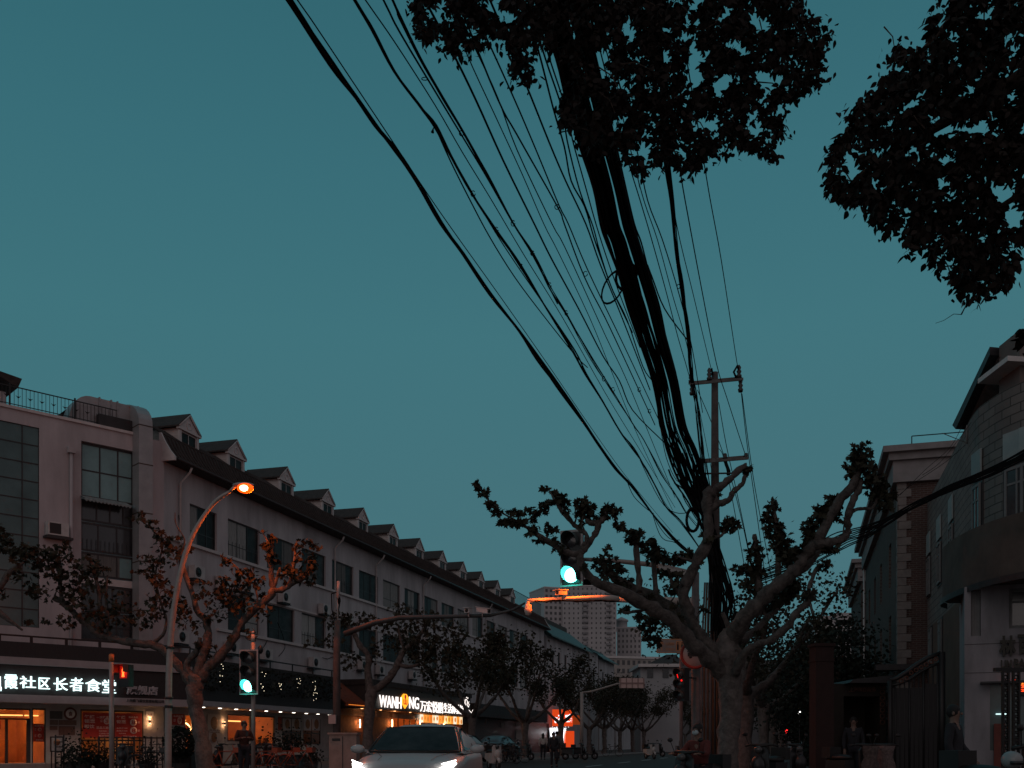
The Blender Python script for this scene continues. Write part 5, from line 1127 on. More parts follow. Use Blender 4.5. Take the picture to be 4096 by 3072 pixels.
# CCTV masts
cm = thing('camera_mast', 'long dark mast arm with two white cameras rising over the left tree crowns', 'mast', P(1348, HY, 27.2)-Z*CH)
m = MB(); m.tube([P(1380, 2535, 30), P(1500, 2490, 29.6), P(1600, 2471, 29.3), P(1800, 2466, 28.8), P(1960, 2462, 28.4), P(2050, 2440, 28.1), P(2100, 2412, 28)], [.09, .085, .075, .06, .05, .035, .03], 8); m.build('arm', mat('mast_dark', (.05, .05, .05), .6, .3, 5), cm)
def camera_box(c, dirv, L, parent, mt, w=.12):
    f = Vector(dirv).normalized(); R_ = Z.cross(f).normalized(); m = MB(); m.box(c-R_*w/2, R_*w, f*L, Z*w*.85); m.box(c-R_*(w*.62)+Z*w*.9-f*.03, R_*w*1.24, f*(L+.1), Z*.015); m.cyl(c+f*L*.4, c+f*L*.4-Z*.12, .02, 6); b = m.build('camera_body', mt, parent)
    m = MB(); m.disc(c+f*(L+.003)+Z*w*.42, f, w*.33, .01, 12); m.build('lens', BLACKP, b)
CAMW = mat('camera_white', (.6, .52, .5), .6, .1, 5)
camera_box(P(1912, 2448, 28.5), V(1, -.8, -.25), .42, cm, CAMW, .15); camera_box(P(1880, 2452, 28.6), V(-.3, -1, -.1), .3, cm, CAMW, .15)
om = thing('camera_mast', 'orange-lit mast arm with a bullet camera and hanging dome camera left of the big tree', 'mast', P(2760, HY, 27)-Z*CH)
OM = mat('mast_pale', (.5, .46, .42), .6, .15, 5)
d = 24.5
m = MB(); m.tube([P(2475, 2396, d), P(2400, 2392, d), P(2250, 2397, d), P(2110, 2402, d)], [.085, .075, .055, .045], 10); m.tube([P(2475, 2396, d), P(2640, 2402, d+.1), P(2778, 2408, d+.2)], [.085, .095, .1], 10); m.cyl(V(P(2782, 0, d+.2).x, d+.2, PZ), P(2782, 2380, d+.2), .1, 10); m.build('pole', OM, om)
camera_box(P(2262, 2380, d), V(-.75, -.7, -.1), .3, om, OM, .13)
m = MB(); m.box(P(2232, 2396, d), V(.15, 0, 0), V(0, .06, 0), V(0, 0, .04)); c = P(2113, 2440, d); m.cyl(P(2113, 2404, d), P(2113, 2418, d), .04, 8); m.lathe(c, [(.001, -.14), (.07, -.12), (.095, -.03), (.1, .02), (.085, .03), (.09, .1), (.05, .15), (.001, .16)], 14); m.build('dome_camera', OM, om)
r7 = random.Random(7); m = MB()
for k in range(4): m.tube([P(2475-i*24, 2402+r7.uniform(0, 5)+3*math.sin(i+k), d-.08) for i in range(15)], .009, 4)
m.build('lashed_wires', RUBBER, om)
# hidden sodium lamp above it
l2 = thing('street_lamp', 'short street lamp head glowing orange among leaves above the mast arm', 'street lamp', P(2412, 2252, 24.2))
m = MB(); h2 = P(2412, 2250, 24.2); m.ball(h2+Z*.05, .12, .09, .05, 10, 6); m.tube([h2, P(2440, 2244, 24.3), P(2560, 2252, 24.3), P(2700, 2285, 24.2), P(2790, 2300, 24.2)], .045, 6); m.build('arm', POLEG, l2)
m = MB(); m.ball(h2-Z*.01, .06, .05, .03, 8, 5); m.build('lens', emis('sodium_small', (1, .25, .05), 1.5), l2)
lamp_light(P(2300, 2310, 24.4), 120, ang=165); lamp_light(P(2150, 2350, 24.2), 48, ang=170)
lamp_light(P(2620, 2490, 20.6), 30, ang=150)
m = None
for k in range(9):
    px = 2806+k*8.5+(k % 3)*2; m = MB(); m.tube([V(P(px, 0, 26.7).x, 26.7-.04*(k % 2), PZ), P(px, 2700, 26.7), P(px+6-k, 2500, 26.7), P(px+14-2*k, 2330, 26.7)], .028, 5); m.build('riser_pipe', mat('riser_brown', (.10, .045, .02), .8, .4, 5) if k % 2 else MATS['sign_pole'], om)
db = thing('distant_building', 'dark distant building low behind the big trunk and signal poles', 'building', P(2950, HY, 330)-Z*CH)
for x0, x1, yt in ((2690, 2850, 2630), (2850, 3010, 2590), (3010, 3290, 2640)): q0, q1 = P(x0, yt, 330), P(x1, yt, 330); m = MB(); m.box(V(q0.x, 330, 0), V(q1.x-q0.x, 0, 0), V(0, 20, 0), Z*q0.z); m.build('wing', mat('far_dark', (.10, .10, .105), .9, .3, .1), db)
# left utility pole with antenna
up = thing('utility_pole', 'dark utility pole with white antenna panel and meter box between green signal and restaurant', 'pole', P(1347, HY, 33)-Z*CH)
x = P(1347, 0, 33).x
m = MB(); m.tube([V(x, 33, PZ), P(1347, 2620, 33), P(1350, 2480, 33)], [.14, .12, .1], 10); m.build('pole', mat('pole_brown', (.10, .08, .075), .85, .3, 4), up)
m = MB(); m.cyl(P(1350, 2480, 33), P(1352, 2370, 33), .03, 6); m.cyl(P(1352, 2395, 33), P(1354, 2325, 33), .055, 8); m.build('antenna', mat('antenna_white', (.5, .45, .43), .6, .1, 5), up)
m = MB(); m.tube([P(1326, 2375, 33), P(1328, 2440, 33), P(1342, 2490, 33)], .02, 5); m.tube([P(1358, 2395, 33), P(1358, 2420, 33), P(1348, 2470, 33), P(1346, 2520, 33)], .02, 5); m.tube([P(1326, 2375, 33), P(1350, 2368, 33)], .02, 5); m.ball(P(1356, 2402, 33), .06, .06, .14, 8, 5); m.build('antenna_cables', RUBBER, up)
m = MB(); c = P(1340, 2875, 32.8); m.box(c-V(.2, .1, .17), V(.24, 0, 0), V(0, .12, 0), V(0, 0, .3)); m.build('meter_box', mat('box_grey', (.34, .33, .33), .7, .1, 5), up)
cabn = thing('utility_cabinet', 'pinkish pale utility cabinet at the foot of the utility pole, left of the white car', 'cabinet', P(1368, HY, 31)-Z*CH)
xa, xb = P(1316, 0, 31).x, P(1425, 0, 31).x; zt_ = P(0, 2938, 31).z
m = MB(); m.box(V(xa, 31, PZ), V(xb-xa, 0, 0), V(0, .7, 0), V(0, 0, zt_-PZ)); m.box(V(xa-.04, 30.95, zt_+.001), V(xb-xa+.08, 0, 0), V(0, .8, 0), V(0, 0, .06)); m.build('casing', mat('cabinet_pink', (.30, .22, .19), .8, .25, 3, .1), cabn)
m = MB(); m.box(V((xa+xb)/2-.01, 30.985, PZ+.05), V(.02, 0, 0), V(0, .014, 0), V(0, 0, zt_-PZ-.1)); m.box(V(xa+.1, 30.985, zt_-.2), V(.25, 0, 0), V(0, .014, 0), V(0, 0, .08)); m.build('door_seams', DARKMETAL, cabn)
# small far signal lamps
for px, py, d, colr, lab in ((2943+205, 2926, 60, (1, .05, .02), 'tiny red light glowing low on the dark right pavement'), ):
    o = thing('warning_light', lab, 'light', P(px, py, d)); m = MB(); m.ball(P(px, py, d), .11, n=8, m=6); m.build('lamp', emis('red_far', (1, .02, .02), 3), o)
    m = MB(); q_ = P(px, py, d); m.cyl(V(q_.x, d, PZ), q_-Z*.1, .03, 6); m.build('stem', DARKMETAL, o)
o = thing('globe_lights', 'pair of small white lights above the boundary wall', 'light', P(3198, 2850, 40))
for a, b in ((3200, 2847), (3194, 2853)): m = MB(); m.ball(P(a, b, 40), .03, n=8, m=5); m.build('bulb', emis('white_bulb', (1, .95, .9), 5), o)
m = MB(); q_ = P(3200, 2850, 40); m.cyl(V(q_.x, 40.05, PZ), V(q_.x, 40.05, q_.z), .03, 6); m.build('stem', DARKMETAL, o)
# ================================================================== concrete pole and cables
PD = 27.0
ep = thing('utility_pole', 'tall concrete utility pole with two crossarms and insulators behind the big tree', 'pole', P(2862, HY, PD)-Z*CH)
x = P(2862, 0, PD).x
m = MB(); m.tube([V(x+.02, PD, PZ), P(2863, 2300, PD), P(2860, 1900, PD), P(2859, 1490, PD)], [.16, .135, .11, .09], 12); m.build('pole', mat('pole_concrete', (.085, .07, .065), .9, .3, 5, .4), ep)
def crossarm(px0, py0, px1, py1, lab):
    m = MB(); a, b = P(px0, py0, PD-.1), P(px1, py1, PD-.1)
    for off in (0, -.16): m.box(a+Z*(off*.55)+V(0, off, 0), b-a, V(0, .04, 0), Z*.07)
    m.build('crossarm', mat('crossarm_metal', (.10, .095, .09), .6, .4, 6), ep)
crossarm(2755, 1536, 2968, 1516, ''); crossarm(2782, 1848, 2988, 1831, '')
INS = mat('insulator_dark', (.04, .03, .028), .4, .3, 8)
def insul(px, py, hpx):
    m = MB(); b = P(px, py, PD-.15); h = hpx*PD/F
    m.lathe(b, [(.015, 0), (.06, .0), (.075, h*.2), (.04, h*.3), (.07, h*.5), (.04, h*.62), (.06, h*.8), (.02, h)], 10); m.build('insulator', INS, ep)
for a, b, h in ((2764, 1530, 38), (2837, 1522, 50), (2956, 1512, 52), (2768, 1580, 48), (2962, 1568, 52), (2900, 1835, 22), (2984, 1832, 20)): insul(a, b, h)
m = MB(); m.tube([P(2835, 1505, PD-.15), P(2838, 1480, PD-.15), P(2846, 1474, PD-.15), P(2850, 1500, PD-.15)], .03, 5); m.build('jumper', RUBBER, ep); m = MB(); m.tube([P(2945, 1510, PD-.15), P(2935, 1488, PD-.15), P(2950, 1462, PD-.15), P(2960, 1475, PD-.15)], .03, 5); m.build('jumper', RUBBER, ep); m = MB(); m.tube([P(2896, 1830, PD-.15), P(2905, 1860, PD-.15), P(2915, 1885, PD-.15), P(2912, 1900, PD-.15)], .05, 5); m.build('jumper', RUBBER, ep)
m = MB(); m.cyl(P(2795, 1895, PD-.2), P(2930, 1893, PD-.2), .025, 5); m.build('bracket', INS, ep)
def cab(mb, pts, h, r, sub=4, n=5, w=0., ph=0., ends=None):
    """pts in photo pixels; the cable keeps about h metres above the camera, so depth follows from py"""
    q = catmull([tuple(p) for p in pts], sub); L = []
    for i, (a, b) in enumerate(q):
        d = min(PD+.2, max(3.0, h*F/(HY-b))); a += w*noise.noise(V(i*.35+ph, ph, 0))
        L.append(P(a, b, d))
    mb.tube(L, r, n, False)
def extend(pts, y=-420):                      # carry a line on beyond the top of the picture
    (x0, y0), (x1, y1) = pts[0], pts[1]
    k = (x1-x0)/(y1-y0); return [(x0+(y-y0)*k, y)]+pts
A_ = [(1154, 0), (1328, 255), (1425, 390), (1501, 499), (1588, 602), (1670, 727), (1762, 890), (1853, 1017), (1961, 1174), (2075, 1321), (2151, 1435), (2232, 1543), (2341, 1695), (2396, 1780), (2464, 1876), (2527, 1944), (2613, 2059), (2676, 2132), (2734, 2190), (2800, 2240)]
B_ = [(1420, 0), (1491, 119), (1577, 282), (1681, 423), (1740, 505), (1805, 624), (1892, 776), (1988, 925), (2081, 1066), (2184, 1229), (2292, 1402), (2341, 1495), (2412, 1603), (2478, 1722), (2531, 1794), (2580, 1866), (2618, 1934), (2666, 2026), (2724, 2088), (2801, 2194)]
C_ = [(1567, 0), (1600, 71), (1681, 233), (1770, 390), (1855, 532), (1947, 695), (2055, 893), (2135, 1017), (2200, 1147), (2265, 1256), (2368, 1440), (2466, 1587), (2536, 1702), (2575, 1760), (2647, 1895), (2710, 1987), (2744, 2050), (2790, 2110)]
rc = random.Random(21)
def bundle(name_lab, pts, n, spread, h, r, loc_i=10, group='cable bundles running to the utility pole'):
    t = thing('cable_bundle', name_lab, 'cables', P(pts[loc_i][0], pts[loc_i][1], h*F/(HY-pts[loc_i][1])), group)
    pts = extend(pts)
    for k in range(n):
        f = rc.uniform(-1, 1); ph = rc.uniform(0, 99); m = MB(); q = []
        for i, (a, b) in enumerate(pts):
            s_ = spread*max(0.2, abs(math.sin(i*.9+.4)))*noise.noise(V(i*.5, ph, 0))*2.2*(1+.8*(HY-b)/HY)
            q.append((a+s_+f*spread*.35, b-s_*.5))
        cab(m, q, h+f*.05, r*rc.choice([.8, 1, 1, 1.3])); m.build('cable', RUBBER, t)
    return t
bundle('thick black lashed cable bundle farthest to the left, sweeping down to the big tree', A_, 8, 4, 6.0, .0135)
bundle('second cable bundle from the left, with a small hanging splice near the top', B_, 5, 4, 6.15, .009)
bundle('third cable bundle from the left, three thin cables with tie loops', C_, 3, 5, 6.3, .0085)
o = thing('cable_splice', 'small splice clip dangling from the second cable bundle near the top', 'splice', P(1738, 510, 9.86)); m = MB(); m.tube([P(1738, 505, 9.86), P(1733, 515, 9.86), P(1730, 530, 9.86)], [.006, .006, .018], 6); m.build('clip', RUBBER, o)
W = [
 ('thin cable just right of the thickest left bundle', [(1190, 0), (1260, 100), (1440, 370), (1560, 550), (1690, 745), (1800, 905), (2000, 1185), (2200, 1470), (2350, 1690), (2500, 1900), (2690, 2130)], 6.1, .006),
 ('thin cable between the second and third bundles', [(1462, 0), (1580, 170), (1740, 420), (1850, 610), (1960, 790), (2090, 1010), (2250, 1270), (2420, 1570), (2560, 1800), (2700, 2030)], 6.2, .006),
 ('cable leaving the second bundle and sagging below it on the left', [(1740, 505), (1800, 640), (1880, 800), (1960, 950), (2060, 1110), (2180, 1270), (2300, 1420), (2350, 1470)], 6.05, .008),
 ('cable left of the third bundle, meeting it in the middle of the sky', [(1534, 0), (1600, 130), (1779, 429), (1936, 689), (2050, 890), (2130, 1020), (2230, 1215)], 6.2, .009),
 ('first single cable right of the third bundle, emerging from the leaves', [(1700, 0), (1812, 212), (1904, 401), (2012, 640), (2137, 895), (2205, 1033), (2314, 1234), (2412, 1424), (2477, 1522), (2530, 1640), (2657, 1770)], 6.8, .012),
 ('second single cable right of the third bundle, very thin', [(1790, 0), (1866, 212), (1980, 461), (2088, 695), (2175, 895), (2232, 1006), (2357, 1267), (2450, 1495), (2550, 1740), (2690, 2040)], 6.5, .006),
 ('third single cable right of the third bundle', [(1800, 0), (1904, 201), (1991, 391), (2067, 597), (2208, 895), (2260, 990), (2422, 1343), (2500, 1505), (2600, 1745), (2700, 1990)], 6.6, .007),
 ('cable curling with a tie loop left of the thick strand', [(1830, 0), (1991, 396), (2067, 537), (2229, 825), (2257, 895), (2336, 1104), (2420, 1270), (2500, 1440), (2620, 1700)], 6.9, .010),
 ('cable with a small loop halfway, fourth before the thick strand', [(1870, 0), (1926, 109), (2050, 380), (2143, 597), (2235, 819), (2273, 895), (2352, 1082), (2500, 1391), (2640, 1690)], 7.0, .009),
 ('straight cable third before the thick strand', [(1960, 0), (2099, 326), (2197, 570), (2262, 722), (2343, 895), (2400, 1055), (2480, 1250), (2600, 1560)], 7.1, .011),
 ('cable bowing out beside the thick strand', [(2090, 0), (2153, 201), (2213, 434), (2257, 586), (2284, 722), (2338, 825), (2374, 945), (2407, 1041), (2451, 1162), (2509, 1282), (2571, 1465), (2610, 1523)], 7.3, .011),
 ('cable hugging the left edge of the thick strand from the leaves', [(2110, 0), (2181, 233), (2250, 440), (2268, 560), (2318, 760), (2370, 900), (2400, 1010), (2450, 1160), (2530, 1330)], 7.3, .010),
 ('second cable hugging the left edge of the thick strand', [(2125, 0), (2200, 240), (2262, 430), (2290, 560), (2340, 740), (2385, 900), (2430, 1040), (2480, 1180), (2560, 1390)], 7.4, .009),
 ('cable running along the right edge of the thick strand', [(2340, 0), (2400, 200), (2500, 600), (2560, 800), (2600, 935), (2660, 1150), (2712, 1350), (2770, 1560), (2830, 1900)], 7.6, .008),
 ('second cable right of the thick strand', [(2360, 0), (2430, 220), (2520, 590), (2575, 800), (2630, 960), (2690, 1180), (2745, 1370), (2790, 1600), (2850, 1900)], 7.6, .007),
 ('third cable right of the thick strand', [(2370, 0), (2450, 240), (2545, 590), (2590, 800), (2650, 960), (2720, 1190), (2770, 1400), (2810, 1650)], 7.7, .009),
 ('cable crossing diagonally from the thick strand to the power line', [(2590, 1060), (2610, 1113), (2658, 1234), (2745, 1354), (2757, 1370)], 8.6, .014),
 ('cable from the lower leaves passing right of the power line', [(2660, 500), (2712, 651), (2740, 800), (2803, 1138), (2865, 1451), (2909, 1596), (2980, 1815)], 9.3, .011),
 ('power line to the middle insulator of the upper crossarm', [(2660, 600), (2706, 896), (2769, 1162), (2841, 1461), (2846, 1476)], 10.0, .009),
 ('rightmost power line to the end insulator of the upper crossarm', [(2740, 200), (2815, 646), (2841, 800), (2885, 1041), (2947, 1446), (2955, 1466)], 10.1, .010),
]
for lab, pts, h, r in W:
    if pts[0][1] <= 0: pts = extend(pts, -420)
    m = MB(); cab(m, pts, h, r); tag(m.build('overhead_cable', RUBBER, None, P(pts[3][0], pts[3][1], min(PD, h*F/(HY-pts[3][1])))), lab, 'cable', 'single overhead cables')
# wires continuing beyond the pole, down to the right and behind the tree
W2 = [('first thin wire dropping right of the pole behind the trunk', [(2790, 1560), (2846, 1690), (2905, 1850), (2960, 2050), (3010, 2290), (3030, 2430)]),
      ('second thin wire right of the pole', [(2875, 1610), (2905, 1780), (2945, 1960), (2985, 2150), (3020, 2330), (3040, 2440)]),
      ('thin wire from the lower crossarm down behind the shoots', [(2870, 1790), (2895, 1830), (2930, 2000), (2975, 2250), (3000, 2400)]),
      ('long wire falling from the right insulator past the lower crossarm', [(2965, 1570), (2985, 1750), (3005, 1900), (3032, 2090), (3060, 2300), (3075, 2420)]),
      ('outer long wire right of the pole beside the tall shoot', [(2968, 1575), (2992, 1760), (3018, 1940), (3055, 2140), (3090, 2330)])]
for i, (lab, pts) in enumerate(W2):
    m = MB(); q = catmull([tuple(p) for p in pts], 4); n_ = len(q)
    m.tube([P(a, b, PD+.3+18*(k/n_)**1.3) for k, (a, b) in enumerate(q)], [.010+.006*k/n_ for k in range(n_)], 4, False); tag(m.build('overhead_cable', RUBBER, None, P(pts[2][0], pts[2][1], PD+3)), lab, 'cable', 'single overhead cables')
# tie loops
tl = 0
for a, b, w_, h_ in ((1700, 315, 14, 6), (1846, 533, 9, 11), (1892, 775, 9, 12), (1985, 920, 8, 12), (2052, 893, 8, 12), (2130, 1013, 8, 10), (2228, 828, 9, 10), (2342, 1095, 8, 10), (2199, 1142, 6, 12), (2265, 1252, 6, 10), (2415, 1515, 6, 10), (2452, 1558, 7, 8), (2557, 1559, 6, 9), (2714, 1146, 6, 9), (2598, 1645, 6, 8), (2085, 1066, 6, 10)):
    h = 6.3 if a < 2300 else 7.2; d = h*F/(HY-b); m = MB()
    m.tube([P(a+w_*math.cos(t*.7), b+h_*math.sin(t*.7), d-.02) for t in range(9)], .0035*(d/12)+.002, 4, False); m.build('tie_loop', RUBBER); o = bpy.data.objects[-1] if False else None
for o in [o for o in bpy.data.objects if o.name.startswith('tie_loop')]: tag(o, 'tiny wire tie loop curled round one of the thin overhead cables', 'tie loop', 'tie loops on the overhead cables')
# the two thick strands
Le = [(2143, 0), (2224, 228), (2273, 423), (2322, 586), (2370, 749), (2403, 895), (2431, 969), (2470, 1089), (2509, 1224), (2562, 1379), (2610, 1523), (2640, 1700), (2668, 1800), (2712, 1915), (2765, 2000), (2820, 2080)]
Re = [(2330, 0), (2385, 228), (2430, 423), (2468, 586), (2505, 749), (2539, 895), (2562, 969), (2598, 1089), (2638, 1224), (2675, 1379), (2712, 1523), (2745, 1700), (2790, 1800), (2828, 1915), (2850, 2000), (2868, 2080)]
for nm_, f0, f1, n_, in (('left and broader of the two thick cable strands pouring from the leaves to the pole', .0, .56, 23), ('right and narrower of the two thick cable strands pouring from the leaves to the pole', .66, 1.0, 15)):
    t = thing('cable_strand', nm_, 'cables', P(2500, 1100, 15.8), 'cable bundles running to the utility pole')
    for k in range(n_):
        f = f0+(f1-f0)*(k+.5)/n_; ph = rc.uniform(0, 99); q = []
        for i in range(len(Le)):
            (a0, b0), (a1, b1) = Le[i], Re[i]; ff = f+.10*(f1-f0)*noise.noise(V(i*.6, ph, 3))*(1.0 if i < 6 else 2.0 if i < 11 else 3.6); ff = min(max(ff, f0-.02), f1+.02) if i < 11 else ff
            q.append((a0+(a1-a0)*ff, b0+(b1-b0)*ff))
        q = extend(q)
        m = MB(); cab(m, q, 7.35+rc.uniform(-.12, .12), rc.uniform(.011, .019) if k % 5 else .026); m.build('cable', RUBBER, t)
# power bundle (right)
Gp = [(2600, -300), (2625, 0), (2655, 400), (2668, 635), (2687, 800), (2706, 993), (2726, 1138), (2750, 1306), (2762, 1451), (2768, 1530)]
t = thing('cable_strand', 'slim thick power cable strand running to the left end of the upper crossarm', 'cables', P(2700, 950, 19), 'cable bundles running to the utility pole')
for k in range(7):
    ph = rc.uniform(0, 99); m = MB(); cab(m, [(a+5*noise.noise(V(i*.6, ph, 0))*(1+i*.12)+rc.uniform(-2, 2)+(k-3)*1.5*(1.5 if i < 5 else .8), b) for i, (a, b) in enumerate(Gp)], 9.6, .022 if k < 4 else .012); m.build('cable', RUBBER, t)
t = thing('cable_strand', 'thin cable strand hanging from the upper crossarm down along the left of the pole', 'cables', P(2790, 1700, PD), 'cable bundles running to the utility pole')
for k in range(6):
    ph = rc.uniform(0, 99); m = MB(); q = catmull([(2768+k*2, 1535), (2782+k*3+8*noise.noise(V(ph, 0, 0)), 1640), (2795+k*3, 1760), (2812+k*2, 1900), (2830+k*3, 2010), (2845+k*2, 2100)], 4)
    m.tube([P(a+6*noise.noise(V(i*.4, ph, 1)), b, PD-.35) for i, (a, b) in enumerate(q)], .013, 4, False); m.build('cable', RUBBER, t)
# tangle at the pole and vertical curtain behind the trunk
t = thing('cable_tangle', 'dense black tangle of cables hanging down the pole behind the big tree', 'cables', P(2870, 2200, PD), 'cable bundles running to the utility pole')
for k in range(40):
    ph = rc.uniform(0, 99); f = k/39; m = MB()
    q = [(2690+f*120+rc.uniform(-25, 25), 1880+rc.uniform(-80, 60)), (2765+f*70+rc.uniform(-18, 18), 2010), (2805+f*55, 2120), (2835+f*60, 2260), (2845+f*90, 2400), (2850+f*(110 if k % 2 else 40), 2560+rc.uniform(-60, 60))]
    q = catmull(q, 4); m.tube([P(a+14*noise.noise(V(i*.35, ph, 1)), b, PD-.5+.5*noise.noise(V(i*.3, ph, 5))) for i, (a, b) in enumerate(q)], rc.uniform(.012, .024), 4, False); m.build('cable', RUBBER, t)
for k in range(9):                              # small sagging tails on left bundles near the tree
    pass
W3 = [[(2613, 2059), (2640, 2110), (2680, 2155), (2720, 2160)], [(2510, 1930), (2535, 1985), (2580, 2030), (2615, 2055)], [(2610, 2055), (2635, 2130), (2660, 2160), (2700, 2170), (2750, 2210)], [(2640, 1700), (2665, 1830), (2705, 1920), (2740, 1930)], [(2560, 1840), (2640, 2000), (2700, 2050), (2760, 2050)]]
t = thing('cable_tails', 'loose sagging cable ends where the left bundles reach the big tree', 'cables', P(2650, 2080, PD-1), 'cable bundles running to the utility pole')
for q in W3: m = MB(); m.tube([P(a, b, PD-1) for a, b in catmull([tuple(p) for p in q], 4)], .010, 4, False); m.build('cable', RUBBER, t)
def coil(px, py, rx, ry, d, turns, r, lab, tilt=0.):
    m = MB(); L = []
    for i in range(turns*18+1):
        q = 2*PI*i/18; jx = 1+.12*noise.noise(V(i*.21, 0, px)); a = rx*math.cos(q)*jx; b = ry*math.sin(q)*jx
        L.append(P(px+a*math.cos(tilt)-b*math.sin(tilt), py+a*math.sin(tilt)+b*math.cos(tilt), d+.12*math.sin(i*.37)))
    m.tube(L, r, 5, False); tag(m.build('cable_coil', RUBBER, None, P(px, py, d)), lab, 'cable coil')
coil(2771, 2080, 24, 46, PD-.9, 7, .035, 'thick black ring of coiled cable hanging left of the trunk')
coil(2452, 1150, 36, 72, 15.8, 2, .014, 'loose open cable loop hanging from the thick strand in mid sky', .45)
coil(2505, 1105, 40, 55, 15.9, 5, .02, 'dark knot of coiled cable inside the thick strand', .3)
# bundle to the right, towards the curved building
t = thing('cable_bundle', 'cable bundle rising from the right limb of the big tree to the curved building', 'cables', P(3700, 2000, 19), 'cable bundles running to the utility pole')
for k in range(9):
    ph = rc.uniform(0, 99); sg_ = (k-4)*1.0; m = MB()
    q = [(3000, 2300+k*6), (3180+k*5, 2225+k*6), (3340+rc.uniform(-15, 15), 2140+k*9), (3402, 2118+k*8), (3480, 2098+k*6), (3590, 2060+sg_*3), (3707, 1997+sg_*3), (3809, 1950+sg_*3), (3966, 1886+sg_*4), (4096, 1820+sg_*5), (4250, 1730+sg_*8)]
    q = catmull([tuple(p) for p in q], 4); n_ = len(q)
    m.tube([P(a, b+6*noise.noise(V(i*.3, ph, 2)), 23.5-7.5*i/n_) for i, (a, b) in enumerate(q)], .014, 5, False); m.build('cable', RUBBER, t)
for i, (q, lab) in enumerate((([(3860, 1780), (3780, 1850), (3660, 1930), (3560, 2010), (3480, 2080)], 'thin slack wire from the wall bracket towards the tree'), ([(3885, 1690), (3840, 1750), (3760, 1850), (3690, 1900)], 'short thin wire from the curved building parapet to its wall'), ([(3850, 1700), (3800, 1790), (3700, 1880), (3600, 1980)], 'second short thin wire beside the wall bracket'))):
    m = MB(); m.tube([P(a, b, 25-k*.3) for k, (a, b) in enumerate(catmull([tuple(p) for p in q], 4))], .007, 4, False); tag(m.build('overhead_cable', RUBBER, None, P(q[1][0], q[1][1], 25)), lab, 'cable', 'single overhead cables')
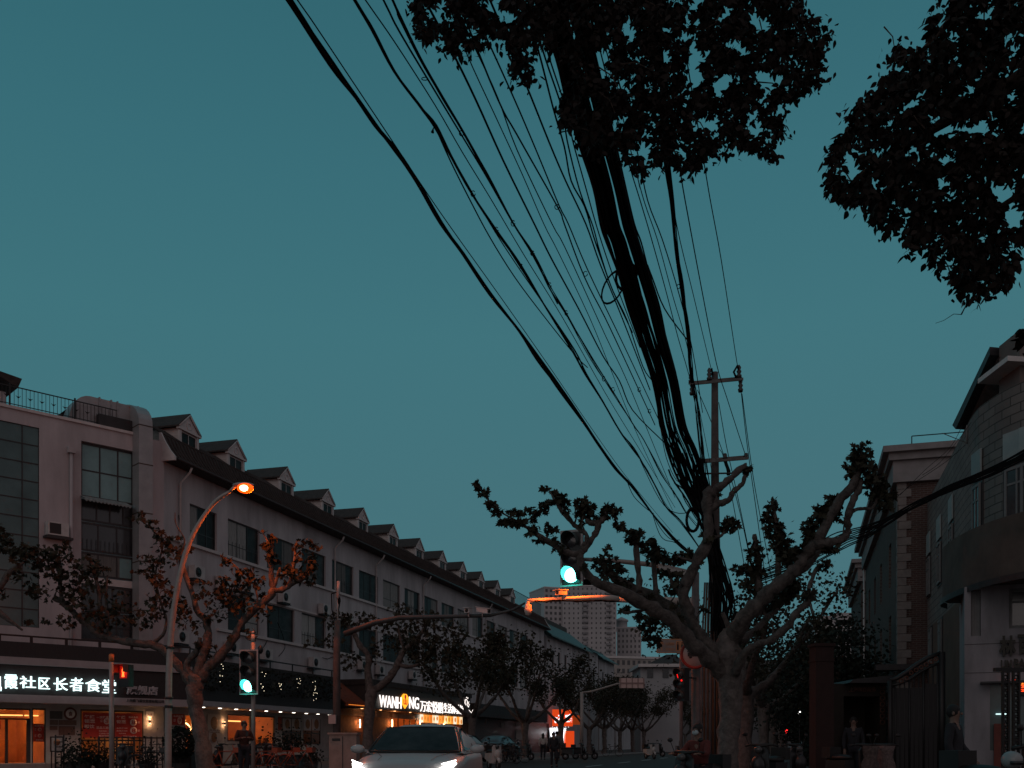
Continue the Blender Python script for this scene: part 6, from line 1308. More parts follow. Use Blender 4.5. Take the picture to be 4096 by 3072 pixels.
# ================================================================== big pollarded plane tree
TD = 19.0
rt_ = random.Random(31)
bt = thing('plane_tree', 'big pollarded plane tree with knobbly spreading limbs in front of the utility pole', 'tree', P(2912, HY, TD)-Z*CH)
m = MB()
limb_px(m, [(2908, 3220, 50), (2910, 3100, 42), (2912, 3000, 39), (2920, 2845, 42), (2914, 2700, 52), (2906, 2620, 50), (2902, 2560, 34), (2905, 2515, 12)], TD, n=16, knob=.05)
m.build('trunk', BARKLIT, bt)
limbs = {
 'L1': [(2900, 2700, 40), (2840, 2640, 34, -.2), (2765, 2569, 29, -.4), (2690, 2485, 26, -.6), (2585, 2422, 27, -.8), (2480, 2367, 22, -1), (2395, 2333, 19, -1.1), (2345, 2290, 16, -1.2), (2322, 2245, 15, -1.2), (2319, 2205, 15, -1.2)],
 'L1a': [(2319, 2215, 13, -1.2), (2281, 2213, 13, -1.2), (2227, 2186, 12, -1.2), (2163, 2148, 11, -1.3), (2125, 2122, 8, -1.3), (2060, 2080, 4, -1.4), (1990, 2040, 3, -1.4), (1945, 1990, 2.4, -1.5), (1905, 1930, 2, -1.5)],
 'L1b': [(2322, 2215, 14, -1.2), (2345, 2190, 13, -1.2), (2374, 2148, 12, -1.2), (2391, 2114, 13, -1.2), (2397, 2086, 15, -1.2), (2420, 2068, 9, -1.2), (2424, 2042, 6, -1.2)],
 'L1b2': [(2400, 2092, 12, -1.2), (2370, 2092, 12, -1.2), (2342, 2083, 11, -1.2)],
 'L1c': [(2330, 2200, 11, -1.2), (2343, 2165, 10, -1.2), (2346, 2139, 9, -1.2), (2315, 2114, 9, -1.1), (2281, 2084, 8, -1.1), (2248, 2046, 8, -1.1), (2227, 2015, 7, -1.1), (2213, 1996, 5, -1.1)],
 'L1d': [(2346, 2145, 4, -1.2), (2328, 2118, 3.5, -1.2), (2330, 2080, 3, -1.2), (2338, 2030, 3, -1.2)],
 'tw1': [(2060, 2080, 2.5, -1.4), (2020, 2088, 2, -1.4), (2008, 2078, 1.5, -1.4)],
 'L2': [(2780, 2540, 20, .3), (2700, 2440, 20, .5), (2600, 2385, 20, .6), (2480, 2325, 18, .7), (2420, 2275, 14, .7), (2400, 2240, 7, .7)],
 's1': [(2556, 2370, 13, -.5), (2553, 2270, 12, -.5), (2546, 2200, 13, -.5), (2543, 2150, 10, -.5)],
 's2': [(2623, 2380, 11), (2618, 2280, 10), (2612, 2220, 10), (2609, 2165, 6)],
 's3': [(2690, 2330, 5, .2), (2680, 2300, 5, .2), (2672, 2275, 4, .2)],
 's4': [(2735, 2400, 8, .2), (2700, 2350, 8, .2), (2680, 2320, 6, .2)],
 'M': [(2900, 2660, 36), (2840, 2600, 30), (2775, 2510, 26), (2745, 2422, 24), (2735, 2365, 22), (2772, 2280, 22), (2815, 2195, 23), (2835, 2137, 20), (2830, 2041, 21), (2834, 1985, 25), (2850, 1960, 24)],
 'Ma': [(2840, 1978, 20), (2876, 1950, 16), (2919, 1916, 14), (2963, 1874, 13), (2985, 1862, 12)],
 'Mb': [(2838, 2040, 14), (2875, 2014, 14), (2893, 2012, 13), (2919, 1993, 11), (2938, 1962, 11), (2968, 1938, 9), (2980, 1902, 8)],
 'Mc': [(2850, 2150, 8), (2880, 2145, 6), (2905, 2120, 5), (2915, 2100, 5)],
 'Md': [(2800, 2250, 6), (2750, 2240, 6), (2710, 2225, 4)],
 'R1': [(2918, 2660, 42), (2930, 2560, 36), (2975, 2470, 33, -.3), (3054, 2393, 30, -.5), (3115, 2338, 29, -.6), (3175, 2282, 27, -.7), (3225, 2215, 24, -.8), (3262, 2165, 24, -.9), (3320, 2065, 21, -1), (3368, 1993, 19, -1.1), (3416, 1930, 18, -1.2), (3440, 1860, 15, -1.2), (3446, 1808, 8, -1.2)],
 'R1b': [(3262, 2175, 22, -.9), (3315, 2170, 20, -1), (3368, 2155, 15, -1), (3392, 2125, 14, -1), (3390, 2080, 14, -1.1), (3405, 2020, 15, -1.2), (3430, 1965, 13, -1.2), (3446, 1920, 9, -1.2)],
 'R1c': [(3392, 2070, 10, -1.1), (3415, 2042, 8, -1.1), (3450, 2034, 7, -1.1), (3490, 2033, 7, -1.2), (3510, 1990, 5, -1.2), (3525, 1950, 4, -1.2)],
 'R2': [(3175, 2290, 16, -.3), (3220, 2270, 17, -.2), (3255, 2230, 14, -.2), (3285, 2180, 10, -.2)],
 'R3': [(2940, 2690, 22, -.3), (2979, 2614, 17, -.6), (3020, 2582, 15, -.7), (3083, 2559, 15, -.8), (3146, 2510, 16, -.9), (3185, 2450, 14, -1), (3228, 2412, 14, -1), (3244, 2380, 16, -1), (3215, 2372, 9, -1)],
 'R3b': [(3244, 2395, 9, -1), (3236, 2350, 8, -1), (3250, 2312, 8, -1), (3267, 2272, 7, -1), (3292, 2256, 3, -1)],
 'R4': [(2950, 2560, 22, .3), (3010, 2530, 15, .5), (3070, 2470, 13, .6), (3120, 2420, 11, .6), (3160, 2370, 8, .6), (3190, 2330, 6, .6)],
 's5': [(3114, 2330, 13, -.2), (3112, 2230, 11, -.2), (3108, 2130, 10, -.2), (3098, 2060, 9, -.2), (3090, 1995, 7, -.2)],
 's6': [(3035, 2390, 15, .1), (3036, 2300, 14, .1), (3030, 2210, 13, .1), (3018, 2137, 8, .1)],
 's7': [(3240, 2200, 11, -.7), (3245, 2150, 9, -.7), (3270, 2080, 8, -.7), (3300, 2030, 6, -.7)],
 's8': [(2890, 2450, 8, .2), (2915, 2520, 12, .2), (2905, 2580, 14, .2)],
 's9': [(2640, 2460, 6, -.6), (2618, 2440, 5, -.6), (2560, 2442, 5, -.6), (2500, 2452, 7, -.6), (2492, 2438, 3, -.6)],
}
for kx, pts in limbs.items(): m = MB(); limb_px(m, pts, TD, n=9, knob=.16); m.build('limb', BARK, bt)
cr = [(3445, 1815, 38, 50, 60, -1.2), (3415, 1870, 40, 45, 45, -1.2), (3470, 1880, 45, 50, 55, -1.2), (3505, 1945, 50, 50, 70, -1.2), (3540, 1990, 32, 60, 50, -1.2), (3330, 2025, 42, 50, 70, -.9), (3290, 2060, 40, 40, 50, -.9), (3240, 2110, 30, 45, 35, -.8), (3225, 2160, 25, 25, 18, -.8),
 (3090, 2020, 30, 40, 22, -.2), (3065, 2065, 30, 25, 18, -.2), (3095, 2110, 38, 45, 45, -.2), (3120, 2170, 40, 55, 60, -.2), (3140, 2200, 30, 40, 25, -.2), (3022, 2230, 32, 70, 60, .1), (3030, 2290, 35, 40, 30, .1), (2970, 2275, 55, 20, 32, .1), (2985, 2330, 40, 25, 18, .1), (3180, 2215, 55, 28, 40, -.7), (3140, 2240, 40, 25, 25, -.6), (3330, 2195, 35, 22, 22, -.9),
 (2917, 2100, 33, 34, 55, 0), (3298, 2258, 30, 14, 16, -1), (3175, 2345, 34, 26, 40, .5), (3120, 2400, 34, 26, 34, .6), (3050, 2365, 34, 20, 22, .2), (3230, 2380, 30, 22, 14, -1), (3150, 2375, 34, 28, 34, .6),
 (2542, 2148, 38, 38, 60, -.5), (2605, 2200, 34, 55, 70, 0), (2630, 2215, 32, 38, 35, 0), (2700, 2235, 55, 28, 45, .2), (2735, 2225, 40, 18, 20, .2), (2690, 2330, 35, 50, 40, .3), (2660, 2290, 25, 18, 14, .3), (2460, 2290, 60, 42, 50, .7), (2420, 2240, 40, 32, 30, .7), (2500, 2330, 45, 25, 25, .6), (2400, 2265, 30, 40, 24, .7),
 (2442, 2045, 36, 34, 42, -1.2), (2470, 2100, 22, 18, 16, -1.2), (2478, 2112, 14, 12, 6, -1.2), (2345, 2030, 40, 22, 34, -1.2), (2375, 2070, 30, 18, 18, -1.2), (2320, 2010, 25, 18, 14, -1.2), (2230, 2005, 45, 18, 24, -1.1), (2180, 2012, 30, 14, 12, -1.1), (2170, 2035, 30, 18, 12, -1.1),
 (2120, 2045, 40, 16, 14, -1.3), (2135, 2120, 36, 20, 22, -1.3), (2200, 2118, 25, 14, 9, -1.2), (2160, 2165, 30, 10, 8, -1.2), (2085, 2095, 30, 14, 15, -1.4), (2040, 2085, 28, 14, 15, -1.4), (2010, 2085, 16, 12, 8, -1.4), (2060, 2050, 35, 10, 9, -1.4), (1990, 2045, 22, 14, 10, -1.4), (1965, 2015, 18, 14, 9, -1.5), (1935, 1975, 14, 14, 8, -1.5), (1912, 1940, 13, 16, 8, -1.5),
 (2590, 2515, 40, 52, 50, .5), (2570, 2470, 30, 22, 14, .5), (2650, 2470, 45, 30, 30, .6), (2620, 2570, 25, 25, 16, .5), (2250, 2195, 40, 14, 10, -1.2), (2990, 1875, 16, 22, 14, -.0), (3060, 2440, 50, 30, 30, .8), (2500, 2438, 14, 8, 5, -.6)]
m = MB()
shoots(bt, [v for k_, v in limbs.items() if k_ in ('L1', 'L2', 'M', 'R1', 'R1b', 'R3', 'R4', 'L1a', 'L1c')], TD, 46, 77, 2.6, None, m)
for px, py, rx, ry, n_, dd in cr: cluster_px(m, px, py, rx, ry, int(n_*1.5), TD+dd, .12, PLANE, rt_)
m.build('leaves', LEAF, bt)
# ================================================================== near left plane tree
TL = 32.0
lt = thing('plane_tree', 'plane tree lit orange by the street lamp, its trunk right of the lamp pole', 'tree', P(815, HY, TL)-Z*CH)
m = MB(); limb_px(m, [(826, 3140, 40), (822, 3072, 35), (808, 2960, 31), (786, 2850, 28), (780, 2760, 33), (790, 2700, 32)], TL, n=14, knob=.06); m.build('trunk', BARKLIT, lt)
ll = [[(775, 2750, 24), (740, 2695, 19), (700, 2650, 18), (640, 2590, 17), (560, 2575, 16), (470, 2560, 14), (392, 2537, 12), (353, 2501, 12), (306, 2462, 12), (251, 2411, 11), (215, 2395, 8)],
 [(785, 2740, 22), (800, 2660, 21), (824, 2586, 20), (832, 2534, 17), (824, 2480, 14), (790, 2447, 12), (772, 2382, 11), (747, 2317, 10), (729, 2263, 12), (721, 2222, 8)],
 [(800, 2720, 24), (825, 2675, 22), (863, 2642, 20), (931, 2559, 18), (968, 2490, 15), (1025, 2433, 15), (1080, 2385, 16), (1094, 2355, 15)],
 [(1092, 2365, 12), (1086, 2302, 11), (1080, 2245, 10), (1077, 2190, 8), (1074, 2165, 5)], [(1094, 2362, 11), (1134, 2358, 11), (1170, 2333, 10), (1215, 2313, 8), (1232, 2290, 5)],
 [(1158, 2345, 9), (1170, 2285, 8), (1180, 2230, 6), (1183, 2185, 4)], [(1090, 2370, 7), (1106, 2320, 7), (1120, 2270, 5)],
 [(775, 2720, 18), (745, 2660, 14), (790, 2600, 13), (800, 2550, 8)], [(720, 2230, 5), (738, 2160, 3), (705, 2100, 2.5), (700, 2050, 2)],
 [(404, 2545, 10), (405, 2480, 9), (398, 2400, 9), (390, 2340, 8), (375, 2280, 8), (366, 2245, 6)], [(440, 2560, 9), (430, 2480, 8), (425, 2380, 5), (430, 2300, 4)],
 [(251, 2411, 8), (240, 2340, 8), (238, 2270, 9), (235, 2220, 6)], [(600, 2580, 9), (650, 2540, 7), (665, 2480, 5), (640, 2400, 5), (620, 2300, 4), (650, 2180, 4), (600, 2110, 2.5), (550, 2075, 2)],
 [(968, 2490, 5), (940, 2460, 4), (920, 2400, 3), (895, 2330, 3)], [(1010, 2450, 5), (1030, 2400, 4), (1010, 2330, 3), (960, 2280, 2.5), (900, 2230, 2)], [(980, 2545, 4), (1000, 2560, 4), (1030, 2545, 3)]]
for pts in ll: m = MB(); limb_px(m, pts, TL+.0, n=8, knob=.14); m.build('limb', BARK, lt)
lc = [(165, 2235, 80, 50, 90), (235, 2220, 60, 50, 60), (235, 2274, 90, 50, 90), (353, 2266, 50, 60, 70), (403, 2270, 40, 20, 18), (243, 2178, 30, 25, 18), (274, 2321, 70, 40, 55), (176, 2372, 70, 35, 40), (274, 2392, 60, 50, 50), (353, 2325, 50, 40, 40), (353, 2450, 60, 50, 60), (266, 2482, 50, 35, 40), (411, 2490, 60, 45, 50), (509, 2450, 60, 50, 50), (157, 2488, 60, 12, 18), (130, 2330, 60, 40, 30), (330, 2380, 60, 30, 35), (440, 2440, 50, 50, 40),
 (545, 2075, 30, 14, 14), (585, 2095, 35, 18, 20), (625, 2130, 25, 25, 18), (646, 2170, 40, 45, 45), (588, 2235, 45, 18, 18), (611, 2258, 38, 22, 22), (580, 2294, 50, 14, 20), (627, 2313, 50, 38, 45), (697, 2176, 28, 50, 40), (680, 2230, 30, 40, 30), (627, 2403, 60, 28, 32), (619, 2443, 48, 38, 38), (725, 2450, 45, 55, 45), (660, 2350, 50, 40, 35), (560, 2480, 60, 40, 40), (690, 2400, 40, 40, 30), (480, 2380, 50, 30, 20),
 (1076, 2190, 26, 38, 30), (1083, 2234, 34, 16, 16), (1217, 2172, 42, 24, 28), (1242, 2227, 24, 55, 34), (1224, 2295, 55, 45, 55), (1163, 2274, 26, 30, 22), (1270, 2185, 30, 14, 10), (902, 2237, 22, 36, 20), (953, 2281, 42, 20, 24), (989, 2299, 48, 26, 30), (1007, 2331, 48, 38, 40), (895, 2317, 28, 20, 16), (902, 2360, 48, 46, 46), (808, 2331, 40, 13, 16), (971, 2407, 56, 36, 45), (917, 2425, 56, 50, 55), (729, 2430, 44, 50, 34), (845, 2462, 50, 28, 32), (1062, 2454, 38, 38, 26), (1040, 2320, 30, 30, 16), (860, 2400, 50, 40, 36), (800, 2370, 40, 20, 18), (940, 2340, 40, 30, 22), (780, 2500, 60, 30, 24), (1130, 2300, 26, 24, 14), (1000, 2530, 30, 24, 16)]
m = MB()
shoots(lt, ll[:6]+ll[9:14], TL, 40, 78, 2.2, None, m, .16, (20, 60))
for px, py, rx, ry, n_ in lc: cluster_px(m, px, py, rx, ry, int(n_*.95), TL-.2, .165, PLANE, rt_)
m.build('leaves', LEAF, lt)
lt2 = thing('plane_tree', 'plane tree whose branches reach in from beyond the left edge of the picture', 'tree', P(-420, HY, 31)-Z*CH)
m = MB(); limb_px(m, [(-420, 3180, 38), (-420, 2900, 32), (-400, 2700, 32)], 31, n=12); m.build('trunk', BARKLIT, lt2)
for pts in ([(-400, 2720, 24), (-260, 2560, 20), (-120, 2440, 18), (0, 2345, 14), (31, 2298, 12), (70, 2266, 9), (95, 2250, 5)], [(-400, 2720, 22), (-280, 2620, 18), (-140, 2530, 16), (-40, 2440, 13), (10, 2460, 11), (59, 2497, 7), (90, 2520, 4)]):
    m = MB(); limb_px(m, pts, 31, n=8); m.build('limb', BARK, lt2)
m = MB()
for px, py, rx, ry, n_ in ((5, 2150, 22, 60, 40), (47, 2165, 36, 28, 26), (-40, 2150, 50, 70, 50), (110, 2200, 50, 30, 40), (90, 2225, 60, 40, 45), (12, 2375, 20, 22, 14), (30, 2200, 40, 30, 25), (-120, 2200, 80, 80, 60), (60, 2300, 40, 40, 20)): cluster_px(m, px, py, rx, ry, n_, 31, .165, PLANE, rt_)
m.build('leaves', LEAF, lt2)
# ================================================================== generic street plane trees
def street_tree(seed, loc, lab, group, H=6.8, R_=3.0, n_leaf=1900, lsize=.2, th=.24, parts=True, dark=False):
    r = random.Random(seed); t = thing('plane_tree', lab, 'tree', loc, group); o = Vector(loc)
    fh = r.uniform(2.5, 3.1); m = MB(); bend = r.uniform(-.15, .15)
    limb(m, [(o.x, o.y, 0, th*1.25), (o.x+bend*.3, o.y, .5, th*1.05), (o.x+bend, o.y, fh*.6, th*.9), (o.x+bend, o.y, fh, th*1.15)], n=10, knob=.08, rnd=r); m.build('trunk', BARKLIT, t)
    tips = []; k = r.choice([4, 5])
    for i in range(k):
        a = 2*PI*i/k+r.uniform(-.4, .4); L = R_*r.uniform(.65, 1.0); x, y, z = o.x+bend, o.y, fh-.1; pts = [(x, y, z, th*.8)]
        hh = H-fh; 
        for s_ in range(1, 5): f = s_/4; pts.append((x+math.cos(a)*L*f**.9+r.uniform(-.15, .15), y+math.sin(a)*L*f**.9, z+hh*f**1.3*.8+r.uniform(-.1, .1), th*(.62-.42*f)))
        m = MB(); limb(m, pts, n=7, knob=.15, rnd=r)
        for j in (2, 3, 4, 4):
            p = pts[j]; a2 = a+r.uniform(-1.5, 1.5); l2 = r.uniform(.6, 1.3); e = (p[0]+math.cos(a2)*l2*.6, p[1]+math.sin(a2)*l2*.6, p[2]+l2*.8, .03); limb(m, [p[:3]+(p[3]*.7,), ((p[0]+e[0])/2, (p[1]+e[1])/2, (p[2]+e[2])/2+.05, .05), e], n=5, rnd=r); tips.append(e)
        tips.append(pts[-1]); tips.append(pts[3]); m.build('limb', BARK, t)
    m = MB(); per = n_leaf//len(tips)
    for tp_ in tips:
        s_ = r.uniform(.45, .95)
        for _ in range(int(per*r.uniform(.5, 1.5))):
            leaf(m, (tp_[0]+r.gauss(0, s_*.55), tp_[1]+r.gauss(0, s_*.62), tp_[2]+r.gauss(0, s_*.5)), lsize, QUADL, r)
    m.build('leaves', LEAF, t); return t
GRP = 'plane trees along the left pavement'
st0 = thing('plane_tree', 'plane tree in front of the lit restaurant with thick forked trunk', 'tree', P(1470, HY, 45)-Z*CH, GRP)
m = MB(); limb_px(m, [(1466, 3110, 26), (1468, 3040, 22), (1474, 2900, 20), (1482, 2800, 22), (1490, 2745, 24)], 45, n=12); m.build('trunk', BARKLIT, st0)
for pts in ([(1484, 2770, 18), (1472, 2690, 14), (1474, 2625, 13), (1440, 2580, 11), (1415, 2530, 10), (1380, 2490, 6)], [(1492, 2765, 18), (1535, 2735, 15), (1567, 2700, 15), (1593, 2655, 14), (1617, 2600, 11), (1660, 2565, 9), (1700, 2510, 7), (1720, 2460, 4)], [(1598, 2660, 9), (1635, 2667, 8), (1675, 2658, 5)], [(1617, 2600, 6), (1600, 2550, 5), (1594, 2500, 4)], [(1420, 2540, 5), (1440, 2490, 4), (1500, 2470, 3)]):
    m = MB(); limb_px(m, pts, 45, n=8, knob=.12); m.build('limb', BARK, st0)
m = MB()
for px, py, rx, ry, n_ in ((1350, 2480, 70, 40, 70), (1430, 2470, 70, 30, 50), (1340, 2560, 50, 40, 40), (1510, 2600, 50, 60, 40), (1530, 2500, 70, 30, 45), (1610, 2490, 70, 40, 70), (1680, 2560, 90, 70, 170), (1740, 2500, 70, 50, 80), (1780, 2600, 90, 60, 120), (1720, 2640, 80, 40, 60), (1820, 2530, 60, 50, 60), (1860, 2620, 60, 50, 60), (1400, 2640, 50, 50, 40), (1600, 2440, 50, 30, 30), (1560, 2560, 40, 30, 20), (1700, 2460, 60, 30, 40), (1260, 2570, 60, 20, 20)): cluster_px(m, px, py, rx, ry, int(n_*1.2), 45, .19, PLANE, rt_)
m.build('leaves', LEAF, st0)
AR = 19.0
spec = [(1885, 'plane tree just right of the restaurant sign'), (2105, 'slender plane tree left of the red kiosk'), (2250, 'plane tree standing in front of the red kiosk'), (2355, 'plane tree just right of the overhead sign pole'), (2420, 'second plane tree right of the overhead sign pole'), (2481, 'third plane tree right of the overhead sign pole'), (2532, 'fourth plane tree right of the overhead sign pole'), (2578, 'fifth plane tree down the left pavement, lit trunk'), (2625, 'sixth distant plane tree on the left pavement'), (2665, 'seventh distant plane tree on the left pavement'), (2705, 'eighth distant plane tree on the left pavement'), (2740, 'farthest plane tree visible on the left pavement')]
protos = []
for i, (px, lab) in enumerate(spec):
    p = SP(px, AR)
    if i < 4: protos.append(street_tree(40+i, p, lab, GRP, H=(7.4, 7.6, 7.0, 7.2)[i], R_=(4.2, 4.2, 3.4, 3.6)[i], n_leaf=(3900, 3400, 1300, 2600)[i]))
    else: copy_tree(protos[(1, 3, 0, 1, 3, 0, 1, 3)[(i-4) % 8]], p, i*1.7, None, lab)
protos[0].rotation_euler.z = 1.1
GRP2 = 'plane trees along the right pavement'
for i, (d_, a_, lab) in enumerate(((30, 1.6, 'dark plane tree directly behind the big tree on the right pavement'), (41, 1.4, 'second dark plane tree behind the big tree'), (52, 1.3, 'third dark plane tree behind the big tree'), (66, 1.2, 'fourth dark plane tree in the gloom of the right pavement'), (82, 1.2, 'farthest dark plane tree of the right pavement'))):
    p = S(a_, d_)
    if i == 0: rp = street_tree(71, p, lab, GRP2, H=5.3, R_=2.4, n_leaf=3000, lsize=.12)
    else: copy_tree(rp, p, i*1.3, None, lab)
def bush_tree(seed, loc, lab, H, R_, n_leaf, z0=1.8, lsize=.22, group='dense dark trees by the brick row'):
    r = random.Random(seed); o = Vector(loc); t = thing('dense_tree', lab, 'tree', loc, group)
    m = MB(); limb(m, [(o.x, o.y, 0, .2), (o.x+.1, o.y, z0, .16), (o.x, o.y, H*.7, .08)], n=8, rnd=r)
    for i in range(5): a = i*1.3; limb(m, [(o.x, o.y, z0, .1), (o.x+math.cos(a)*R_*.5, o.y+math.sin(a)*R_*.5, H*.6, .05), (o.x+math.cos(a)*R_*.8, o.y+math.sin(a)*R_*.8, H*.75, .02)], n=5, rnd=r)
    m.build('trunk', BARKD, t); m = MB()
    cl = [(r.gauss(0, R_*.4), r.gauss(0, R_*.4), r.uniform(z0, H)) for _ in range(26)]
    for i in range(n_leaf):
        c = cl[i % 26]; s_ = .55; leaf(m, (o.x+c[0]+r.gauss(0, s_), o.y+c[1]+r.gauss(0, s_), c[2]+r.gauss(0, s_*.8)), lsize, QUADL, r)
    m.build('crown', LEAFH, t); return t
bb = bush_tree(91, S(-1.4, 40), 'dense dark bushy tree left of the brick row', 5.6, 1.9, 7000, lsize=.15)
for i, (a_, d_, lab) in enumerate(((-.9, 49, 'dense dark tree between the far brick building and the plane trees'), (-1.8, 60, 'taller dense dark tree further behind'), (-.6, 70, 'dense dark tree in front of the distant classical building'), (.2, 56, 'dense dark tree deep behind the big trunk'))): copy_tree(bb, S(a_, d_), i*2.1, None, lab)
hg = MB(); r8 = random.Random(8)
for _ in range(5200):
    dd = r8.uniform(42, 110); hgt = 1.3; leaf(hg, S(-.3-r8.random()*1.3, dd, PZ+r8.random()**.7*hgt), .2, QUADL, r8)
tag(hg.build('hedge', LEAFH, None, S(-1.0, 60, PZ)), 'dark clipped hedge low on the right pavement left of the maroon pillar', 'hedge', kind='stuff')
# ================================================================== overhanging crowns at the top
def crown(name_lab, poly, n_, d0, d1, seed, trunk, branches, lsize, thr=-.18, fr_=.011):
    r = random.Random(seed); t = thing('overhanging_tree', name_lab, 'tree', trunk[0][:3])
    m = MB(); limb(m, trunk, n=12, rnd=r); m.build('trunk', BARKD, t)
    for b in branches: m = MB(); limb(m, [tuple(P(a, c, d))+(rr_*d/F,) for a, c, d, rr_ in b] if len(b[0]) == 4 and b[0][2] > 2.5 and b[0][0] > 50 else b, n=6, rnd=r); m.build('branch', BARKD, t)
    m = MB(); x0, x1 = min(p[0] for p in poly), max(p[0] for p in poly); y0, y1 = min(p[1] for p in poly), max(p[1] for p in poly); k = 0
    while k < n_:
        x, y = r.uniform(x0, x1), r.uniform(y0, y1)
        if not inpoly(x, y, poly): continue
        d = r.uniform(d0, d1)
        if noise.noise(V(x*fr_, y*fr_, seed))+.75*noise.noise(V(x*fr_*2.9, y*fr_*2.9, seed+9)) < thr: continue
        leaf(m, P(x, y, d), lsize, OVATE, r, droop=1.2); k += 1
    # fringe: drooping sprays along the outline
    n = len(poly)
    for i in range(n):
        a, b = poly[i], poly[(i+1) % n]; L = math.dist(a, b)
        for _ in range(int(L/5.5)):
            f = r.random(); x = a[0]+(b[0]-a[0])*f+r.gauss(0, 22); y = a[1]+(b[1]-a[1])*f+r.gauss(0, 22)
            if y < -150: continue
            leaf(m, P(x, y, r.uniform(d0, d1)), lsize*.9, OVATE, r, droop=1.5)
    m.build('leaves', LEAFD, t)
    for _ in range(60):
        tw = MB()
        x, y = r.uniform(x0, x1), r.uniform(y0, y1)
        if not inpoly(x, y, poly): continue
        d = r.uniform(d0, d1); a = r.uniform(.2, PI-.2); L = r.uniform(50, 130)
        p0 = P(x, y, d); p1 = P(x+math.cos(a)*L*.5, y-abs(math.sin(a))*L*.5, d); p2 = P(x+math.cos(a+.3)*L, y-abs(math.sin(a+.3))*L, d); tw.tube([p0, p1, p2], [.003, .005, .007], 4, False); tw.build('twig', BARKD, t)
    return t
poly1 = [(1640, -160), (1653, 0), (1664, 87), (1675, 146), (1697, 174), (1740, 150), (1778, 163), (1805, 212), (1854, 222), (1870, 184), (1914, 184), (1946, 125), (1975, 150), (2000, 130), (2022, 179), (2055, 228), (2045, 310), (2085, 300), (2120, 330), (2128, 240), (2110, 190), (2160, 190), (2200, 215), (2250, 200), (2285, 250), (2300, 330), (2240, 420), (2242, 490), (2300, 510), (2349, 597), (2400, 600), (2479, 613), (2520, 660), (2565, 700), (2610, 660), (2663, 640), (2700, 650), (2750, 694), (2790, 680), (2830, 620), (2896, 629), (2934, 580), (2990, 590), (3070, 610), (3086, 640), (3105, 560), (3140, 515), (3110, 445), (3173, 401), (3240, 350), (3298, 315), (3275, 244), (3290, 190), (3325, 130), (3270, 70), (3215, 60), (3195, 0), (3180, -160)]
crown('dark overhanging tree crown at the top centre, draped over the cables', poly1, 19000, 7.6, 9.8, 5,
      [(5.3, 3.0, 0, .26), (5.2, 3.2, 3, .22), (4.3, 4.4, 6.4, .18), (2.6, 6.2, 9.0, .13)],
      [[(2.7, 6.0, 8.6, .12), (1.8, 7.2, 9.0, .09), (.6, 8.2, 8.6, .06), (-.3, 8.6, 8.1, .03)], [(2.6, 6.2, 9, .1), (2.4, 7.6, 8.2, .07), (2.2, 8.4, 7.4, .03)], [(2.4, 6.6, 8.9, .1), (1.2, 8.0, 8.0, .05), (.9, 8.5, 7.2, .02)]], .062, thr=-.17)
poly2 = [(3760, -160), (3754, 0), (3722, 73), (3738, 163), (3649, 215), (3590, 171), (3567, 212), (3575, 277), (3535, 309), (3527, 350), (3437, 407), (3396, 448), (3388, 521), (3339, 570), (3311, 667), (3323, 757), (3396, 822), (3486, 800), (3486, 869), (3559, 926), (3616, 893), (3624, 985), (3673, 1001), (3706, 950), (3730, 1066), (3787, 1066), (3800, 1120), (3868, 1200), (3901, 1195), (3950, 1160), (4015, 1139), (4080, 1066), (4056, 985), (4096, 960), (4300, 900), (4300, -160)]
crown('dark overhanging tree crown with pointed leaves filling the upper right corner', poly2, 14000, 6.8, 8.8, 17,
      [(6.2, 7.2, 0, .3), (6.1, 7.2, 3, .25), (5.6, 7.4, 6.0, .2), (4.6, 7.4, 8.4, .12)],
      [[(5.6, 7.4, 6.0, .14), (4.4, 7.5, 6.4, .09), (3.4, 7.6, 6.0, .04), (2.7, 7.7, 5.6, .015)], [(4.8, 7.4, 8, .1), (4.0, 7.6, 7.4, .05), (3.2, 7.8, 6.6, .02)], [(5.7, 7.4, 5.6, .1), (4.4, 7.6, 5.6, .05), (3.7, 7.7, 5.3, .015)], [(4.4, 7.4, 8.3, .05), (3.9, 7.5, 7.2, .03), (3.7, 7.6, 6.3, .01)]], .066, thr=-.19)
o = [x_ for x_ in bpy.data.objects if x_.name.startswith('overhanging_tree')][-1]
m = MB(); m.tube([P(3868, 1205, 7.6), P(3862, 1225, 7.6), P(3845, 1258, 7.6)], [.004, .004, .006], 5); m.tube([P(3845, 1258, 7.6), P(3815, 1256, 7.6), P(3775, 1282, 7.6), P(3742, 1293, 7.6)], [.003, .0025, .002, .0015], 4); m.build('dangling_twig', BARKD, o)
m = MB(); leaf(m, P(3682, 160, 7.6), .1, OVATE, random.Random(2)); r9 = random.Random(4)
for _ in range(40): leaf(m, P(4092+r9.gauss(0, 12), 1335+r9.gauss(0, 22), 8), .08, OVATE, r9)
m.build('leaves', LEAFD, o)

ft = MB(); r10 = random.Random(12)
for _ in range(16000):
    x = r10.uniform(50, 240); hgt = (10+5*noise.noise(V(x*.06, 0, 0))+3*noise.noise(V(x*.2, 5, 0)))
    leaf(ft, V(x, 520+r10.uniform(-12, 12), r10.random()**.9*hgt), 2.4, QUADL, r10)
tag(ft.build('distant_tree_mass', LEAFH, None, V(150, 520, 0)), 'dark mass of distant trees closing the far end of the street', 'trees', kind='stuff')

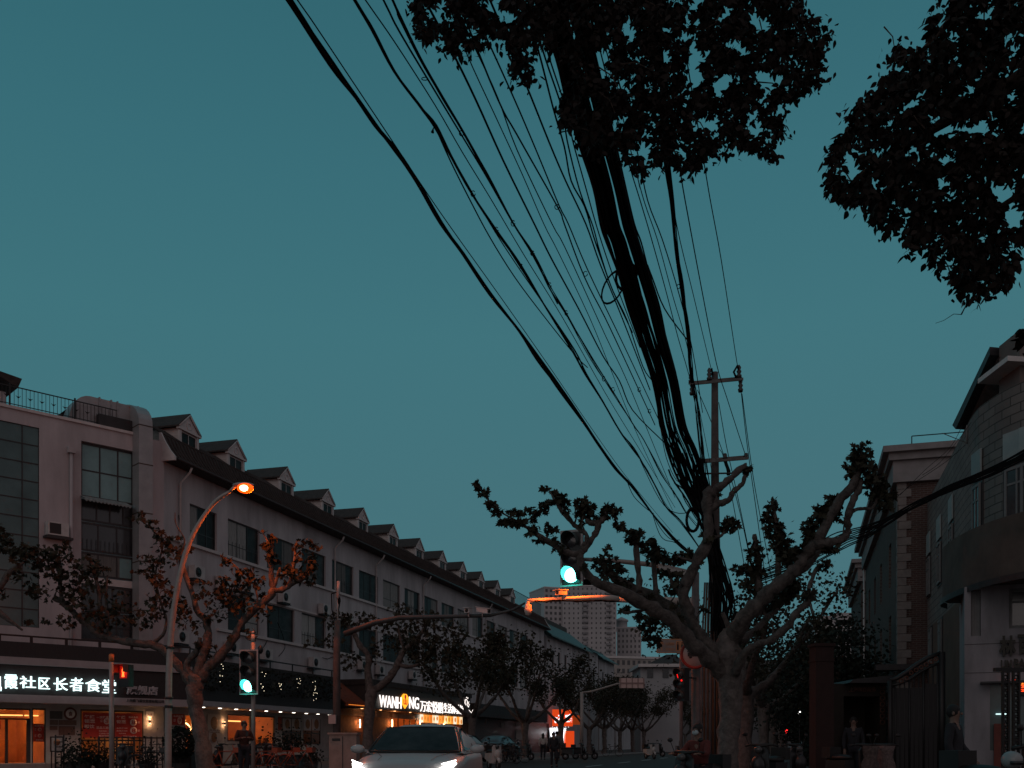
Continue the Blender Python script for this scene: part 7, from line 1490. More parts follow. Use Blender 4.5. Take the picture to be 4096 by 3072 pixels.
# ================================================================== vehicles
def lerp_tab(tab, x):
    if x <= tab[0][0]: return tab[0][1:]
    for a, b in zip(tab, tab[1:]):
        if x <= b[0]: f = (x-a[0])/(b[0]-a[0]); return tuple(p+(q-p)*f for p, q in zip(a[1:], b[1:]))
    return tab[-1][1:]
def make_sedan(name, label, group, paint, lit, loc, rz):
    """built at the origin facing -Y (front at y=0), then placed"""
    t = thing(name, label, 'car', V(0, 0, 0), group)
    LB_ = [(0, .56, .70, .62), (.06, .66, .78, .72), (.2, .75, .835, .81), (.5, .80, .875, .87), (.9, .86, .925, .90), (1.2, .89, .96, .905), (1.45, .91, 1.0, .91), (2.4, .92, 1.0, .915), (3.4, .94, 1.03, .905), (4.0, .95, 1.09, .87), (4.4, .93, 1.07, .82), (4.65, .85, .99, .74), (4.72, .75, .85, .66)]
    ys = [0, .03, .06, .12, .2, .35, .5, .7, .9, 1.05, 1.2, 1.45, 1.8, 2.4, 3, 3.4, 3.8, 4.0, 4.2, 4.4, 4.55, 4.65, 4.72]
    rows = []
    for y in ys:
        sh, tp, w = lerp_tab(LB_, y); low = .24 if .25 < y < 4.5 else .30
        pr = [(-w*.93, low), (-w, .42), (-w*1.0, .58), (-w*.985, sh-.08), (-w*.93, sh), (-w*.72, (sh+tp)/2+.02), (-w*.4, tp-.006), (0, tp), (w*.4, tp-.006), (w*.72, (sh+tp)/2+.02), (w*.93, sh), (w*.985, sh-.08), (w, .58), (w, .42), (w*.93, low)]
        rows.append([V(x, y, z) for x, z in pr])
    m = MB(); n = len(rows[0]); vs = [p for r in rows for p in r]
    fs = [(i*n+j, i*n+j+1, (i+1)*n+j+1, (i+1)*n+j) for i in range(len(rows)-1) for j in range(n-1)]
    fs.append(tuple(range(n-1, -1, -1))); fs.append(tuple((len(rows)-1)*n+j for j in range(n)))
    m.smooth = True; m.add(vs, fs); body = m.build('body', paint, t)
    GH = [(1.22, .965, .80, .70), (1.75, 1.24, .76, .60), (2.05, 1.37, .73, .55), (2.3, 1.43, .71, .52), (2.7, 1.455, .70, .51), (3.2, 1.43, .69, .50), (3.55, 1.36, .69, .50), (3.9, 1.22, .68, .53), (4.15, 1.09, .67, .56)]
    m = MB(); vs = []; n = 9
    for y, z, wb, wt in GH:
        zb = .96; wbb = .83
        pr = [(-wbb, zb-.02), (-wbb*.93, zb+(z-zb)*.45), (-wt-.05, z-.05), (-wt*.8, z-.01), (0, z+.012), (wt*.8, z-.01), (wt+.05, z-.05), (wbb*.93, zb+(z-zb)*.45), (wbb, zb-.02)]
        vs += [V(x, y, max(zz_, zb-.02)) for x, zz_ in pr]
    k = len(GH); m.smooth = True; m.add(vs, [(i*n+j, i*n+j+1, (i+1)*n+j+1, (i+1)*n+j) for i in range(k-1) for j in range(n-1)]); m.build('roof', paint, t)
    def gpt(y, s_, up=.012):   # point on the greenhouse, s_ -1..1 across
        z, wb, wt = lerp_tab(GH, y); a = abs(s_); x = (wt+.04)*s_; return V(x, y, z-.045*a*a*a+up)
    m = MB(); R1 = []
    for i in range(9):
        f = i/8; y = 1.27+(2.02-1.27)*f; z = .985+(1.37-.985)*f; w_ = .745-(.745-.575)*f
        R1.append([V(w_*s_, y-.03-.05*(1-s_*s_)+.0, z+.018+.0*abs(s_)) for s_ in [q/5 for q in range(-5, 6)]])
    vs = [p for r in R1 for p in r]; m.smooth = True; m.add(vs, [(i*11+j, i*11+j+1, (i+1)*11+j+1, (i+1)*11+j) for i in range(8) for j in range(10)]); ws_ = m.build('windshield', CARGLASS, t)
    m = MB(); m.tube([V(-.76, 1.24, .975), V(-.3, 1.17, .98), V(.3, 1.17, .98), V(.76, 1.24, .975)], .018, 5); m.build('wiper_cowl', BLACKP, t)
    for sx in (-1, 1):
        m = MB(); side = [(1.5, 1.0), (2.08, 1.31), (2.45, 1.385), (3.1, 1.39), (3.55, 1.30), (3.95, 1.12), (3.9, 1.03), (2.6, 1.0)]
        def sp(y, z):
            zz_, wb, wt = lerp_tab(GH, y); f = min(1, max(0, (z-.96)/max(.05, zz_-.96))); xw = .83+( .772-.83)*min(1, f/.45) if f < .45 else .772+((wt+.05)-.772)*(f-.45)/.5
            return V(sx*(xw+.012), y, z)
        m.add([sp(y, z) for y, z in side], [tuple(range(len(side))) if sx > 0 else tuple(range(len(side)-1, -1, -1))]); sg_ = m.build('side_window', CARGLASS, t)
        m = MB(); m.tube([sp(2.7, 1.0)+V(sx*.004, 0, 0), sp(2.75, 1.385)+V(sx*.004, 0, 0)], .02, 4); m.build('pillar', BLACKP, sg_)
        m = MB(); m.ball(V(sx*1.02, 1.5, 1.02), .125, .075, .075, 12, 8); m.tube([V(sx*.83, 1.56, .98), V(sx*.95, 1.53, 1.0)], .025, 6); mi = m.build('side_mirror', paint, t)
        m = MB(); m.ball(V(sx*1.03, 1.545, 1.02), .1, .045, .06, 10, 6); m.build('mirror_glass', CARGLASS, mi)
        m = MB(); hp = [(sx*.58, .02, .70), (sx*.66, .05, .735), (sx*.76, .12, .77), (sx*.81, .25, .80)]; m.tube([V(*q) for q in hp], [.02, .036, .042, .02], 8); hl = m.build('headlight', emis('headlight_on', (1, .96, .9), 7) if lit else mat('headlight_off', (.5, .5, .5), .2, .1, 3), t)
        m = MB(); m.tube([V(sx*.62, .01, .795), V(sx*.72, .07, .82), V(sx*.82, .2, .85)], .011, 5); m.build('daytime_strip', emis('drl', (1, .97, .92), 6) if lit else MATS.get('headlight_off') or SILVERP, hl)
        for y in (.85, 3.75):
            c = V(sx*.80, y, .32); m = MB(); m.lathe(c-V(sx*.11, 0, 0), [(.2, 0), (.30, 0), (.32, .03), (.32, .19), (.30, .22), (.2, .22)], 22, V(sx, 0, 0)); w_ = m.build('wheel', TYRE, t)
            m = MB(); m.lathe(c+V(sx*.112, 0, 0), [(.001, 0), (.06, .012), (.2, -.0), (.21, -.02)], 16, V(sx, 0, 0)); m.build('rim', ALU, w_)
        m = MB(); m.ball(V(sx*.6, 4.66, .86), .16, .06, .07, 10, 6); m.build('tail_light', mat('tail_red', (.3, .01, .01), .3, .1, 4), t)
    m = MB(); m.box(V(-.42, -.012, .42), V(.84, 0, 0), V(0, .05, 0), Z*.17); 
    m.build('grille', BLACKP, t)
    m = MB(); m.box(V(-.7, -.004+.0, .29), V(1.4, 0, 0), V(0, .06, 0), Z*.09); m.build('lower_intake', BLACKP, t)
    m = MB(); m.disc(V(0, -.015, .53), V(0, -1, 0), .05, .01, 12); m.build('badge', CHROME, t)
    m = MB(); m.box(V(-.22, -.03, .36), V(.44, 0, 0), V(0, .012, 0), Z*.12); m.build('number_plate', mat('plate_blue', (.03, .08, .3), .5, .1, 3), t)
    for y in (.95,): m = MB(); m.tube([V(-.6, 1.15, .955), V(-.45, .7, .905), V(-.42, .25, .85)], .004, 4); m.build('bonnet_seam', BLACKP, t); m = MB(); m.tube([V(.6, 1.15, .955), V(.45, .7, .905), V(.42, .25, .85)], .004, 4); m.build('bonnet_seam', BLACKP, t)
    for sx in (-1, 1): m = MB(); m.tube([V(sx*.77, 1.24, .985), V(sx*.7, 1.62, 1.19), V(sx*.6, 2.02, 1.385)], .016, 5); m.build('window_seal', BLACKP, t)
    m = MB(); m.tube([V(-.58, 2.01, 1.39), V(0, 1.95, 1.4), V(.58, 2.01, 1.39)], .012, 5); m.build('window_seal', BLACKP, t)
    if lit:
        for sx in (-1, 1):
            l = bpy.data.lights.new('headlight_beam', 'SPOT'); l.energy = 60; l.color = (1, .95, .88); l.spot_size = math.radians(70); l.shadow_soft_size = .05
            o = bpy.data.objects.new('headlight_beam', l); COL.objects.link(o); o.parent = t; o.location = (sx*.66, -.12, .62); o.rotation_euler = (math.radians(84), 0, math.radians(180))
        for (sx, y) in ((-.3, 1.36), (.33, 1.36)):
            m = MB(); c = V(sx, 1.95, 1.12); m.ball(c+V(0, .1, 0), .09, .1, .12, 10, 7); m.ball(c+V(0, .15, -.3), .2, .12, .2, 10, 6)
            if sx > 0: m.build('front_seat', BLACKP, t)
            else: m.build('front_seat', BLACKP, t)
    t.location = loc; t.rotation_euler = (0, 0, rz); ORG[t.name] = Vector(loc); t.scale = (1.05, 1.02, 1.05); return t
cp = P(1606, HY, 16.0); cp.z = .004
make_sedan('white_car', 'white sedan with lit headlights driving towards the camera at bottom centre', None, WHITEP, True, cp, math.radians(-4))
pc1 = make_sedan('parked_car', 'pale parked car just right of the white sedan roof', 'cars parked along the left pavement', WHITEP, False, SP(1912, 18.6, PZ)+V(0, -3, 0), -TH+PI)
c2 = copy_tree(pc1, SP(2035, 18.2, PZ), -TH+PI, None, 'silver parked car behind the scooters, left of the slender plane tree')
for ch in kids(c2):
    if ch.name.startswith(('body', 'roof')): ch.data = ch.data.copy(); ch.data.materials[0] = SILVERP
# ---- scooters, bikes
def make_scooter(label, loc, rz, paint, quilt=None):
    t = thing('scooter', label, 'scooter', V(0, 0, 0), 'scooters parked on the pavements')
    for y in (-.62, .6):
        m = MB(); m.lathe(V(-.045, y, .23), [(.13, 0), (.2, 0), (.225, .03), (.225, .06), (.2, .09), (.13, .09)], 18, V(1, 0, 0)); w_ = m.build('wheel', TYRE, t)
        m = MB(); m.lathe(V(-.03, y, .23), [(.001, 0), (.12, 0), (.12, .06), (.001, .06)], 12, V(1, 0, 0)); m.build('rim', ALU2, w_)
    m = MB(); m.tube([V(0, -.62, .23), V(0, -.5, .55), V(0, -.42, .95), V(0, -.40, 1.0)], [.04, .045, .04, .035], 8); m.build('steering_column', BLACKP, t)
    m = MB(); m.tube([V(-.33, -.3, 1.0), V(-.2, -.38, 1.03), V(0, -.41, 1.0), V(.2, -.38, 1.03), V(.33, -.3, 1.0)], [.022, .02, .05, .02, .022], 8); m.build('handlebar', BLACKP, t)
    m = MB(); m.prism([V(-.2, -.5, .35), V(.2, -.5, .35), V(.17, -.44, .9), V(.1, -.43, .98), V(-.1, -.43, .98), V(-.17, -.44, .9)], V(0, .06, 0)); m.ball(V(0, -.55, .62), .14, .12, .2, 12, 8); m.build('front_shield', paint, t)
    m = MB(); m.ball(V(0, -.52, .93), .09, .06, .07, 10, 7); m.build('headlamp', mat('lamp_glass', (.07, .07, .07), .2, .1, 3), t)
    m = MB(); m.prism([V(-.14, -.45, .28), V(-.14, .15, .28), V(-.14, .2, .36), V(-.14, -.45, .34)], V(.28, 0, 0)); m.prism([V(-.13, .1, .3), V(-.13, .8, .45), V(-.13, .78, .66), V(-.13, .12, .68)], V(.26, 0, 0)); m.build('body', paint, t)
    m = MB(); m.ball(V(0, .42, .73), .15, .36, .075, 12, 8); m.build('seat', BLACKP, t)
    m = MB(); m.tube([V(0, -.62, .47), V(0, -.75, .42), V(0, -.82, .3)], [.07, .07, .04], 6); m.build('mudguard', paint, t); m = MB(); m.tube([V(0, .6, .48), V(0, .8, .42), V(0, .86, .3)], [.07, .07, .04], 6); m.build('mudguard', paint, t)
    for sx in (-1, 1): m = MB(); m.tube([V(sx*.25, -.36, 1.03), V(sx*.3, -.4, 1.2)], .008, 4); m.ball(V(sx*.31, -.4, 1.23), .06, .02, .04, 8, 5); m.build('mirror', BLACKP, t)
    m = MB(); m.cyl(V(0, .85, .7), V(0, .55, .62), .05, 6); m.box(V(-.15, .6, .72), V(.3, 0, 0), V(0, .3, 0), Z*.25); m.build('rear_box', BLACKP, t)
    if quilt:
        m = MB(); pts = []
        for i in range(6):
            z = .35+.13*i; w_ = .2+.04*math.sin(i*1.4); pts.append([V(s_*w_, -.58-.12*(1-s_*s_)+.02*math.sin(i*3+s_*5), z) for s_ in (-1, -.6, -.2, .2, .6, 1)])
        vs = [p for r in pts for p in r]+[p+V(0, .04, 0) for r in pts for p in r]; m.smooth = True
        m.add(vs, [(i*6+j, i*6+j+1, (i+1)*6+j+1, (i+1)*6+j) for i in range(5) for j in range(5)]+[(36+i*6+j, 36+(i+1)*6+j, 36+(i+1)*6+j+1, 36+i*6+j+1) for i in range(5) for j in range(5)]+[(j, 36+j, 36+j+1, j+1) for j in range(5)]+[(30+j, 31+j, 67+j, 66+j) for j in range(5)])
        m.build('wind_quilt', quilt, t)
    t.location = loc; t.rotation_euler = (0, 0, rz); ORG[t.name] = Vector(loc); return t
def GP(px, d, z=PZ): q = P(px, HY, d); q.z = z; return q
DKP = mat('scooter_black', (.02, .02, .022), .35, .2, 4); WHP = mat('scooter_white', (.45, .42, .4), .4, .1, 4)
s0 = make_scooter('dark scooter parked in front of the canteen posters beside the pedestrian signal', GP(500, 34), .2, DKP)
sc_w = make_scooter('white scooter parked just right of the white sedan under the plane tree', GP(1974, 38), .3, WHP)
for px, d, rz, lab, src in ((1040, 33.5, .9, 'dark scooter left of the orange shared bicycles', s0), (925, 34, -.8, 'dark scooter with pale front behind the near left tree', s0), (2085, 60, 1.2, 'dark scooter among the bicycles left of the slender plane tree', s0), (2040, 55, .4, 'second dark scooter behind the white scooter', s0), (2620, 75, 1.0, 'distant dark scooter left of the lit far tree', s0), (2600, 64, .3, 'pale distant scooter on the left kerb', sc_w), (2300, 61, 1.3, 'dark scooter near the foot of the overhead sign pole', s0), (2340, 63, 1.6, 'second dark scooter right of the overhead sign pole', s0), (1925, 58, 1.2, 'dark scooter under the plane tree by the parked cars', s0), (3130, 22, .5, 'dark scooter right of the big trunk', s0), (3070, 19.5, -.6, 'dark scooter with round mirror touching the big trunk', s0)):
    copy_tree(src, GP(px, d), rz, None, lab)
QW = mat('quilt_pattern', (.09, .065, .06), .95, .6, 18, .3)
make_scooter('scooter with mottled pale wind quilt left of the dark gatehouse', GP(3412, 22), .35, DKP, QW)
make_scooter('second scooter with rounded mottled wind quilt under the iron gate', GP(3522, 22.4), -.2, DKP, mat('quilt_two', (.13, .095, .09), .95, .6, 22, .3))
make_scooter('dark scooter half hidden at the bottom right corner', GP(4040, 11.4), .4, DKP)
hm = thing('helmet', 'pale rounded helmet on the scooter at the bottom right corner', 'helmet', P(4046, 3030, 10.9))
m = MB(); c = P(4048, 3040, 10.95); m.ball(c, .11, .13, .10, 14, 9); m.build('shell', mat('helmet_pale', (.30, .31, .31), .3, .1, 5), hm); m = MB(); m.tube([c+V(.09*math.cos(t*.5-2.4), .135*math.sin(t*.5-2.4)-.005, -.03) for t in range(7)], .02, 5); m.build('rim', DKP, hm)
def make_bicycle(label, loc, rz, frame_m, group='bicycles parked by the shops'):
    t = thing('bicycle', label, 'bicycle', V(0, 0, 0), group)
    for y in (-.52, .52):
        m = MB(); m.tube([V(0, y+.31*math.cos(q*PI/12), .33+.31*math.sin(q*PI/12)) for q in range(25)], .016, 5, False); w_ = m.build('wheel', TYRE, t); m = MB()
        for k in range(9): q = k*PI*2/9; m.tube([V(0, y, .33), V(0, y+.3*math.cos(q), .33+.3*math.sin(q))], .003, 3, False)
        m.build('spokes', CHROME, w_)
    m = MB(); a, b, c, s_, h_ = V(0, .52, .33), V(0, .08, .32), V(0, .2, .78), V(0, -.3, .8), V(0, -.52, .33)
    for p, q in ((a, b), (a, c), (b, c), (c, s_), (b, s_), (s_, h_)): m.cyl(p, q, .018, 6)
    m.cyl(c, V(0, .24, .9), .014, 6); m.cyl(s_, V(0, -.27, 1.0), .014, 6); m.build('frame', frame_m, t)
    m = MB(); m.ball(V(0, .25, .92), .08, .13, .035, 8, 6); m.build('saddle', BLACKP, t)
    m = MB(); m.tube([V(-.28, -.15, 1.0), V(-.2, -.26, 1.02), V(.2, -.26, 1.02), V(.28, -.15, 1.0)], .014, 6); m.build('handlebar', BLACKP, t)
    m = MB(); m.box(V(-.13, -.56, .75), V(.26, 0, 0), V(0, .22, 0), Z*.16); m.build('basket', frame_m, t)
    m = MB(); m.tube([V(0, .52+.35*math.cos(q*.35-.2), .33+.35*math.sin(q*.35-.2)) for q in range(8)], .02, 4); m.build('mudguard', frame_m, t)
    t.location = loc; t.rotation_euler = (0, 0, rz); ORG[t.name] = Vector(loc); return t
ORB = mat('bike_orange', (.26, .05, .018), .5, .2, 5)
b0 = make_bicycle('dark bicycle leaning by the railing between signal pole and lamp post', GP(605, 33), 1.5, DKP)
b1 = make_bicycle('orange shared bicycle beside the standing person', GP(1060, 32), 1.2, ORB)
for px, d, rz, lab, src in ((1130, 32.5, 1.9, 'second orange shared bicycle right of the thin signal pole', b1), (1195, 33, 1.3, 'third orange shared bicycle left of the utility cabinet', b1), (900, 32.2, 1.4, 'orange bicycle just right of the near left trunk', b1), (2060, 52, 1.3, 'pale bicycle left of the slender plane tree', b0), (2030, 50, 1.0, 'dark bicycle by the silver parked car', b0), (2450, 78, 1.4, 'dark bicycle under the second row trees', b0)):
    copy_tree(src, GP(px, d), rz, None, lab)
# railing, shrubs by canteen
fe = thing('pavement_railing', 'low dark pavement railing with shrubs in front of the canteen posters', 'railing', GP(500, 36))
m = MB(); a, b = GP(395, 36), GP(650, 37)
for z in (.25, .7, 1.25): m.tube([a+Z*z, b+Z*z], .025, 5)
for i in range(12): p = a+(b-a)*i/11; m.cyl(p, p+Z*1.3, .025 if i % 3 else .04, 5)
m.build('bars', BLACKP, fe)
fe2 = thing('ladder_rack', 'small dark slatted rack standing by the menu board', 'rack', GP(240, 35)); m = MB(); a, b = GP(222, 35), GP(255, 35.2)
for p in (a, b): m.cyl(p, p+Z*1.35, .03, 5)
for i in range(7): m.tube([a+Z*(.2+i*.18), b+Z*(.2+i*.18)], .018, 4)
m.build('frame', BLACKP, fe2)
def shrub(px, d, rx, h, lab, n_=500, z0=.0, seed=1, ballr=None):
    r = random.Random(seed); t = thing('shrub', lab, 'shrub', GP(px, d), 'potted shrubs along the shops'); o = GP(px, d); m = MB()
    for i in range(n_):
        if ballr: 
            u_ = V(r.gauss(0, 1), r.gauss(0, 1), r.gauss(0, 1)).normalized()*ballr*r.uniform(.75, 1.03); c = o+V(0, 0, z0+ballr)+u_
        else: c = o+V(r.gauss(0, rx*.45), r.gauss(0, .25), z0+abs(r.gauss(0, h*.5)))
        leaf(m, c, .1, QUADL, r)
    m.build('foliage', LEAFH, t); m = MB(); m.lathe(o, [(.001, 0), (.22, 0), (.28, .38), (.24, .38), (.24, .36), (.001, .36)], 12); m.build('pot', DARKW, t)
    if z0 > .3: m = MB(); m.cyl(o+Z*.3, o+Z*(z0+.3), .03, 6); m.build('stem', BARKD, t)
shrub(335, 34.5, .6, .9, 'bushy potted shrub left of the red posters', 500, .3, 2); shrub(410, 35, .8, .6, 'second bushy shrub below the left red poster', 450, .3, 3); shrub(290, 35, .5, .9, 'small shrub by the slatted rack', 300, .3, 4)
shrub(590, 35, .5, .7, 'shrub beside the right red poster', 260, .35, 5); shrub(722, 33.5, 0, 0, 'clipped round topiary ball between lamp post and near tree', 1400, .55, 6, ballr=.55)
shrub(1150, 36, .9, .7, 'wide low shrub under the four pale food posters', 600, .8, 7); shrub(1245, 38, .4, .5, 'small round plant on the pale ledge', 300, .35, 8)
m = MB(); q = GP(1200, 38.5); 
for i, px in enumerate((860, 940)): pass
pl = thing('planter_box', 'long dark planter box below the wide bakery window', 'planter', GP(1160, 38)); a, b = GP(1100, 37), GP(1215, 39.5); m.box(a, b-a, V(0, .5, 0), Z*.6); m.build('box', DARKW, pl)
m = MB(); a, b = GP(655, 33.6), GP(765, 34.2); m.box(a, b-a, V(0, .5, 0), Z*.75); tag(m.build('dark_planter', DARKW, None, a), 'dark planter box under the topiary ball between lamp post and near tree', 'planter')
# ================================================================== people
def person(label, loc, rz, H, pose, top, bottom, hair=HAIR, mask=False, hairlong=.0, scale=1.0, coat=False):
    """rz: 0 faces -Y (the camera). joints in metres for a 1.70 m body, x to the person's left"""
    t = thing('person', label, 'person', V(0, 0, 0)); s = H/1.70
    def skin(name, J, E, mt, parent, sub=2):
        me = bpy.data.meshes.new(name); keys = list(J); idx = {k: i for i, k in enumerate(keys)}
        me.from_pydata([J[k][0] for k in keys], [(idx[a], idx[b]) for a, b in E], [])
        o = bpy.data.objects.new(name, me); COL.objects.link(o)
        o.modifiers.new('s', 'SKIN'); sk = me.skin_vertices[0].data
        for k in keys: r = J[k][1]; sk[idx[k]].radius = (r, r) if not isinstance(r, tuple) else r
        sk[idx[keys[0]]].use_root = True
        md = o.modifiers.new('b', 'SUBSURF'); md.levels = md.render_levels = sub
        dg = bpy.context.evaluated_depsgraph_get(); me2 = bpy.data.meshes.new_from_object(o.evaluated_get(dg)); bpy.data.objects.remove(o)
        me2.polygons.foreach_set('use_smooth', [True]*len(me2.polygons)); me2.materials.clear(); me2.materials.append(mt)
        for v in me2.vertices: v.co *= s
        return link_mesh(me2, name, parent)
    g_ = dict(pelvis=(0, 0, .95), waist=(0, 0, 1.08), chest=(0, -.01, 1.30), neck=(0, 0, 1.43), head0=(0, -.01, 1.50), head=(0, -.015, 1.585),
              shL=(.17, 0, 1.39), shR=(-.17, 0, 1.39), elL=(.23, .02, 1.12), elR=(-.23, .02, 1.12), wrL=(.22, -.08, .88), wrR=(-.22, -.08, .88),
              hiL=(.09, 0, .92), hiR=(-.09, 0, .92), knL=(.1, -.02, .50), knR=(-.1, -.02, .50), anL=(.1, .02, .09), anR=(-.1, .02, .09), toL=(.11, -.15, .03), toR=(-.11, -.15, .03))
    g_.update(pose); q = {k: V(*v) for k, v in g_.items()}
    J = {'pelvis': (q['pelvis'], .11), 'waist': (q['waist'], .10), 'chest': (q['chest'], (.135, .10)), 'neck': (q['neck'], .055), 'head0': (q['head0'], .06), 'head': (q['head'], (.075, .09)), 'crown': (q['head']+V(0, .0, .055), (.06, .07))}
    E = [('pelvis', 'waist'), ('waist', 'chest'), ('chest', 'neck'), ('neck', 'head0'), ('head0', 'head'), ('head', 'crown')]
    for S_ in 'LR':
        J['sh'+S_] = (q['sh'+S_], .055); J['el'+S_] = (q['el'+S_], .038); J['wr'+S_] = (q['wr'+S_], .025)
        dirh = (q['wr'+S_]-q['el'+S_]).normalized(); J['pa'+S_] = (q['wr'+S_]+dirh*.06, (.034, .018)); sd = dirh.cross(V(0, 0, 1)); sd = (sd if sd.length > .1 else V(1, 0, 0)).normalized()
        E += [('chest', 'sh'+S_), ('sh'+S_, 'el'+S_), ('el'+S_, 'wr'+S_), ('wr'+S_, 'pa'+S_)]
        for i, (o_, L) in enumerate(((-.027, .07), (-.009, .082), (.009, .078), (.026, .062))):
            J['f%d%s' % (i, S_)] = (q['wr'+S_]+dirh*(.06+L*.55)+sd*o_, .0085); J['g%d%s' % (i, S_)] = (q['wr'+S_]+dirh*(.05+L*.9)+sd*o_+V(0, -.02, -.015), .008); E += [('pa'+S_, 'f%d%s' % (i, S_)), ('f%d%s' % (i, S_), 'g%d%s' % (i, S_))]
        J['th'+S_] = (q['wr'+S_]+dirh*.055+sd*-.045+V(0, -.015, 0), .009); E.append(('wr'+S_, 'th'+S_))
        J['hi'+S_] = (q['hi'+S_], .085); J['kn'+S_] = (q['kn'+S_], .055); J['an'+S_] = (q['an'+S_], .036); J['to'+S_] = (q['to'+S_], .032)
        E += [('pelvis', 'hi'+S_), ('hi'+S_, 'kn'+S_), ('kn'+S_, 'an'+S_), ('an'+S_, 'to'+S_)]
    body = skin('body', J, E, SKIN, t)
    J2 = {'pelvis': (q['pelvis']+V(0, 0, -.06 if not coat else -.25), (.16, .13) if not coat else (.2, .17)), 'waist': (q['waist'], (.145, .12)), 'chest': (q['chest'], (.165, .125)), 'neck': (q['neck']+V(0, 0, -.03), .07)}
    E2 = [('pelvis', 'waist'), ('waist', 'chest'), ('chest', 'neck')]
    for S_ in 'LR': J2['sh'+S_] = (q['sh'+S_], .075); J2['el'+S_] = (q['el'+S_], .058); J2['wr'+S_] = (q['wr'+S_], .042); E2 += [('chest', 'sh'+S_), ('sh'+S_, 'el'+S_), ('el'+S_, 'wr'+S_)]
    skin('jacket', J2, E2, top, t)
    J3 = {'pelvis': (q['pelvis'], (.15, .125))}; E3 = []
    for S_ in 'LR': J3['hi'+S_] = (q['hi'+S_], .098); J3['kn'+S_] = (q['kn'+S_], .072); J3['an'+S_] = (q['an'+S_]+V(0, 0, .03), .055); E3 += [('pelvis', 'hi'+S_), ('hi'+S_, 'kn'+S_), ('kn'+S_, 'an'+S_)]
    skin('trousers', J3, E3, bottom, t)
    for S_ in 'LR': m = MB(); c = (q['an'+S_]+q['to'+S_])/2; m.ball((c-Z*.005)*s, .05*s, .12*s, .045*s, 10, 6); m.build('shoe', BLACKP, t)
    h = q['head']*s; m = MB(); m.ball(h+V(0, .022, .03)*s, .088*s, .10*s, .105*s, 14, 10)
    m.v = [(x, y if y > h.y-.055*s or z > h.z+.045*s else h.y-.055*s, z) for x, y, z in m.v]
    if hairlong: m.ball(h+V(0, .06, -.08-hairlong/2)*s, .08*s, .05*s, (.1+hairlong)*s, 10, 8)
    m.build('hair', hair, t)
    m = MB(); m.ball(h+V(0, -.095, -.005)*s, .012*s, .02*s, .022*s, 8, 5)
    for sx in (-1, 1): m.ball(h+V(sx*.082, .0, 0)*s, .012*s, .022*s, .03*s, 8, 5)
    fc = m.build('face', SKIN, t)
    for sx in (-1, 1): m = MB(); m.ball(h+V(sx*.03, -.083, .022)*s, .011*s, .008*s, .007*s, 8, 5); m.build('eye', BLACKP, fc)
    if mask: m = MB(); m.ball(h+V(0, -.062, -.035)*s, .062*s, .05*s, .05*s, 12, 8); m.build('face_mask', mat('mask_blue', (.4, .5, .52), .8, .1, 5), t)
    else: m = MB(); m.ball(h+V(0, -.088, -.045)*s, .022*s, .008*s, .006*s, 8, 4); m.build('mouth', mat('lips', (.2, .07, .06), .6, .1, 5), fc)
    t.location = loc; t.rotation_euler = (0, 0, rz); return t
DJ = mat('dark_jacket', (.025, .025, .03), .9, .3, 8, .2); MJ = mat('maroon_jacket', (.11, .022, .018), .85, .3, 8, .2); DP = mat('dark_trousers', (.015, .015, .02), .9, .3, 8)
BJ = mat('brown_jacket', (.05, .018, .012), .9, .3, 8, .2); GJ = mat('grey_jacket', (.10, .11, .12), .9, .3, 8, .2); WJ = mat('pale_shirt', (.5, .45, .42), .9, .15, 8)
person('person in dark brown jacket looking at a phone before the open bakery window', GP(976, 30), .5, 1.72, dict(elL=(.26, -.02, 1.14), elR=(-.26, -.02, 1.14), wrL=(.1, -.24, 1.2), wrR=(-.1, -.24, 1.2)), BJ, DP)
ph = thing('phone', 'dark phone held up by the person in the brown jacket', 'phone', GP(976, 29.7)); c = GP(976, 30)+V(.13, -.29, 1.27); m = MB(); m.box(c, V(.07, 0, 0), V(0, .01, .0), Z*.14); m.build('case', BLACKP, ph); m = MB(); m.box(c+V(.005, .0105, .005), V(.06, 0, 0), V(0, .002, 0), Z*.13); m.build('screen', BLACKP, ph)
person('masked person in a maroon jacket sitting on a scooter left of the big trunk', GP(2790, 17.5, .0)+V(0, 0, -.14), -.75, 1.70, dict(pelvis=(0, .1, .86), waist=(0, .08, 1.0), chest=(0, .04, 1.22), neck=(0, .03, 1.38), head0=(0, .0, 1.46), head=(0, -.01, 1.54), shL=(.18, .04, 1.31), shR=(-.18, .04, 1.31), elL=(.27, -.12, 1.12), elR=(-.27, -.12, 1.12), wrL=(.26, -.36, 1.13), wrR=(-.26, -.36, 1.13), hiL=(.1, .06, .84), hiR=(-.1, .06, .84), knL=(.15, -.34, .76), knR=(-.15, -.34, .76), anL=(.13, -.30, .45), anR=(-.13, -.30, .45), toL=(.13, -.46, .40), toR=(-.13, -.46, .40)), MJ, DP, mask=True)
sc = copy_tree(s0, GP(2790, 17.5, .004), -.75, None, 'dark scooter carrying the masked person in maroon')
person('man in a dark jacket standing low at the right in front of the brown wall', GP(3815, 13.2)+V(0, 0, -.0), .9, 1.56, dict(elL=(.26, -.03, 1.12), wrL=(.2, -.2, .95)), DJ, DP)
person('blurred man in a dark jacket in the gatehouse doorway', GP(3414, 25.2), -.3, 1.72, dict(), DJ, DP)
person('person in a pale top walking away left of the red kiosk', GP(2172, 62), PI, 1.66, dict(elL=(.25, .05, 1.13)), WJ, DP, hairlong=.12)
person('dark-haired person standing at the red kiosk counter', GP(2214, 61), PI+.2, 1.72, {}, DJ, DP)
person('second person in grey at the red kiosk, right of the dark-haired one', GP(2228, 58), PI-.2, 1.74, {}, GJ, DP)
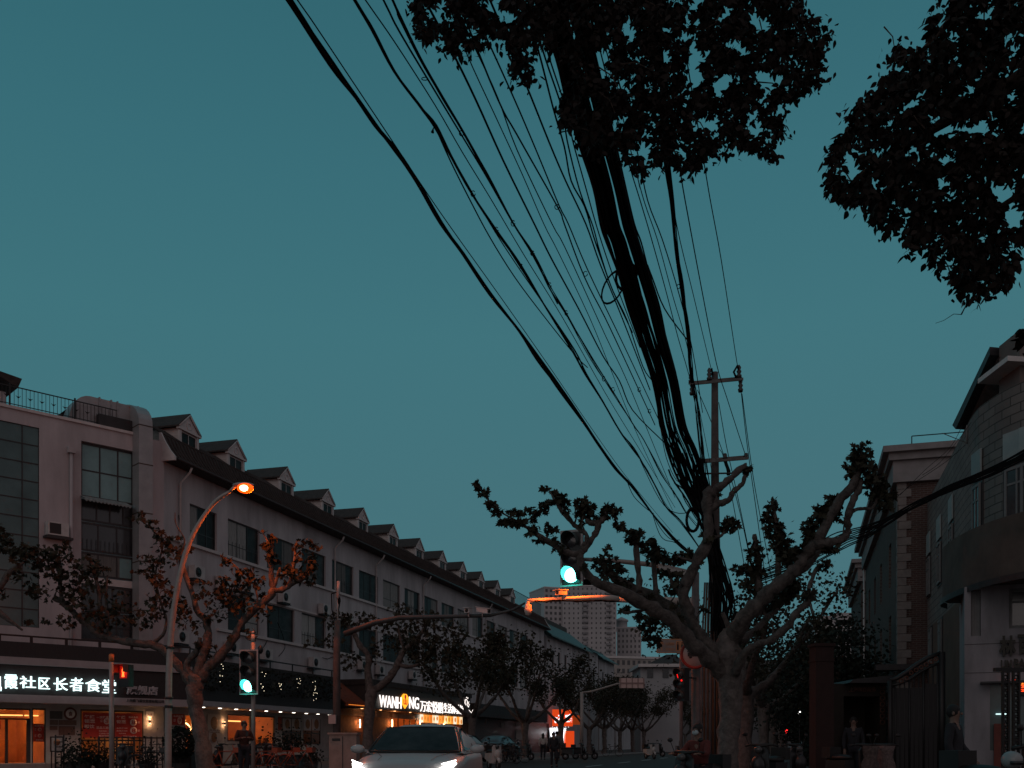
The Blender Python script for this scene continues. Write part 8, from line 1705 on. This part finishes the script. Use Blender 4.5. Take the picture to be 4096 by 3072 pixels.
person('rider in dark clothes on the street left of the red kiosk tree', GP(2214, 47, .004), .4, 1.68, dict(knL=(.1, -.2, .52), anL=(.1, -.1, .12), toL=(.1, -.24, .06)), DJ, DP)
person('shop worker behind the red kiosk counter', KF.pt(KF.u(2206), 1.0, PZ), -.2, 1.6, {}, DJ, DP)
# far headlights
for i, (px, py, d, lab) in enumerate(((2753, 2976, 95, 'left and brighter of two white headlights far down the street'), (2723, 2979, 97, 'dimmer white headlight left of the brighter one'))):
    o = thing('distant_scooter', lab, 'scooter', P(px, HY, d)-Z*CH, 'vehicles far down the street'); q_ = P(px, py, d)
    m = MB(); m.ball(q_, .10 if i == 0 else .06, n=8, m=6); m.build('headlight', emis('far_headlight', (1, .97, .9), 6), o)
    m = MB(); m.box(V(q_.x-.3, d+.15, .3), V(.6, 0, 0), V(0, 1.2, 0), Z*.6); m.box(V(q_.x-.12, d+.1, .9), V(.24, 0, 0), V(0, .4, 0), Z*.5); m.lathe(V(q_.x-.05, d+.2, .25), [(.001, 0), (.25, 0), (.25, .1), (.001, .1)], 10, V(1, 0, 0)); m.build('body', DKP, o)
# ================================================================== light, sky, camera
w = bpy.data.worlds.new('World'); bpy.context.scene.world = w; w.use_nodes = True; nt = w.node_tree; N_ = nt.nodes; L_ = nt.links
bg = N_['Background']; sky = N_.new('ShaderNodeTexSky'); sky.sky_type = 'NISHITA'; sky.sun_disc = False
SUN_EL, SUN_AZ = math.radians(6), math.radians(205)
sky.sun_elevation = SUN_EL; sky.sun_rotation = SUN_AZ; sky.air_density = 1; sky.dust_density = .5; sky.ozone_density = 3
hs = N_.new('ShaderNodeHueSaturation'); hs.inputs['Saturation'].default_value = .25; L_.new(sky.outputs[0], hs.inputs['Color'])
mx = N_.new('ShaderNodeMix'); mx.data_type = 'RGBA'; mx.inputs[0].default_value = .95; L_.new(hs.outputs[0], mx.inputs[6])
# dusk teal: slightly greyer and paler low down
tc = N_.new('ShaderNodeTexCoord'); sx_ = N_.new('ShaderNodeSeparateXYZ'); L_.new(tc.outputs['Generated'], sx_.inputs[0])
cr_ = N_.new('ShaderNodeValToRGB'); L_.new(sx_.outputs[2], cr_.inputs[0])
K = 1/.1
cr_.color_ramp.elements[0].position = 0.0; cr_.color_ramp.elements[0].color = (.050, .145, .170, 1)
cr_.color_ramp.elements[1].position = .62; cr_.color_ramp.elements[1].color = (.026, .128, .160, 1)
for p_, c_ in ((.2, (.048, .158, .186, 1)), (.38, (.042, .166, .197, 1)), (.5, (.034, .150, .184, 1))): e_ = cr_.color_ramp.elements.new(p_); e_.color = c_
sc_ = N_.new('ShaderNodeVectorMath'); sc_.operation = 'SCALE'; sc_.inputs['Scale'].default_value = 10.0; 
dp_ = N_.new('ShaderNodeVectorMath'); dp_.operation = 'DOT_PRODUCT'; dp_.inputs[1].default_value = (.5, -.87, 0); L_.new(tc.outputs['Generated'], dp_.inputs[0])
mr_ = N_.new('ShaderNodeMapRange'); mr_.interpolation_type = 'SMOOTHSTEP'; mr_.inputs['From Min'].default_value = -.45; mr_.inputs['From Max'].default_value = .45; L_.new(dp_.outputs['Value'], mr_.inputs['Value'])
m2_ = N_.new('ShaderNodeMix'); m2_.data_type = 'RGBA'; L_.new(mr_.outputs[0], m2_.inputs[0]); L_.new(cr_.outputs[0], m2_.inputs[6]); m2_.inputs[7].default_value = (.156, .137, .147, 1)  # unseen sky behind the camera, tinted warm to neutralise teal light on the walls
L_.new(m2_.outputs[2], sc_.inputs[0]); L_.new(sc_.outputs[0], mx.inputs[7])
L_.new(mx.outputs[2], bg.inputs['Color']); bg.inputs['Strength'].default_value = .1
sl_ = bpy.data.lights.new('afterglow', 'SUN'); sl_.energy = .16; sl_.angle = math.radians(50); sl_.color = (1, .86, .82)
so = bpy.data.objects.new('afterglow', sl_); COL.objects.link(so)
dirv = V(math.sin(SUN_AZ), math.cos(SUN_AZ), math.tan(math.radians(26))); so.rotation_euler = (dirv).to_track_quat('Z', 'Y').to_euler(); so.location = (0, -20, 30)
cd = bpy.data.cameras.new('camera'); co = bpy.data.objects.new('camera', cd); COL.objects.link(co); co.location = (0, 0, CH); co.rotation_euler = (math.radians(90), 0, 0)
cd.sensor_width = 36; cd.lens = F/4096*36; cd.shift_y = (HY-1536)/4096; cd.clip_end = 4000; cd.clip_start = .05
scn = bpy.context.scene; scn.camera = co
scn.view_settings.view_transform = 'Standard'; scn.view_settings.look = 'None'; scn.view_settings.gamma = 1; scn.view_settings.exposure = 0
scn.cycles.use_denoising = True; scn.cycles.max_bounces = 5; scn.cycles.transparent_max_bounces = 8; scn.cycles.sample_clamp_indirect = 3
